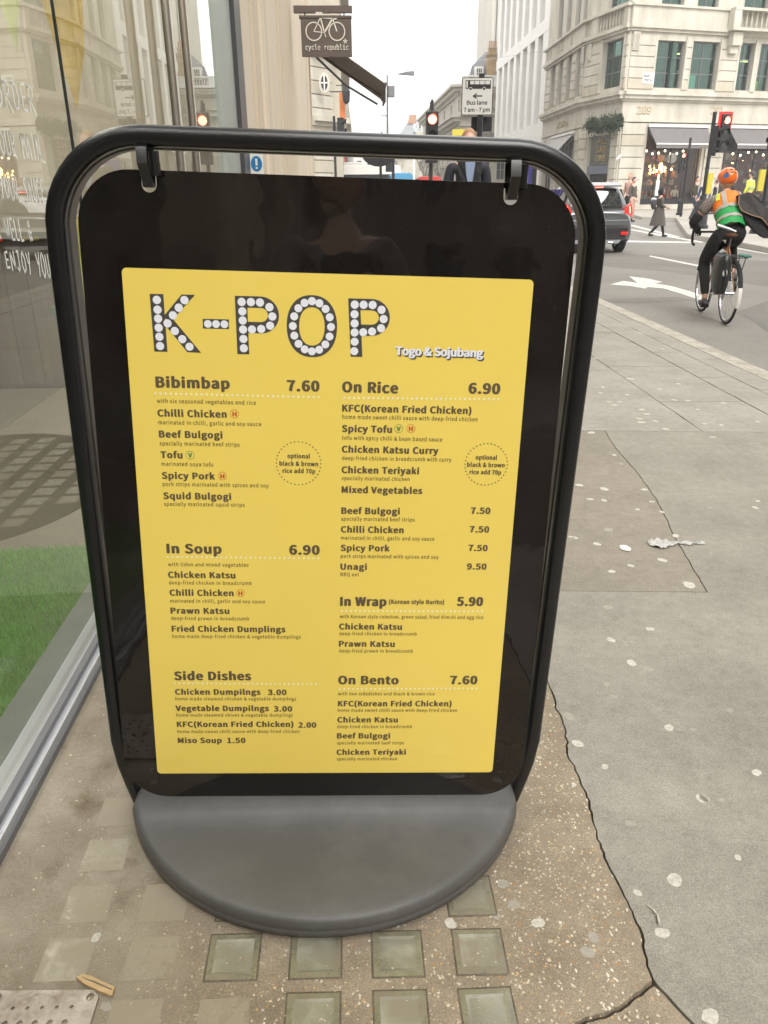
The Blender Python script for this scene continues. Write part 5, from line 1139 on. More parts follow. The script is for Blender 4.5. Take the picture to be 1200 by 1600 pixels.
for k in range(32):
    for c in (w1,w2):
        if c is w1 and 3<k%32<3: continue
        a,b=2*PI*k/32,2*PI*(k+1)/32; bl(m_,(c[0]+wr_*math.cos(a),c[1]+wr_*math.sin(a)),(c[0]+wr_*math.cos(b),c[1]+wr_*math.sin(b)),.010)
bbk=(cx-.02,z0+.205); seat=(cx-.055,z0+.335); hd=(cx+.065,z0+.325)
for a,b,w_ in ((w1,seat,.008),(w1,bbk,.008),(bbk,seat,.012),(bbk,hd,.014),(seat,hd,.012),(hd,w2,.012),(hd,(cx+.07,z0+.36),.01),((cx+.055,z0+.362),(cx+.10,z0+.36),.012),((cx+.10,z0+.36),(cx+.105,z0+.325),.012),((cx+.105,z0+.325),(cx+.075,z0+.318),.01),(seat,(cx-.062,z0+.372),.01),((cx-.10,z0+.374),(cx-.035,z0+.372),.014),(bbk,(cx-.005,z0+.165),.008)): bl(m_,a,b,w_)
m_.build('bicycle_emblem',M['cream'],cs)
text('lettering','cycle republic',M['cream'],cs,(cx,SY-.007,z0+.055*KS),(1,0,0),(0,0,1),.046*KS,.43*KS,off=.012,fnt=F_M,align='C',ext=.003)
m_=MB(); s0_=(cx+.185,z0+.130)
for k in range(5): a=PI/2+2*PI*k/5; bl(m_,s0_,(s0_[0]+.022*math.cos(a),s0_[1]+.022*math.sin(a)),.009)
m_.build('star_emblem',M['cream'],cs)
# folding-arm awning seen from below
aw=thing('shop_awning','dark brown folding arm awning projecting from the stone pier under the cycle sign','awning',(-.5,11,2.8))
A1=at_y(602,132,17.6); A2=at_y(597,157,20.1); zt1=at_y(481,42,17.6).z; zt2=at_y(489,76,20.1).z
Q=[(-.80,17.6,zt1),(A1.x,17.6,A1.z),(A2.x,20.1,A2.z),(-.80,20.1,zt2)]
m_=MB(); m_.add(Q+[(x,y,z+.02) for x,y,z in Q],[(0,1,2,3),(4,5,6,7),(0,1,5,4),(1,2,6,5),(2,3,7,6)]); m_.build('canopy',M['awning'],aw)
m_=MB(); m_.add([(A1.x+.01,17.6,A1.z+.02),(A2.x+.01,20.1,A2.z+.02),(A2.x,20.1,A2.z-.12),(A1.x+.02,19.0,A1.z-.27),(A1.x+.04,18.3,A1.z-.24),(A1.x+.01,17.6,A1.z-.32)],[(0,1,2,3,4,5)]); m_.build('valance',M['awning'],aw)
MB().tube([(A1.x,17.55,A1.z+.01),(A2.x,20.15,A2.z+.01)],.028,8).build('front_bar',M['awning'],aw)
MB().tube([tuple(at_y(484,78,17.9)),tuple(at_y(497,92,17.9)),tuple(at_y(540,133,17.9)),tuple(at_y(590,163,17.9))],.022,8).build('arm',M['black'],aw)
MB().tube([(-.80,19.0,zt1-.10),(.0,19.0,(zt1+A1.z)/2-.13),(A1.x-.03,19.0,A1.z-.06)],.03,8).build('arm',M['awning'],aw)
# corner building beyond the junction
lb=thing('ornate_corner_building','ornate cream stone corner building with an oval window beyond the junction','building',(-3,45,FAR))
fO=Facade((-16,45.5),(-1.9,45)); fO2=Facade((-1.9,45.02),(-.28,47.2)); fO3=Facade((-.28,47.2),(-.28,70))
hO=[(12.2,13.2,.6,3.6),(9,10.5,.6,3.6),(9,10.5,5.6,8.2),(12.0,13.2,10.6,13)]
m_=MB(); fO.wall(m_,0,fO.L,FAR,19,-.5,0,hO); m_.build('wall',M['stone'],lb)
m_=MB(); fO2.box(m_,0,fO2.L,FAR,19,-.5,0); fO3.box(m_,0,fO3.L,FAR,19,-.5,0); m_.build('side_wall',M['stone'],lb)
for h_ in hO: window(fO,lb,*h_,M['win_dark'],M['white'],(1,1),inset=-.2)
for i in range(13):
    z=.3+i*.62
    for f,s0,s1 in ((fO,11.0,11.9),(fO,13.3,14.1),(fO2,.05,1.8)):
        m_=MB(); f.box(m_,s0,min(s1,f.L),z,z+.57,.002,.10); m_.build('stone_block',M['stone_l'] if i%3 else M['stone'],lb)
m_=MB()
for z0_,z1_,d in ((4.4,4.6,.25),(4.6,4.85,.5),(7.6,7.75,.25),(7.75,8.0,.5),(14,14.4,.6)):
    fO.box(m_,0,fO.L,z0_,z1_,.002,d); fO2.box(m_,0,fO2.L,z0_,z1_,.002,d); fO3.box(m_,0,fO3.L,z0_,z1_,.002,d)
m_.build('cornice',M['stone_l'],lb)
so_,zo_=fO.px(507,130); m_=MB(); m_.prism([(so_+.27*math.cos(2*PI*k/28),zo_+.46*math.sin(2*PI*k/28)) for k in range(28)],.0,.16,lambda a,b,d:fO.T(a,d,b)); o=m_.build('oval_window',M['stone_l'],lb)
m_=MB(); m_.prism([(so_+.17*math.cos(2*PI*k/28),zo_+.33*math.sin(2*PI*k/28)) for k in range(28)],.162,.18,lambda a,b,d:fO.T(a,d,b)); m_.build('pane',M['win_dark'],o)
m_=MB(); fO.box(m_,so_-.03,so_+.03,zo_-.33,zo_+.33,.182,.2); fO.box(m_,so_-.17,so_+.17,zo_-.03,zo_+.03,.182,.2); m_.build('glazing_bar',M['white'],o)
a=at_y(530,145,44.4); b=at_y(540,192,44.4)
bn=thing('orange_banner','faded orange vertical banner on the ornate corner building','banner',(a.x,44.4,b.z)); m_=MB(); m_.box(a.x,b.x,44.38,44.42,b.z,a.z); m_.build('cloth',M['orange_b'],bn); MB().tube([(a.x-.5,44.4,a.z+.05),(b.x+.1,44.4,a.z+.05)],.03,6).build('pole',M['black'],bn)
a=at_y(541,150,43.9); lt=thing('wall_lantern','black wall lantern beside the orange banner','lamp',(a.x,43.9,a.z)); m_=MB(); m_.lathe([(.06,-.35),(.17,-.25),(.20,.2),(.05,.4)],a,8); m_.build('lantern',M['black'],lt); MB().tube([(a.x-.5,44.3,a.z+.5),(a.x,43.9,a.z+.5),(a.x,43.9,a.z+.3)],.02,6).build('bracket',M['black'],lt)

# ================================================================== street furniture
def signal_head(parent,c,yaw,lit=True,backing=False,k=1.0,glow=False,three=True):
    Rm=Matrix.Rotation(yaw,3,'Z'); T=lambda x,y,z:V(c)+Rm@V((x*k,y*k,z*k))
    m_=MB(); m_.box(-.15,.15,-.10,.12,-.98,.18,T=lambda x,y,z:T(x,y,z)); m_.build('housing',M['black'],parent,bevel=.015)
    if glow: m_=MB(); m_.box(-.24,.24,.02,.05,-.33,.26,T=lambda x,y,z:T(x,y,z)); m_.build('red_glow_backing',M['redglow'],parent)  # backing emits red itself, standing for the lens light falling on it
    if backing: m_=MB(); m_.box(-.27,.27,.05,.075,-1.1,.30,T=lambda x,y,z:T(x,y,z)); m_.build('backing_board',M['black'],parent)
    for i,z in enumerate((0,-.37,-.74)):
        n=18; m_=MB(); m_.add([T(.105*math.cos(2*PI*j/n),-.112,z+.105*math.sin(2*PI*j/n)) for j in range(n)],[tuple(range(n))]); m_.build('lens',M['redlens'] if (i==0 and lit) else M['lens_off'],parent)
        vs=[];fs=[]
        for j in range(15):
            a=-.25+(PI+.5)*j/14
            for r_,y_ in ((.125,-.10),(.122,-.30+.10*abs(math.cos(a)))): vs.append(T(r_*math.cos(a),y_,z+r_*math.sin(a)))
        for j in range(14): fs.append((2*j,2*j+1,2*j+3,2*j+2))
        MB().add(vs,fs).build('visor',M['black'],parent)
def post(parent,x,y,z0_,z1_,r=.057,name='pole'): return MB().tube([(x,y,z0_),(x,y,z1_)],r,12).build(name,M['black'],parent)
# near signal in the middle of the picture
p=at_y(675,187,24); ts_=thing('traffic_signal','traffic signal showing red against the sky left of the bus lane sign','traffic light',(p.x,p.y,ROAD))
signal_head(ts_,p,0,True,False,1.12); post(ts_,p.x,p.y+.15,ROAD,p.z+.45); m_=MB(); m_.lathe([(.10,.18),(.06,.24),(.035,.5)],(p.x,p.y+.02,p.z),8); m_.build('finial',M['black'],ts_)
m_=MB(); m_.box(p.x+.16,p.x+.36,p.y,p.y+.2,p.z-.75,p.z-.42); m_.build('side_box',M['black'],ts_,bevel=.01)
# bus lane sign
q0=at_y(722,121,17.0); q1=at_y(769,180,17.0); bs=thing('bus_lane_sign','grey bus lane sign with a bus pictogram and arrow, 7 am to 7 pm','road sign',((q0.x+q1.x)/2,17.0,gz(2.5)))
X0,X1,Z0,Z1=q0.x,q1.x,q1.z,q0.z; W_=X1-X0; H_=Z1-Z0; y_=17.0
TT=lambda a,b,d:(X0+a*W_,y_-d,Z0+b*H_)
def rr(a0,a1,b0,b1,r,n=4):
    o=[]
    for cx_,cy_,t0 in ((a0+r,b0+r,PI),(a1-r,b0+r,1.5*PI),(a1-r,b1-r,0),(a0+r,b1-r,.5*PI)):
        for k in range(n+1): t=t0+PI/2*k/n; o.append((cx_+r*math.cos(t),cy_+r*math.sin(t)*W_/H_*1.0))
    return o
MB().prism(rr(0,1,0,1,.05),0,.004,TT).build('border',M['black'],bs); MB().prism(rr(.025,.975,.018,.982,.04),.0045,.006,TT).build('face',M['signgrey'],bs)
fc=[c for c in bs.children if c.name.startswith('face')][0]
m_=MB(); m_.prism([(.12,.70),(.92,.70),(.92,.92),(.115,.93)],.0065,.008,TT); o=m_.build('bus_pictogram',M['blackm'],fc)
m_=MB()
for a,b in ((.14,.19),(.26,.38),(.40,.55),(.57,.72),(.74,.89)): m_.prism([(a,.82 if a>.2 else .73),(b,.82 if a>.2 else .73),(b,.91),(a,.91)],.0082,.009,TT)
for a in (.28,.71): m_.prism([(a+.058*math.cos(t),.70+.047*math.sin(t)) for t in [2*PI*k/16 for k in range(16)]],.0082,.009,TT)
m_.build('bus_windows',M['signgrey'],fc)
m_=MB()
for a in (.28,.71): m_.prism([(a+.04*math.cos(t),.70+.032*math.sin(t)) for t in [2*PI*k/16 for k in range(16)]],.0092,.010,TT)
m_.prism([(.34,.51),(.46,.585),(.50,.575),(.44,.53),(.66,.53),(.66,.495),(.44,.495),(.50,.45),(.46,.44)],.0065,.008,TT); m_.build('arrow_mark',M['blackm'],fc)
text('lettering','Bus lane',M['blackm'],fc,TT(.5,.285,.0065),(1,0,0),(0,0,1),.105*H_,.66*W_,off=.012,align='C'); text('lettering','7 am - 7 pm',M['blackm'],fc,TT(.5,.095,.0065),(1,0,0),(0,0,1),.105*H_,.84*W_,off=.012,align='C')
sxp=at_y(750,200,17.07).x; post(bs,sxp,17.07,gz(2.5),Z1+.07,.057)
a=at_y(736,183,17.3); b=at_y(767,206,17.3); bx_=thing('sign_box','black back of a square sign behind the bus lane post','sign',((a.x+b.x)/2,17.3,b.z)); m_=MB(); m_.box(a.x,b.x,17.22,17.30,b.z,a.z); m_.build('panel',M['black'],bx_,bevel=.004); m_=MB(); m_.box(a.x+.02,b.x-.02,17.305,17.34,(a.z+b.z)/2-.02,(a.z+b.z)/2+.02); m_.build('clamp',M['alu_d'],bx_)
# street lamps down the street
p=at_y(605,117,60); sl=thing('street_lamp','thin grey lighting column left of centre with a small floodlight','street lamp',(p.x,60,ROAD)); MB().tube([(p.x,60,ROAD),(p.x,60,p.z)],.08,8,rs=[.11,.05]).build('column',M['alu_d'],sl)
a=at_y(612,143,60); m_=MB(); m_.box(a.x-.25,a.x+.2,59.8,60.2,a.z-.35,a.z+.35); m_.build('floodlight',M['alu_d'],sl,bevel=.05); a=at_y(601,181,60); MB().tube([(a.x-.3,60,a.z),(p.x,60,a.z)],.04,6).build('bracket',M['alu_d'],sl)
p=at_y(638,115,60); hl=thing('suspended_street_lamp','flat grey street lamp head hanging over the road on a thin wire','street lamp',(p.x,60,p.z)); m_=MB(); m_.add([(p.x-.75,59.8,p.z-.03),(p.x+.4,59.8,p.z-.12),(p.x+.4,59.8,p.z+.12),(p.x-.1,59.8,p.z+.10),(p.x-.75,60.2,p.z-.03),(p.x+.4,60.2,p.z-.12),(p.x+.4,60.2,p.z+.12),(p.x-.1,60.2,p.z+.10)],[(0,1,2,3),(4,5,6,7),(0,1,5,4),(1,2,6,5),(2,3,7,6),(3,0,4,7)]); m_.build('lamp_head',M['alu_d'],hl)
MB().tube([(-.7,60,p.z+1.2),(p.x,60,p.z+.12),(15.5,60,p.z+1.6)],.012,4).build('catenary_wire',M['alu'],hl)
# signals seen from behind on the left
p=at_y(533,205,38); b_=thing('far_traffic_signal','dark traffic signal head seen side on in front of the ornate corner','traffic light',(p.x,38,ROAD)); signal_head(b_,(p.x,38,p.z+.35),R(70),False,False,1.0); post(b_,p.x-.3,38.1,ROAD,p.z+.6)
p=at_y(592,247,26); rsn=thing('round_road_sign','back of a round road sign on a thin black post','road sign',(p.x,26,ROAD)); m_=MB(); m_.add([(p.x+.55*math.cos(2*PI*k/28),26+d,p.z+.18+.42*math.sin(2*PI*k/28)) for d in (0,.02) for k in range(28)],[tuple(range(28))[::-1],tuple(range(28,56))]+[(k,(k+1)%28,28+(k+1)%28,28+k) for k in range(28)]); m_.build('disc',M['black'],rsn); post(rsn,p.x+.05,25.96,ROAD,p.z+.2,.04)
p=at_y(608,250,30); s2=thing('far_traffic_signal','small dark traffic signal just right of the round sign','traffic light',(p.x,30,ROAD)); signal_head(s2,(p.x,30,p.z+.3),R(150),False,False,.7); post(s2,p.x+.15,30.1,ROAD,p.z+.5,.05)
p=at_y(582,213,55); s3=thing('security_camera','dark domed street camera on a short bracket over the road','camera',(p.x,55,p.z)); m_=MB(); m_.ball((p.x,55,p.z),.4,.3,.16); m_.tube([(p.x+.3,55,p.z),(p.x+.55,55,p.z)],.04,6); m_.build('dome',M['black'],s3); MB().tube([(p.x+.6,55,ROAD),(p.x+.6,55,p.z+.25)],.06,6).build('pole',M['black'],s3)
# yellow street sign, purple-blue sign
a=at_y(707,202,36); b=at_y(726,219,36); ys=thing('yellow_sign','yellow rectangular road sign behind the walking man','road sign',(a.x,36,b.z)); m_=MB(); m_.box(a.x,b.x,36,36.05,b.z+.17,a.z); m_.build('face',M['yel'],ys); m_=MB(); m_.box(a.x,b.x,36,36.05,b.z-.1,b.z+.165); m_.build('lower_face',M['bluesign'],ys); post(ys,(a.x+b.x)/2,36.1,ROAD,a.z,.05)
a=at_y(806,257,24); b=at_y(830,285,24); us=thing('blue_sign','dark violet blue rectangular sign seen through the gap beside the right strap','road sign',(a.x,24,b.z)); m_=MB(); m_.box(a.x,b.x,24,24.06,b.z-.2,a.z+.2); m_.build('face',M['bluesign'],us); m_=MB(); m_.box(b.x+.005,b.x+.05,24,24.06,b.z-.2,a.z+.2); m_.build('edge',M['black'],us); post(us,b.x+.12,24.1,ROAD,a.z+.35,.05)
# signals on the right
c_=at_z(1092,357,FAR); zt=at_y(1113,175,c_.y).z
r1=thing('traffic_signal','tall black post with a double traffic signal showing bright red at right','traffic light',(c_.x,c_.y,FAR)); post(r1,c_.x+.0,c_.y,FAR,zt,.065)
p=at_y(1134,188,c_.y-.1); signal_head(r1,p,R(5),True,False,1.0,glow=True); signal_head(r1,(c_.x+.12,c_.y-.02,p.z-.30),R(60),False,False,.8)
for z in (p.z-.1,p.z-.95): MB().tube([(c_.x,c_.y,z),(p.x-.1,p.y,z)],.022,6).build('bracket',M['black'],r1)
m_=MB(); m_.box(c_.x+.02,c_.x+.20,c_.y-.14,c_.y-.05,1.05,1.72); m_.build('push_button_unit',M['yel'],r1,bevel=.01)
m_=MB(); m_.lathe([(.30,0),(.30,.10),(.24,.14),(.235,.75),(.20,.80),(.20,.88),(.12,.94),(.10,1.08)],(c_.x,c_.y,FAR),14); m_.build('base_casing',M['black'],r1,smooth=True)
c2=at_z(1185,365,FAR); p2=at_y(1192,205,c2.y)
r2=thing('traffic_signal','black traffic signal seen from the side at the right edge of the picture','traffic light',(c2.x,c2.y,FAR)); post(r2,c2.x,c2.y,FAR,p2.z+.5,.06); signal_head(r2,(c2.x-.05,c2.y-.05,p2.z+.35),R(-75),False,False,.85); m_=MB(); m_.box(c2.x-.30,c2.x-.13,c2.y-.1,c2.y,1.15,1.75); m_.build('push_button_unit',M['yel'],r2,bevel=.01)
m_=MB(); m_.lathe([(.27,0),(.27,.1),(.22,.14),(.21,.75),(.17,.8),(.17,.95)],(c2.x,c2.y,FAR),12); m_.build('base_casing',M['black'],r2,smooth=True)
p=at_y(1070,243,40); r3=thing('far_traffic_signal','distant traffic signal glowing red against the bar window','traffic light',(p.x,40,FAR)); signal_head(r3,(p.x-.1,40,p.z),R(10),True,False,.8,glow=False); post(r3,p.x+.22,40.1,FAR,at_y(1074,215,40).z,.06)
# bollards
def bollard(px_,py_,hpx,label):
    q=at_z(px_,py_,FAR); k=(at_y(px_,py_-hpx,q.y).z-q.z); t=thing('bollard',label,'bollard',q,0,'black bollards on the far footway')
    MB().lathe([(.17,0),(.17,k*.12),(.13,k*.16),(.125,k*.78)],q,12).build('shaft',M['black'],t,smooth=True); MB().lathe([(.155,k*.78),(.16,k*.86),(.13,k*.93),(.06,k)],q,12).build('cap',M['black'],t,smooth=True)
bollard(1061,336,25,'black bollard between the walking woman and the signal post'); bollard(1201,372,62,'large black bollard cut by the right edge'); bollard(1175,353,40,'black bollard behind the cyclist\'s bag'); bollard(1150,340,30,'black bollard beyond the man in the yellow vest')
# bare street trees at the far end
def bare_tree(x,y,h,label):
    t=thing('bare_tree',label,'tree',(x,y,ROAD),0,'bare trees at the far end'); rt=random.Random(int(x*10)); 
    m_=MB(); m_.tube([(x,y,ROAD),(x+.1,y,h*.35)],.16,7,rs=[.2,.13]); m_.build('trunk',M['bark'],t)
    m_=MB()
    def br_(p,d,l,r,n):
        e=p+d*l; m_.tube([p,p+d*l*.5+V((rt.uniform(-.1,.1),0,rt.uniform(-.05,.1)))*l,e],r,4,cap=False,rs=[r,r*.8,r*.55])
        if n: 
            for _ in range(3): br_(e,(d+V((rt.uniform(-.9,.9),rt.uniform(-.6,.6),rt.uniform(-.2,.7)))).normalized(),l*.72,r*.6,n-1)
    for _ in range(5): br_(V((x+.1,y,h*.34)),V((rt.uniform(-.7,.7),rt.uniform(-.5,.5),1)).normalized(),h*.22,.07,4)
    o=m_.build('branches',M['bark'],t)
bare_tree(8.0,90,6.0,'bare pale branched street tree left of the walking man'); bare_tree(10.6,98,6.0,'bare street tree directly left of the man, nearer the terrace'); bare_tree(5.6,110,6.2,'bare street tree seen behind the round sign post')

# ================================================================== PEOPLE
def skinned(name,chains,mt,parent,sub=1):
    vi={};vs=[];rr_=[];es=set()
    def vid(p,r):
        k=(round(p[0],3),round(p[1],3),round(p[2],3))
        if k not in vi: vi[k]=len(vs); vs.append(p); rr_.append(r)
        return vi[k]
    for ch in chains:
        ids=[vid(p,r) for p,r in ch]
        for a,b in zip(ids[:-1],ids[1:]):
            if a!=b: es.add((min(a,b),max(a,b)))
    me=bpy.data.meshes.new(name); me.from_pydata([tuple(v) for v in vs],sorted(es),[]); me.materials.append(mt)
    o=link(bpy.data.objects.new(name,me),parent)
    mo=o.modifiers.new('skin','SKIN'); mo.use_smooth_shade=True; mo.branch_smoothing=.4
    if not me.skin_vertices: me.skin_vertices.new(name='') if hasattr(me.skin_vertices,'new') else None
    if not len(me.skin_vertices):
        bm=bmesh.new(); bm.from_mesh(me); bm.verts.layers.skin.verify(); bm.to_mesh(me); bm.free()
    sk=me.skin_vertices[0].data
    for i,r in enumerate(rr_): sk[i].radius=r if isinstance(r,tuple) else (r,r); sk[i].use_root=(i==0)
    s_=o.modifiers.new('sub','SUBSURF'); s_.levels=sub; s_.render_levels=sub+1
    return o
def L3(a,b,t): return tuple(a[i]+(b[i]-a[i])*t for i in range(3))
def hand(parent,w,dirv,mt,side):
    w=V(w); d=V(dirv).normalized(); s_=d.cross(V((0,0,1)));  s_=s_.normalized() if s_.length>.1 else V((1,0,0)); u=s_.cross(d)
    mb=MB(); mb.ball(w+d*.045,.040,.018,.045,8,6)
    for i,(o_,l) in enumerate(((-.030,.062),(-.010,.075),(.010,.070),(.028,.055))):
        b=w+d*.075+s_*o_; mb.tube([b,b+d*l*.55-u*.008,b+d*l*.8-u*.03],.0088,6,rs=[.0095,.0085,.007])
    b=w+d*.03+s_*.035*side; mb.tube([b,b+s_*.025*side+d*.03,b+s_*.025*side+d*.055-u*.012],.010,6,rs=[.012,.010,.008])
    return mb.build('hand',mt,parent,local=True,smooth=True)
def head(parent,c,yaw,pitch,hair,cap=None,capmat=None,k=1.0,long=False):
    Rm=Matrix.Rotation(yaw,3,'Z')@Matrix.Rotation(pitch,3,'X')
    def f(p):
        x,y,z=p; q=z/.115
        if z<0: x*=1-.28*q*q; y*=1-.05*q*q; y+= .012*q*q*(1 if y>0 else .2)
        if y>0:
            y*=.96
            if abs(x)<.022 and -.045<z<.02: y+=.020*(1-abs(x)/.022)*(1-abs(z+.02)/.045)     # nose
            if -.012<z<.022 and .015<abs(x)<.05: y-=.006                                    # eye sockets
            if z<-.075: y+=.008
        return V((x,y,z))
    T=lambda p:V(c)+Rm@(V(p)*k)
    mb=MB(); mb.ball((0,0,0),.076,.094,.118,20,16,f)
    for sx in (-1,1): mb.ball((sx*.078,-.005,-.005),.010,.022,.032,8,6)
    mb.v=[tuple(T(v)) for v in mb.v]; h=mb.build('head',M['skin'],parent,local=True,smooth=True,ang=80)
    mb=MB()
    for sx in (-1,1): mb.ball((sx*.030,.081,.006),.010,.006,.006,8,6)
    mb.v=[tuple(T(v)) for v in mb.v]; mb.build('eyes',M['blackm'],h,local=True)
    mb=MB(); mb.ball((0,.085,-.052),.022,.005,.005,8,5); mb.v=[tuple(T(v)) for v in mb.v]; mb.build('mouth',M['redbrick'],h,local=True)
    if hair is not None:
        mb=MB(); n,m_=20,12; vs=[];fs=[]
        for i in range(m_+1):
            for k_ in range(n):
                t=2*PI*k_/n; back=.5-.5*math.sin(t); low=.72-1.35*back*(1.3 if long else 1.0)
                ph=PI/2-(PI/2-low)*i/m_; g=1+.05*math.sin(9*t+i)*.5
                vs.append(T((.083*math.cos(ph)*math.cos(t)*g,.101*math.cos(ph)*math.sin(t)*g-.006,.126*math.sin(ph))))
        for i in range(m_):
            for k_ in range(n): fs.append((i*n+k_,i*n+(k_+1)%n,(i+1)*n+(k_+1)%n,(i+1)*n+k_))
        MB().add(vs,fs).build('hair',hair,h,local=True,smooth=True,ang=80)
    return h,T
def human(label,loc,rz,h,top,bottom,shoes,hair,legs=None,arms=None,coat=None,cat='person',lean=0,hands=True,group=None,headyaw=0):
    t=thing('person',label,cat,loc,rz,group); k=h/1.75; S_=lambda p:(p[0]*k,p[1]*k,p[2]*k)
    legs=legs or [((-.10,.06,.50),(-.10,.02,.09)),((.10,.10,.50),(.10,-.06,.10))]
    arms=arms or [((-.25,-.03,1.16),(-.24,.08,.92)),((.25,-.03,1.16),(.24,.08,.92))]
    pel=(0,0,.93); wa=(0,lean*.3,1.10); ch=(0,lean*.8,1.32); nk=(0,lean,1.47); hb=(0,lean*1.1+.01,1.56)
    body=[[(pel,.095),(wa,.09),(ch,.11),(nk,.048),(hb,.05)]]; tr=[[(pel,.135),(L3(pel,wa,.5),.13)]]; tp=[[(L3(pel,wa,.1),.135),(wa,.125),(ch,.14),(L3(ch,nk,.75),.075)]]
    for sx,(kn,an) in zip((-1,1),legs):
        hp=(sx*.09,0,.88); body.append([(pel,.095),(hp,.075),(kn,.05),(an,.035),((an[0],an[1]+.12,an[2]-.05),.03)])
        tr.append([(pel,.135),(hp,.098),(L3(hp,kn,.5),.085),(kn,.066),(L3(kn,an,.6),.056),(L3(kn,an,.93),.052)])
        m_=MB(); a=V(S_(an)); m_.ball(a+V((0,.05*k,-.045*k)),.045*k,.125*k,.045*k,10,6); m_.ball(a+V((0,0,.01)),.045*k,.05*k,.06*k,8,6); m_.build('shoe',shoes,t,local=True,smooth=True)
    for sx,(el,wr_) in zip((-1,1),arms):
        sh=(sx*.185,lean*.9,1.405); mid=(sx*.09,lean*.85,1.39)
        body.append([(ch,.11),(mid,.06),(sh,.05),(el,.04),(wr_,.028)]); tp.append([(ch,.14),(mid,.09),(sh,.075),(L3(sh,el,.5),.062),(el,.056),(L3(el,wr_,.9),.044)])
        if hands: hand(t,S_(wr_),V(wr_)-V(el),M['skin'],sx)
    sc_=lambda C_:[[(S_(p),(r*k*1.15,r*k*.9) if r>.1 else r*k) for p,r in c] for c in C_]
    skinned('body',sc_(body),M['skin'],t); skinned('trousers',sc_(tr),bottom,t); skinned('top',sc_(tp),top,t)
    if coat:                               # coat skirt as a flared loft
        mt_,len_,fl=coat; n=18; vs=[];fs=[]
        for i in range(7):
            z=1.08-(1.08-len_)*i/6; r=.15+fl*(i/6); 
            for q in range(n): a=2*PI*q/n; vs.append(V(S_((r*1.05*math.cos(a)+.012*math.sin(3*a+i)*i/6,r*math.sin(a)*1.1+.02*math.sin(5*a)*i/6,z+.01*math.sin(4*a)))))
        for i in range(6):
            for q in range(n): fs.append((i*n+q,i*n+(q+1)%n,(i+1)*n+(q+1)%n,(i+1)*n+q))
        MB().add(vs,fs).build('coat_skirt',mt_,t,local=True,smooth=True,ang=80)
    hd,T=head(t,S_((0,lean*1.15+.015,1.645)),headyaw,0,hair,k=k)
    return t
def by_px(xf,yf,yt,z): 
    q=at_z(xf,yf,z); return q,at_y(xf,yt,q.y).z-z
denim=mat('blue_jeans',(.04,.055,.10),.85,var=.2,scale=20)
# the man walking towards us behind the board
q=at_y(733,203,10.2); t=human('sandy haired man in dark navy jacket and blue shirt walking behind the board',(q.x,10.2,gz(q.x)),PI,(q.z-gz(q.x))*1.0,M['navy'],M['blackcloth'],M['black'],M['hair_g'],arms=[((-.215,-.03,1.16),(-.20,.08,.92)),((.215,-.03,1.16),(.20,.08,.92))])
k=(q.z-gz(q.x))/1.75
MB().add([(-.055*k,.165*k,1.44*k),(.055*k,.165*k,1.44*k),(.012*k,.172*k,1.12*k),(-.012*k,.172*k,1.12*k),(-.055*k,.12*k,1.44*k),(.055*k,.12*k,1.44*k),(.012*k,.13*k,1.12*k),(-.012*k,.13*k,1.12*k)],[(0,1,2,3),(0,3,7,4),(1,5,6,2),(0,4,5,1)]).build('shirt_front',M['shirt'],t,local=True)
for sx in (-1,1): MB().add([(sx*.05*k,.16*k,1.47*k),(sx*.13*k,.13*k,1.44*k),(sx*.12*k,.185*k,1.32*k),(sx*.02*k,.19*k,1.22*k),(sx*.055*k,.183*k,1.36*k)],[(0,1,2,3,4)]).build('lapel',M['blackcloth'],t,local=True)
MB().lathe([(.115*k,1.40*k),(.10*k,1.47*k),(.075*k,1.54*k),(.070*k,1.535*k)],(0,0,0),16).build('jacket_collar',M['navy'],t,local=True,smooth=True)
# woman crossing
q,h=by_px(1025,371,294,ROAD)
t=human('woman in long grey coat and dark hood with backpack crossing the road',q,-PI/2,h,M['coat'],M['blackcloth'],M['black'],M['hair_d'],legs=[((-.08,.20,.50),(-.08,.30,.10)),((.08,.02,.50),(.08,-.30,.14))],arms=[((-.22,.05,1.16),(-.15,.22,1.12)),((.22,.0,1.14),(.18,.20,1.08))],coat=(M['coat'],.42,.12))
k=h/1.75; m_=MB(); m_.ball((0,-.01*k,1.63*k),.108*k,.125*k,.14*k,14,10,lambda p:V((p.x,min(p.y,.075*k),p.z))); m_.build('hood',M['blackcloth'],t,local=True,smooth=True)
m_=MB(); m_.ball((0,-.24*k,1.22*k),.15*k,.11*k,.22*k,12,8); m_.build('backpack',mat('dark_grey_rucksack',(.06,.06,.065),.8,var=.2),t,local=True,smooth=True); m_=MB(); m_.ball((0,-.26*k,1.36*k),.135*k,.11*k,.07*k,12,6); m_.build('backpack_lid',mat('pale_rucksack_lid',(.42,.44,.46),.6),t,local=True,smooth=True); m_=MB(); m_.ball((0,.10*k,1.50*k),.07*k,.05*k,.05*k,10,6); m_.build('scarf',M['redglow'] if False else mat('dark_red_scarf',(.25,.02,.03),.9),t,local=True,smooth=True)
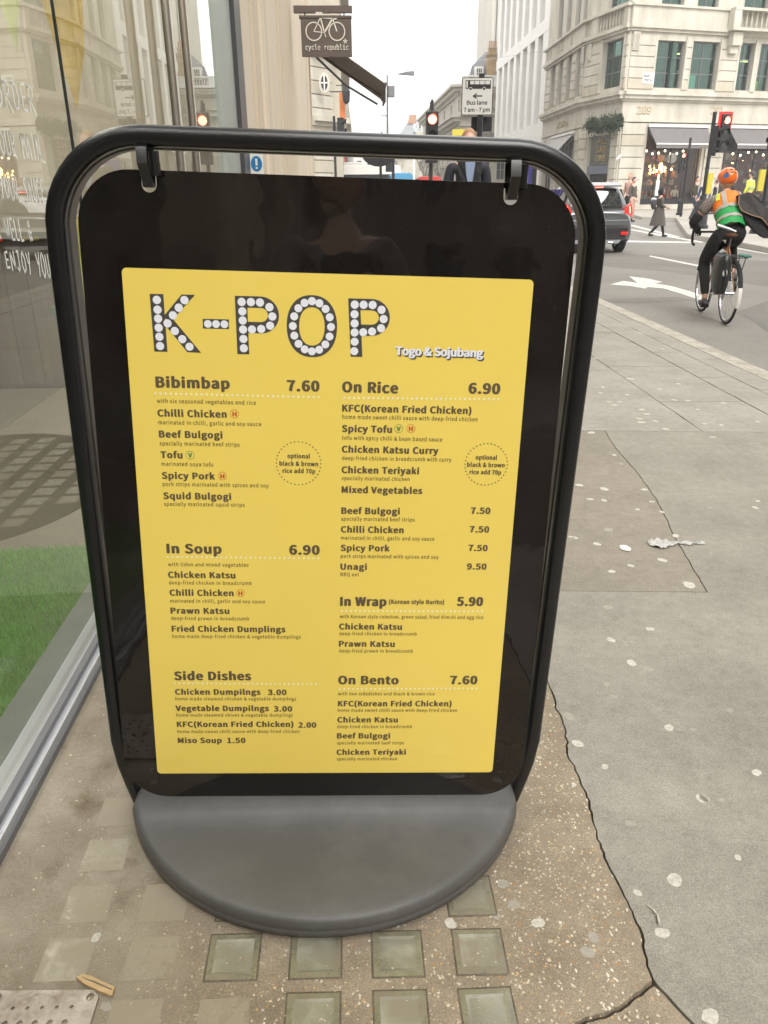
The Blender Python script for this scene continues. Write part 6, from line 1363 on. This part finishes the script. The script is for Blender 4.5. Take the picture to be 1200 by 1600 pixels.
# people by the bar
for xf,yf,yt,top,bot,hair,rz,lab in ((1081,343,276,M['olive'],denim,M['hair_d'],-2.2,'man in olive jumper and jeans standing left of the signal post'),(1095,344,280,M['bluejkt'],M['blackcloth'],M['hair_d'],2.4,'person in blue jacket standing behind the signal post'),
    (1164,340,268,M['hiviz'],denim,M['hair_d'],.6,'worker in yellow hi-vis vest and grey cap beyond the cyclist'),(978,345,271,M['pinkc'],M['blackcloth'],M['hair_g'],2.0,'person in a pale pink coat just beyond the grey car'),
    (984,347,277,M['coat'],M['pinkc'],M['hair_d'],-2.4,'second person in a dark patterned top beyond the grey car'),(944,336,283,M['blackcloth'],M['blackcloth'],M['hair_g'],PI,'fair haired person by the bar entrance above the car roof'),(1112,335,282,M['blackcloth'],M['blackcloth'],M['hair_d'],1.0,'person in black standing at the bar window behind the cyclist')):
    q,h=by_px(xf,yf,yt,FAR); t=human(lab,q,rz,h,top,bot,M['black'],hair)
    if 'hi-vis' in lab:
        k=h/1.75; m_=MB(); m_.ball((0,.0,1.70*k),.10*k,.115*k,.09*k,12,8); m_.build('cap',M['coat'],t,local=True,smooth=True); m_=MB(); m_.lathe([(.155*k,1.10*k),(.165*k,1.16*k)],(0,0,0),14,T=lambda p:V((p.x*1.1,p.y,p.z))); m_.build('reflective_band',M['reflect'],t,local=True)
for xf,yt,c,lab in ((1058,292,M['white'],'seated guest in a white top inside the left bar window'),(1040,296,M['pinkc'],'seated guest in a rosy top inside the left bar window')):
    q=at_y(xf,yt,55.2); human(lab,(q.x,q.y+.3,q.z-1.5),PI,1.6,c,M['blackcloth'],M['black'],M['hair_g'],legs=[((-.1,.35,.88),(-.1,.38,.45)),((.1,.35,.88),(.1,.38,.45))])

# ================================================================== GREY CAR
car=thing('grey_car','dark grey hatchback seen from behind with lit red tail lamps, turning away','car',(5.95,19.6,ROAD),R(-2.0)); car.scale=(.95,.95,.97)
def loft(secs,mt,name,parent,sub=1,cap=True):
    n=len(secs[0]); vs=[p for s_ in secs for p in s_]; fs=[(i*n+k,i*n+k+1,(i+1)*n+k+1,(i+1)*n+k) for i in range(len(secs)-1) for k in range(n-1)]
    if cap: fs+= [tuple(range(n))[::-1],tuple((len(secs)-1)*n+k for k in range(n))]
    o=MB().add(vs,fs).build(name,mt,parent,local=True,smooth=True,ang=60)
    if sub: m_=o.modifiers.new('s','SUBSURF'); m_.levels=sub; m_.render_levels=sub+1
    return o
def sec(y,zb,zt,wb,wm,wt,tum=0):      # open profile from left sill over the top to the right sill
    zm=zb+(zt-zb)*.55
    L_=[(-wb,zb),(-wm,zb+.10),(-wm-.005,zm),(-wt,zt-.05),(-wt+.10,zt),(0,zt+.025)]
    return [(x,y,z) for x,z in L_]+[(-x,y,z) for x,z in L_[:-1][::-1]]
body=[sec(.06,.42,.90,.70,.78,.70),sec(.0,.34,.93,.78,.85,.74),sec(.06,.28,1.02,.84,.90,.80),sec(.30,.26,1.06,.86,.915,.83),sec(1.0,.25,1.06,.86,.92,.86),sec(2.6,.25,1.02,.86,.92,.86),sec(3.4,.25,.98,.85,.91,.82),sec(4.05,.27,.86,.80,.87,.72),sec(4.33,.34,.70,.66,.74,.58)]
loft(body,M['car'],'body',car)
def gsec(y,z,zt,w0,w1): L_=[(-w0,1.0),(-w0+.01,1.06),(-(w0+w1)/2-.02,z),(-w1-.03,zt-.07),(-w1+.08,zt-.01),(0,zt+.02)]; return [(x,y,q) for x,q in L_]+[(-x,y,q) for x,q in L_[:-1][::-1]]
gh=[gsec(.14,1.05,1.09,.74,.66),gsec(.24,1.25,1.36,.79,.60),gsec(.36,1.33,1.60,.81,.55),gsec(.8,1.36,1.645,.82,.60),gsec(1.7,1.36,1.655,.82,.61),gsec(2.5,1.34,1.60,.81,.58),gsec(3.1,1.15,1.22,.79,.62),gsec(3.45,1.04,1.06,.77,.65)]
loft(gh,M['car'],'cabin',car)
# glazing laid on the tailgate and flanks
rw=MB(); g=[(-.60,1.10,.125),(.60,1.10,.125),(.52,1.50,.262),(-.52,1.50,.262)]
P_=[]; NX=10
for j in range(5):
    v=j/4
    for i in range(NX+1):
        u=i/NX*2-1; w_=.63-.11*v; z=1.09+.41*v; y=.085+.165*v+.05*u*u-.018*math.sin(PI*v); P_.append((u*w_,y,z))
rw.add(P_,[(j*(NX+1)+i,j*(NX+1)+i+1,(j+1)*(NX+1)+i+1,(j+1)*(NX+1)+i) for j in range(4) for i in range(NX)]); rwo=rw.build('rear_window',M['carglass'],car,local=True,smooth=True)
MB().tube([(-.1,.075,1.10),(.30,.070,1.13)],.012,6).build('rear_wiper',M['black'],car,local=True)
MB().add([(-.56,.14,1.585),(.56,.14,1.585),(.58,.42,1.66),(-.58,.42,1.66),(-.56,.16,1.56),(.56,.16,1.56)],[(0,1,2,3),(0,4,5,1)]).build('roof_spoiler',M['car'],car,local=True)
m_=MB(); m_.box(-.10,.10,.133,.14,1.535,1.55); m_.build('brake_lamp',M['taillit'],car,local=True)
for sx in (-1,1):
    for (y0,y1,y2,y3) in ((.45,1.25,1.25,.62),(1.32,2.2,2.2,1.32),(2.27,3.05,2.55,2.27)):
        MB().add([(sx*.832,y0,1.08),(sx*.832,y1,1.08),(sx*.70,y2,1.50),(sx*.70,y3,1.50)],[(0,1,2,3)]).build('side_window',M['carglass'],car,local=True)
    # tail lamp wraps round the corner
    m_=MB(); m_.prism([(.66,.97),(.74,1.10),(.81,1.17),(.86,1.10),(.885,.92),(.84,.89),(.72,.92)],-1,1,lambda a,b,d:(sx*a,(.005 if d<0 else .18)+ (max(0,a-.6))**1.4*.55,b)); tl=m_.build('tail_lamp',M['taillight'],car,local=True)
    m_=MB(); m_.prism([(.77,1.10),(.80,1.12),(.83,.95),(.80,.94)],-1,1,lambda a,b,d:(sx*a,(-.012 if d<0 else .0)+ (max(0,a-.6))**1.4*.55,b)); m_.build('light_bar',M['taillit'],tl,local=True)
    m_=MB(); m_.box(sx*.70-.08,sx*.70+.08,-.03,.02,.45,.52); m_.build('reflector',M['taillight'],car,local=True,bevel=.01)
    for y in (.72,3.42):
        c=(sx*.80,y,.335); w_=MB(); prof=[(.20,-.10),(.30,-.11),(.335,-.085),(.338,0),(.335,.085),(.30,.11),(.20,.10)]; w_.lathe(prof,c,24,T=lambda p:V((p.z,p.x,p.y))); wo=w_.build('wheel',M['tyre'],car,local=True,smooth=True); MB().lathe([(.05,-.112),(.21,-.10),(.21,.10),(.05,.112)],c,16,T=lambda p:V((p.z,p.x,p.y))).build('rim',M['alu'],wo,local=True,smooth=True)
        m_=MB(); n=16; ins=[(sx*.925,y+.40*math.cos(PI*k/n),.30+.42*math.sin(PI*k/n)) for k in range(n+1)]; out_=[(sx*.80,y+.36*math.cos(PI*k/n),.30+.38*math.sin(PI*k/n)) for k in range(n+1)]
        m_.add(ins+out_,[(k,k+1,n+2+k,n+1+k) for k in range(n)]); m_.build('wheel_arch',M['car_d'],car,local=True)
m_=MB(); m_.prism([(-.80,.62),(.80,.62),(.84,.45),(.78,.30),(-.78,.30),(-.84,.45)],-.035,.10,lambda a,b,d:(a,d+abs(a)**3*.12,b)); m_.build('lower_bumper',M['car_d'],car,local=True,bevel=.012)
m_=MB(); m_.prism([(-.62,.33),(.62,.33),(.56,.25),(-.56,.25)],-.05,.10,lambda a,b,d:(a,d,b)); m_.build('skid_plate',M['alu'],car,local=True)
m_=MB(); m_.prism([(-.82,.80),(.82,.80),(.84,.66),(-.84,.66)],-.05,.10,lambda a,b,d:(a,d+abs(a)**3*.10,b)); m_.build('bumper_top',M['car'],car,local=True,bevel=.02)
m_=MB(); m_.box(-.27,.20,-.055,-.045,.47,.56); m_.build('number_plate',mat('yellow_number_plate',(.40,.33,.06),.5),car,local=True)
for sx in (-1,1): m_=MB(); m_.ball((sx*1.0,2.75,1.05),.10,.06,.08,10,6); m_.build('door_mirror',M['car'],car,local=True,smooth=True)
m_=MB(); m_.tube([(.30,-.03,.27),(.42,-.03,.27)],.03,8); m_.build('exhaust',M['chrome'],car,local=True)

# ================================================================== CYCLIST
BZ=ROAD; bl_=(4.46,9.62,BZ); brz=R(-8)
bk=thing('bicycle','touring bicycle with drop bars, black pannier and green rack cord ridden along the road','bicycle',bl_,brz)
def wheel(y):
    w_=MB(); n=40; prof=[]; r=.338; vs=[];fs=[]; k=8
    for i in range(n):
        a=2*PI*i/n
        for j in range(k): b=2*PI*j/k; rr__=r+.014*math.cos(b); vs.append((.014*math.sin(b),y+rr__*math.cos(a),.352+rr__*math.sin(a)))
    for i in range(n):
        for j in range(k): fs.append((i*k+j,i*k+(j+1)%k,((i+1)%n)*k+(j+1)%k,((i+1)%n)*k+j))
    t_=w_.add(vs,fs).build('wheel',M['tyre'],bk,local=True,smooth=True)
    w_=MB(); vs=[];fs=[]
    for i in range(n):
        a=2*PI*i/n
        for x,rr__ in ((-.010,.325),(.010,.325),(.008,.308),(-.008,.308)): vs.append((x,y+rr__*math.cos(a),.352+rr__*math.sin(a)))
    for i in range(n):
        for j in range(4): fs.append((i*4+j,i*4+(j+1)%4,((i+1)%n)*4+(j+1)%4,((i+1)%n)*4+j))
    w_.add(vs,fs).build('rim',M['chrome'],t_,local=True)
    w_=MB()
    for i in range(24): a=2*PI*i/24; w_.tube([(.025*(1 if i%2 else -1),y+.02*math.cos(a+.6),.352+.02*math.sin(a+.6)),(0,y+.31*math.cos(a),.352+.31*math.sin(a))],.0014,3,cap=False)
    w_.tube([(-.05,y,.352),(.05,y,.352)],.018,8); w_.build('spokes',M['chrome'],t_,local=True)
wheel(-.52); wheel(.50)
bbz=.30; fm=MB()
for a,b,r in (((0,-.08,bbz),(0,-.24,.86),.016),((0,-.08,bbz),(0,.30,.78),.019),((0,-.22,.80),(0,.30,.88),.016),((0,.29,.92),(0,.33,.76),.019)): fm.tube([a,b],r,10)
for sx in (-1,1): fm.tube([(sx*.03,-.10,bbz),(sx*.06,-.52,.352)],.009,8); fm.tube([(sx*.015,-.23,.82),(sx*.06,-.52,.352)],.008,8); fm.tube([(sx*.04,.33,.76),(sx*.055,.40,.55),(sx*.05,.50,.352)],.011,8)
fm.build('frame',M['copper'],bk,local=True,smooth=True)
MB().tube([(0,-.24,.86),(0,-.265,.95)],.014,8).build('seat_post',M['chrome'],bk,local=True)
sd_=MB(); sd_.ball((0,-.24,.975),.075,.13,.028,14,8,lambda p:V((p.x*(1 if p.y<0 else 1-.7*p.y/.13),p.y,p.z))); sd_.build('saddle',mat('tan_leather_saddle',(.12,.05,.02),.5),bk,local=True,smooth=True)
hb=MB(); hb.tube([(0,.30,.93),(0,.38,.98)],.014,8); hb.tube([(-.21,.38,.98),(.21,.38,.98)],.013,8)
hb.build('handlebar',M['black'],bk,local=True)
for sx in (-1,1):
    MB().tube([(sx*.21,.38,.98),(sx*.225,.42,.985),(sx*.23,.47,.97),(sx*.235,.475,.91),(sx*.235,.45,.85),(sx*.235,.37,.83)],.016,10).build('drop_bar',M['blackm'],bk,local=True,smooth=True)
    MB().tube([(sx*.23,.47,.99),(sx*.232,.49,1.03),(sx*.232,.485,.99),(sx*.235,.50,.90)],.012,8).build('brake_lever',M['black'],bk,local=True,smooth=True)
    ph=PI*.5*sx+.15; 
cr_=MB(); cr_.tube([(-.05,-.08,bbz),(.05,-.08,bbz)],.02,10); cr_.tube([(-.07,-.08,bbz),(-.075,-.03,.14)],.012,8); cr_.tube([(.07,-.08,bbz),(.075,-.13,.46)],.012,8); cr_.lathe([(.09,.055),(.09,.06)],(0,-.08,bbz),24,T=lambda p:V((p.z,p.x,p.y))); cr_.build('crankset',M['chrome'],bk,local=True)
for x,y,z in ((-.12,-.03,.14),(.12,-.13,.46)): m_=MB(); m_.box(x-.045,x+.045,y-.04,y+.04,z-.012,z+.012); m_.build('pedal',M['black'],bk,local=True)
def guard(y,a0,a1,mt,name):
    vs=[];n=18
    for i in range(n+1):
        a=a0+(a1-a0)*i/n
        for x,rr__ in ((-.026,.358),(-.016,.372),(.016,.372),(.026,.358)): vs.append((x,y+rr__*math.cos(a),.352+rr__*math.sin(a)))
    MB().add(vs,[(i*4+j,i*4+j+1,(i+1)*4+j+1,(i+1)*4+j) for i in range(n) for j in range(3)]).build(name,mt,bk,local=True,smooth=True)
guard(-.52,R(75),R(165),M['blackm'],'mudguard'); guard(-.52,R(165),R(200),M['white'],'mudguard_flap'); guard(.50,R(20),R(160),M['blackm'],'mudguard')
rk=MB()
for sx in (-1,1): rk.tube([(sx*.055,-.30,.76),(sx*.055,-.80,.76)],.005,6); rk.tube([(sx*.06,-.52,.36),(sx*.055,-.50,.76)],.005,6); rk.tube([(sx*.06,-.52,.36),(sx*.055,-.72,.76)],.005,6); rk.tube([(sx*.06,-.52,.36),(sx*.055,-.34,.76)],.005,6)
for y in (-.32,-.48,-.64,-.80): rk.tube([(-.055,y,.76),(.055,y,.76)],.005,6)
rk.build('rack',M['black'],bk,local=True)
m_=MB(); m_.tube([(.0,-.80,.78),(.085,-.78,.775),(.10,-.60,.775),(.03,-.55,.78)],.012,6); m_.tube([(-.02,-.70,.785),(.09,-.70,.78)],.012,6); m_.build('rack_cord',M['teal_m'],bk,local=True)
pn=thing('pannier_bag','black roll-top pannier hanging on the left of the bicycle rack','pannier',bl_,brz)
vs=[];fs=[];n=14
for i,(z,w_,d_) in enumerate(((.36,.02,.09),(.375,.055,.125),(.45,.075,.145),(.60,.085,.16),(.70,.08,.165),(.77,.06,.16),(.80,.03,.13))):
    for k in range(n): a=2*PI*k/n; s_=lambda v:abs(v)**.7*(1 if v>0 else -1); vs.append((-.155+w_*s_(math.cos(a)),-.60+d_*s_(math.sin(a)),z+.01*math.sin(3*a)))
fs=[(i*n+k,i*n+(k+1)%n,(i+1)*n+(k+1)%n,(i+1)*n+k) for i in range(6) for k in range(n)]+[tuple(range(n))[::-1],tuple(6*n+k for k in range(n))]
MB().add(vs,fs).build('bag',mat('black_pannier_cloth',(.02,.023,.023),.35,var=.3,scale=15,bump=.3,bscale=30),pn,local=True,smooth=True,ang=80)
m_=MB(); m_.add([(-.16+.028*math.cos(2*PI*k/12),-.768,.60+.040*math.sin(2*PI*k/12)) for k in range(12)],[tuple(range(12))]); m_.build('reflective_spot',M['signgrey'],pn,local=True)
m_=MB(); m_.tube([(-.20,-.75,.78),(-.155,-.78,.60),(-.155,-.75,.40)],.010,6); m_.build('strap',M['black'],pn,local=True)
cy=thing('person','cyclist in an orange helmet and orange and green hi-vis vest riding away','person',bl_,brz)
pel=(0,-.25,1.02);wa=(.005,-.14,1.14);ch=(.015,.04,1.30);nk=(.01,.17,1.41);hb_=(.01,.21,1.48)
bd=[[(pel,.07),(wa,.085),(ch,.11),(nk,.05),(hb_,.05)]]; tr_=[[(pel,(.150,.125)),(L3(pel,wa,.35),(.140,.115))]]; jk=[[(wa,(.125,.10)),(ch,(.14,.115)),(L3(ch,nk,.8),(.075,.07))]]
for sx,kn,an,to in ((-1,(-.15,.14,.66),(-.13,-.06,.24),(-.12,.08,.165)),(1,(.15,.17,.84),(.13,-.14,.55),(.12,.0,.49))):
    hp=(sx*.095,-.20,.98); bd.append([(pel,.07),(hp,.055),(kn,.04),(an,.035),(to,.03)]); tr_.append([(pel,(.15,.125)),(hp,.112),(L3(hp,kn,.33),.104),(L3(hp,kn,.66),.088),(kn,.074),(L3(kn,an,.5),.062),(L3(kn,an,.95),.046)])
    m_=MB(); m_.tube([(an[0],an[1]-.06,an[2]-.035),(an[0],an[1]-.02,an[2]-.055),to,(to[0],to[1]+.09,to[2]+.0)],.04,10,rs=[.03,.042,.042,.025]); m_.build('shoe',M['black'],cy,local=True,smooth=True)
sl_=[]; slb=[]
for sx,el,wr_ in ((-1,(-.335,.17,1.10),(-.225,.36,1.02)),(1,(.32,.20,1.11),(.225,.38,1.03))):
    sh=(sx*.185+.01,.09,1.335); mid=(sx*.09+.012,.06,1.325)
    bd.append([(ch,.11),(mid,.06),(sh,.05),(el,.04),(wr_,.03)]); up=L3(sh,el,.58); sl_.append([(mid,.085),(sh,.085),(L3(sh,el,.3),.078),(up,.072)]); slb.append([(L3(sh,el,.55),.068),(el,.060),(L3(el,wr_,.5),.052),(L3(el,wr_,.95),.040)])
    hand(cy,wr_,V(wr_)-V(el)+V((0,0,-.05)),M['blackcloth'],sx)
skinned('body',bd,M['skin'],cy); skinned('tights',tr_,M['blackcloth'],cy,2); skinned('jersey',[jk[0]],M['camo'],cy,2)
for c in sl_: skinned('sleeve',[c],M['camo'],cy,2)
for c in slb: skinned('under_sleeve',[c],M['blackcloth'],cy,2)
# vest: orange yoke, green lower back, grey reflective bands, as a wrapped shell
def shell(v0,v1,a0,a1,mt,name,g=0,n=20):
    sp=[(pel,.150,.125),(L3(pel,wa,.5),.150,.125),(wa,.158,.130),(L3(wa,ch,.5),.172,.142),(ch,.185,.152),(L3(ch,nk,.5),.165,.130),(L3(ch,nk,.85),.10,.09)]
    vs=[]; m=10
    for i in range(m+1):
        v=v0+(v1-v0)*i/m; q=v*(len(sp)-1); j=min(int(q),len(sp)-2); f=q-j; p=L3(sp[j][0],sp[j+1][0],f); rx=sp[j][1]*(1-f)+sp[j+1][1]*f+g; ry=sp[j][2]*(1-f)+sp[j+1][2]*f+g
        ax=(V(nk)-V(pel)).normalized(); xx=V((1,0,0)); yv=ax.cross(xx).normalized()
        for k in range(n+1):
            a=a0+(a1-a0)*k/n; vs.append(V(p)+xx*rx*math.cos(a)+yv*ry*math.sin(a)+V((0,0,.004*math.sin(9*a+i))))
    MB().add(vs,[(i*(n+1)+k,i*(n+1)+k+1,(i+1)*(n+1)+k+1,(i+1)*(n+1)+k) for i in range(m) for k in range(n)]).build(name,mt,cy,local=True,smooth=True,ang=80)
shell(.02,.44,0,2*PI,M['vest_g'],'vest_lower',.004); shell(.44,.97,0,2*PI,M['vest_o'],'vest_upper',.003); shell(.20,.28,0,2*PI,M['reflect'],'reflective_band',.010); shell(.43,.49,0,2*PI,M['reflect'],'reflective_band',.010)
for a in (-PI*.5-.55,-PI*.5+.55,PI*.5-.55,PI*.5+.55): shell(.48,.95,a-.14,a+.14,M['reflect'],'reflective_strap',.010,4)
for a in (PI*.5+.95,-PI*.5-.95): shell(.62,.93,a-.16,a+.16,M['hiviz'],'yellow_panel',.009,4)
hc=(.015,.25,1.555); h_,T_=head(cy,hc,0,R(-8),M['hair_g'],long=False)
m_=MB(); m_.ball((0,-.008,.040),.112,.142,.112,22,14,lambda p:V((p.x,p.y,max(p.z,-.045-(0.03 if p.y<-.02 else 0))))); m_.v=[tuple(T_(v)) for v in m_.v]; hm=m_.build('helmet',M['helmet'],cy,local=True,smooth=True,ang=60)
m_=MB()
for x in (-.045,0,.045):
    for z in (.075,.108): 
        yb=-.008-.142*math.sqrt(max(0,1-(x/.112)**2-((z-.04)/.112)**2))-.002
        m_.box(x-.015,x+.015,yb,yb+.012,z-.005,z+.005)
m_.v=[tuple(T_(v)) for v in m_.v]; m_.build('vents',M['blackm'],hm,local=True)
m_=MB(); m_.add([(-.085,-.108,.02),(-.03,-.152,.02),(-.03,-.150,.065),(-.075,-.118,.065)],[(0,1,2,3)]); m_.v=[tuple(T_(v)) for v in m_.v]; m_.build('blue_decal',mat('blue_decal',(.02,.16,.42),.4),hm,local=True)
# messenger bag slung on the right of the back
mg=thing('messenger_bag','grey and black messenger bag with tan piping slung over the cyclist\'s right side','bag',bl_,brz)
out_=[(.04,1.40),(.13,1.42),(.22,1.37),(.32,1.26),(.40,1.15),(.43,1.03),(.40,.97),(.34,.95),(.24,1.02),(.13,1.13),(.05,1.28)]
def bagpt(a,b,d): return (a,-.08-.26*(1.4-b)-.06*math.sin((a)*6)+d,b)
m_=MB(); m_.prism(out_,-.10,.02,bagpt); m_.build('bag_body',M['blackcloth'],mg,local=True,bevel=.012)
fl=[(.035,1.40),(.13,1.435),(.225,1.38),(.33,1.27),(.41,1.16),(.445,1.02),(.42,1.01),(.37,1.08),(.29,1.16),(.18,1.19),(.07,1.24),(.035,1.31)]
m_=MB(); m_.prism(fl,-.125,-.108,bagpt); m_.build('bag_flap',M['bagcloth'],mg,local=True)
m_=MB(); e=[bagpt(a,b,-.125) for a,b in fl[5:]+fl[:1]]; m_.tube(e,.006,6); m_.build('piping',M['piping'],mg,local=True)
m_=MB(); m_.tube([(.10,-.02,1.39),(.0,.10,1.43),(-.12,.14,1.39),(-.19,.10,1.24)],.016,6); m_.build('strap',M['black'],mg,local=True)
t=thing('bicycle_pump','white and grey frame pump carried across the small of the cyclist\'s back','pump',bl_,brz); m_=MB(); m_.tube([(-.20,-.36,1.09),(-.05,-.41,1.04)],.016,8); m_.tube([(-.05,-.41,1.04),(.0,-.42,1.02)],.010,8); m_.build('barrel',M['alu'],t,local=True,smooth=True)

# ================================================================== far vehicles
def van(name,label,x,y,w,h,l,mt,grp=None):
    t=thing(name,label,'van',(x,y,ROAD),0,grp); T=lambda a,b,d:(a,d,b)
    m_=MB(); m_.prism([(-w/2,.45),(w/2,.45),(w/2,h-.15),(w/2-.15,h),(-w/2+.15,h),(-w/2,h-.15)],0,l,T); m_.build('body',mt,t,local=True,bevel=.04)
    m_=MB(); m_.box(-w*.38,w*.38,-.02,-.005,h*.55,h*.82); m_.build('rear_window',M['win_dark'],t,local=True)
    for sx in (-1,1):
        m_=MB(); m_.box(sx*w*.44-.06,sx*w*.44+.06,-.02,-.004,.8,1.2); m_.build('tail_lamp',M['taillight'],t,local=True)
        for yy_ in (.9,l-1.0): MB().lathe([(.1,-.12),(.38,-.12),(.40,0),(.38,.12),(.1,.12)],(sx*(w/2-.12),yy_,.40),16,T=lambda p:V((p.z,p.x,p.y))).build('wheel',M['tyre'],t,local=True)
    return t
pz=lambda y,py:at_y(600,py,y).z-ROAD
q=at_y(560,262,52); van('lorry','long white lorry roof passing beyond the board at the junction',q.x,52,5.2,pz(52,258),2.5,M['white'])
q=at_y(535,262,58); van('box_van','white box van behind the white lorry roof',q.x,58,3.0,pz(58,253),5,M['white'])
q=at_y(628,272,49); van('blue_van','small blue and white van right of the lorry',q.x,49,1.3,pz(49,270),3,M['blue'])
q=at_y(672,281,60); van('red_car','distant red vehicle with a lit tail lamp left of the walking man',q.x,60,1.6,pz(60,276),3,mat('red_vehicle',(.5,.03,.02),.4))
# shop fronts along the far left
m_=None
fs_=thing('far_left_shopfronts','pale shopfronts with coloured fascias along the far left side of the road','building',(-.3,80,FAR)); fS=Facade((-.28,70.1),(-.28,190)) if False else Facade((-.4,70.2),(1.2,190))
hS=[(3+9*k,9+9*k,.4,3.4) for k in range(12)]+[(3+4.5*k,4.4+4.5*k,z,z+2.2) for k in range(25) for z in (5,9)]
m_=MB(); fS.wall(m_,0,fS.L,FAR,12,-.4,0,hS); m_.build('wall',M['stone_l'],fs_)
for h_ in hS[:12]: window(fS,fs_,*h_,M['win_dark'],M['white'],(1,0),inset=-.2)
for k in range(6): m_=MB(); fS.box(m_,3+9*k,9+9*k,3.5,4.3,.01,.2); m_.build('fascia',(M['redglow'] if False else mat('fascia_%d'%k,[(.45,.05,.03),(.05,.2,.4),(.5,.5,.48),(.02,.1,.05),(.55,.3,.05),(.1,.1,.1)][k],.5)),fs_)

# ================================================================== behind the camera: photographer and the street the board reflects
ph=human('photographer in a charcoal wool coat holding up a phone',(-.02,-.47,0),0,1.74,M['coat_l'],M['blackcloth'],M['black'],M['hair_d'],arms=[((-.30,.10,1.10),(-.09,.34,1.22)),((.30,.10,1.10),(.09,.34,1.22))],coat=(M['coat_l'],.55,.06))
tag(MB().box(-.085,.085,-.045,-.036,1.262,1.338).build('phone',M['black'],None,bevel=.003),'black phone held up in front of the photographer','phone')
def backblock(name,label,a,b,h,mt,n,flip=1,floors=4,pm=None):
    t=thing(name,label,'building',(a[0],a[1],0)); f=Facade(a,b,flip); L_=f.L; hs_=[]
    bay=L_/n
    for i in range(n):
        hs_.append((i*bay+.6,(i+1)*bay-.6,.5,3.6))
        for k in range(1,floors): hs_+= [(i*bay+.8,i*bay+bay*.45,4.6+3.4*(k-1)+.6,4.6+3.4*(k-1)+2.8),(i*bay+bay*.55,(i+1)*bay-.8,4.6+3.4*(k-1)+.6,4.6+3.4*(k-1)+2.8)]
    m_=MB(); f.wall(m_,0,L_,-.2,h,-.4,0,hs_); m_.build('wall',mt,t)
    for h_ in hs_: window(f,t,*h_,M['win_dark'],M['alu_d'],(1,1),inset=-.25)
    m_=MB()
    for i in range(n+1): f.box(m_,max(0,i*bay-.25),min(L_,i*bay+.25),-.2,h-1,.003,.2)
    for z in (4.1,h-1): f.box(m_,0,L_,z,z+.4,.21,.55)
    m_.build('pilasters_and_cornices',pm or mt,t); return t
backblock('opposite_building','dark stone building with close set pale pilasters closing the street behind the camera',(16,-24),(-14,-24),15,M['stone_d'],13,-1,pm=M['white'])
backblock('side_building','tall weathered stone building on the right hand side behind the camera',(13.5,-23.5),(13.5,12.5),15,M['stone'],8,-1)
backblock('near_side_building','buff stone building along the left behind the shop',(-.85,-23.5),(-.85,-3.1),15,M['pier'],5,1)
flush_text()
# ------------------------------------------------------------------ pale winter air
hm_=bpy.data.materials.new('street_haze'); hm_.use_nodes=True; n_=hm_.node_tree; n_.nodes.remove(n_.nodes['Principled BSDF'])
pv=n_.nodes.new('ShaderNodeVolumePrincipled'); pv.inputs['Density'].default_value=.0017; pv.inputs['Color'].default_value=(.96,.97,1,1); pv.inputs['Anisotropy'].default_value=.3
n_.links.new(pv.outputs[0],n_.nodes['Material Output'].inputs['Volume'])
tag(MB().box(-112,172,-57,432,ROAD-1,41.5).build('haze',hm_,None),kind='stuff')
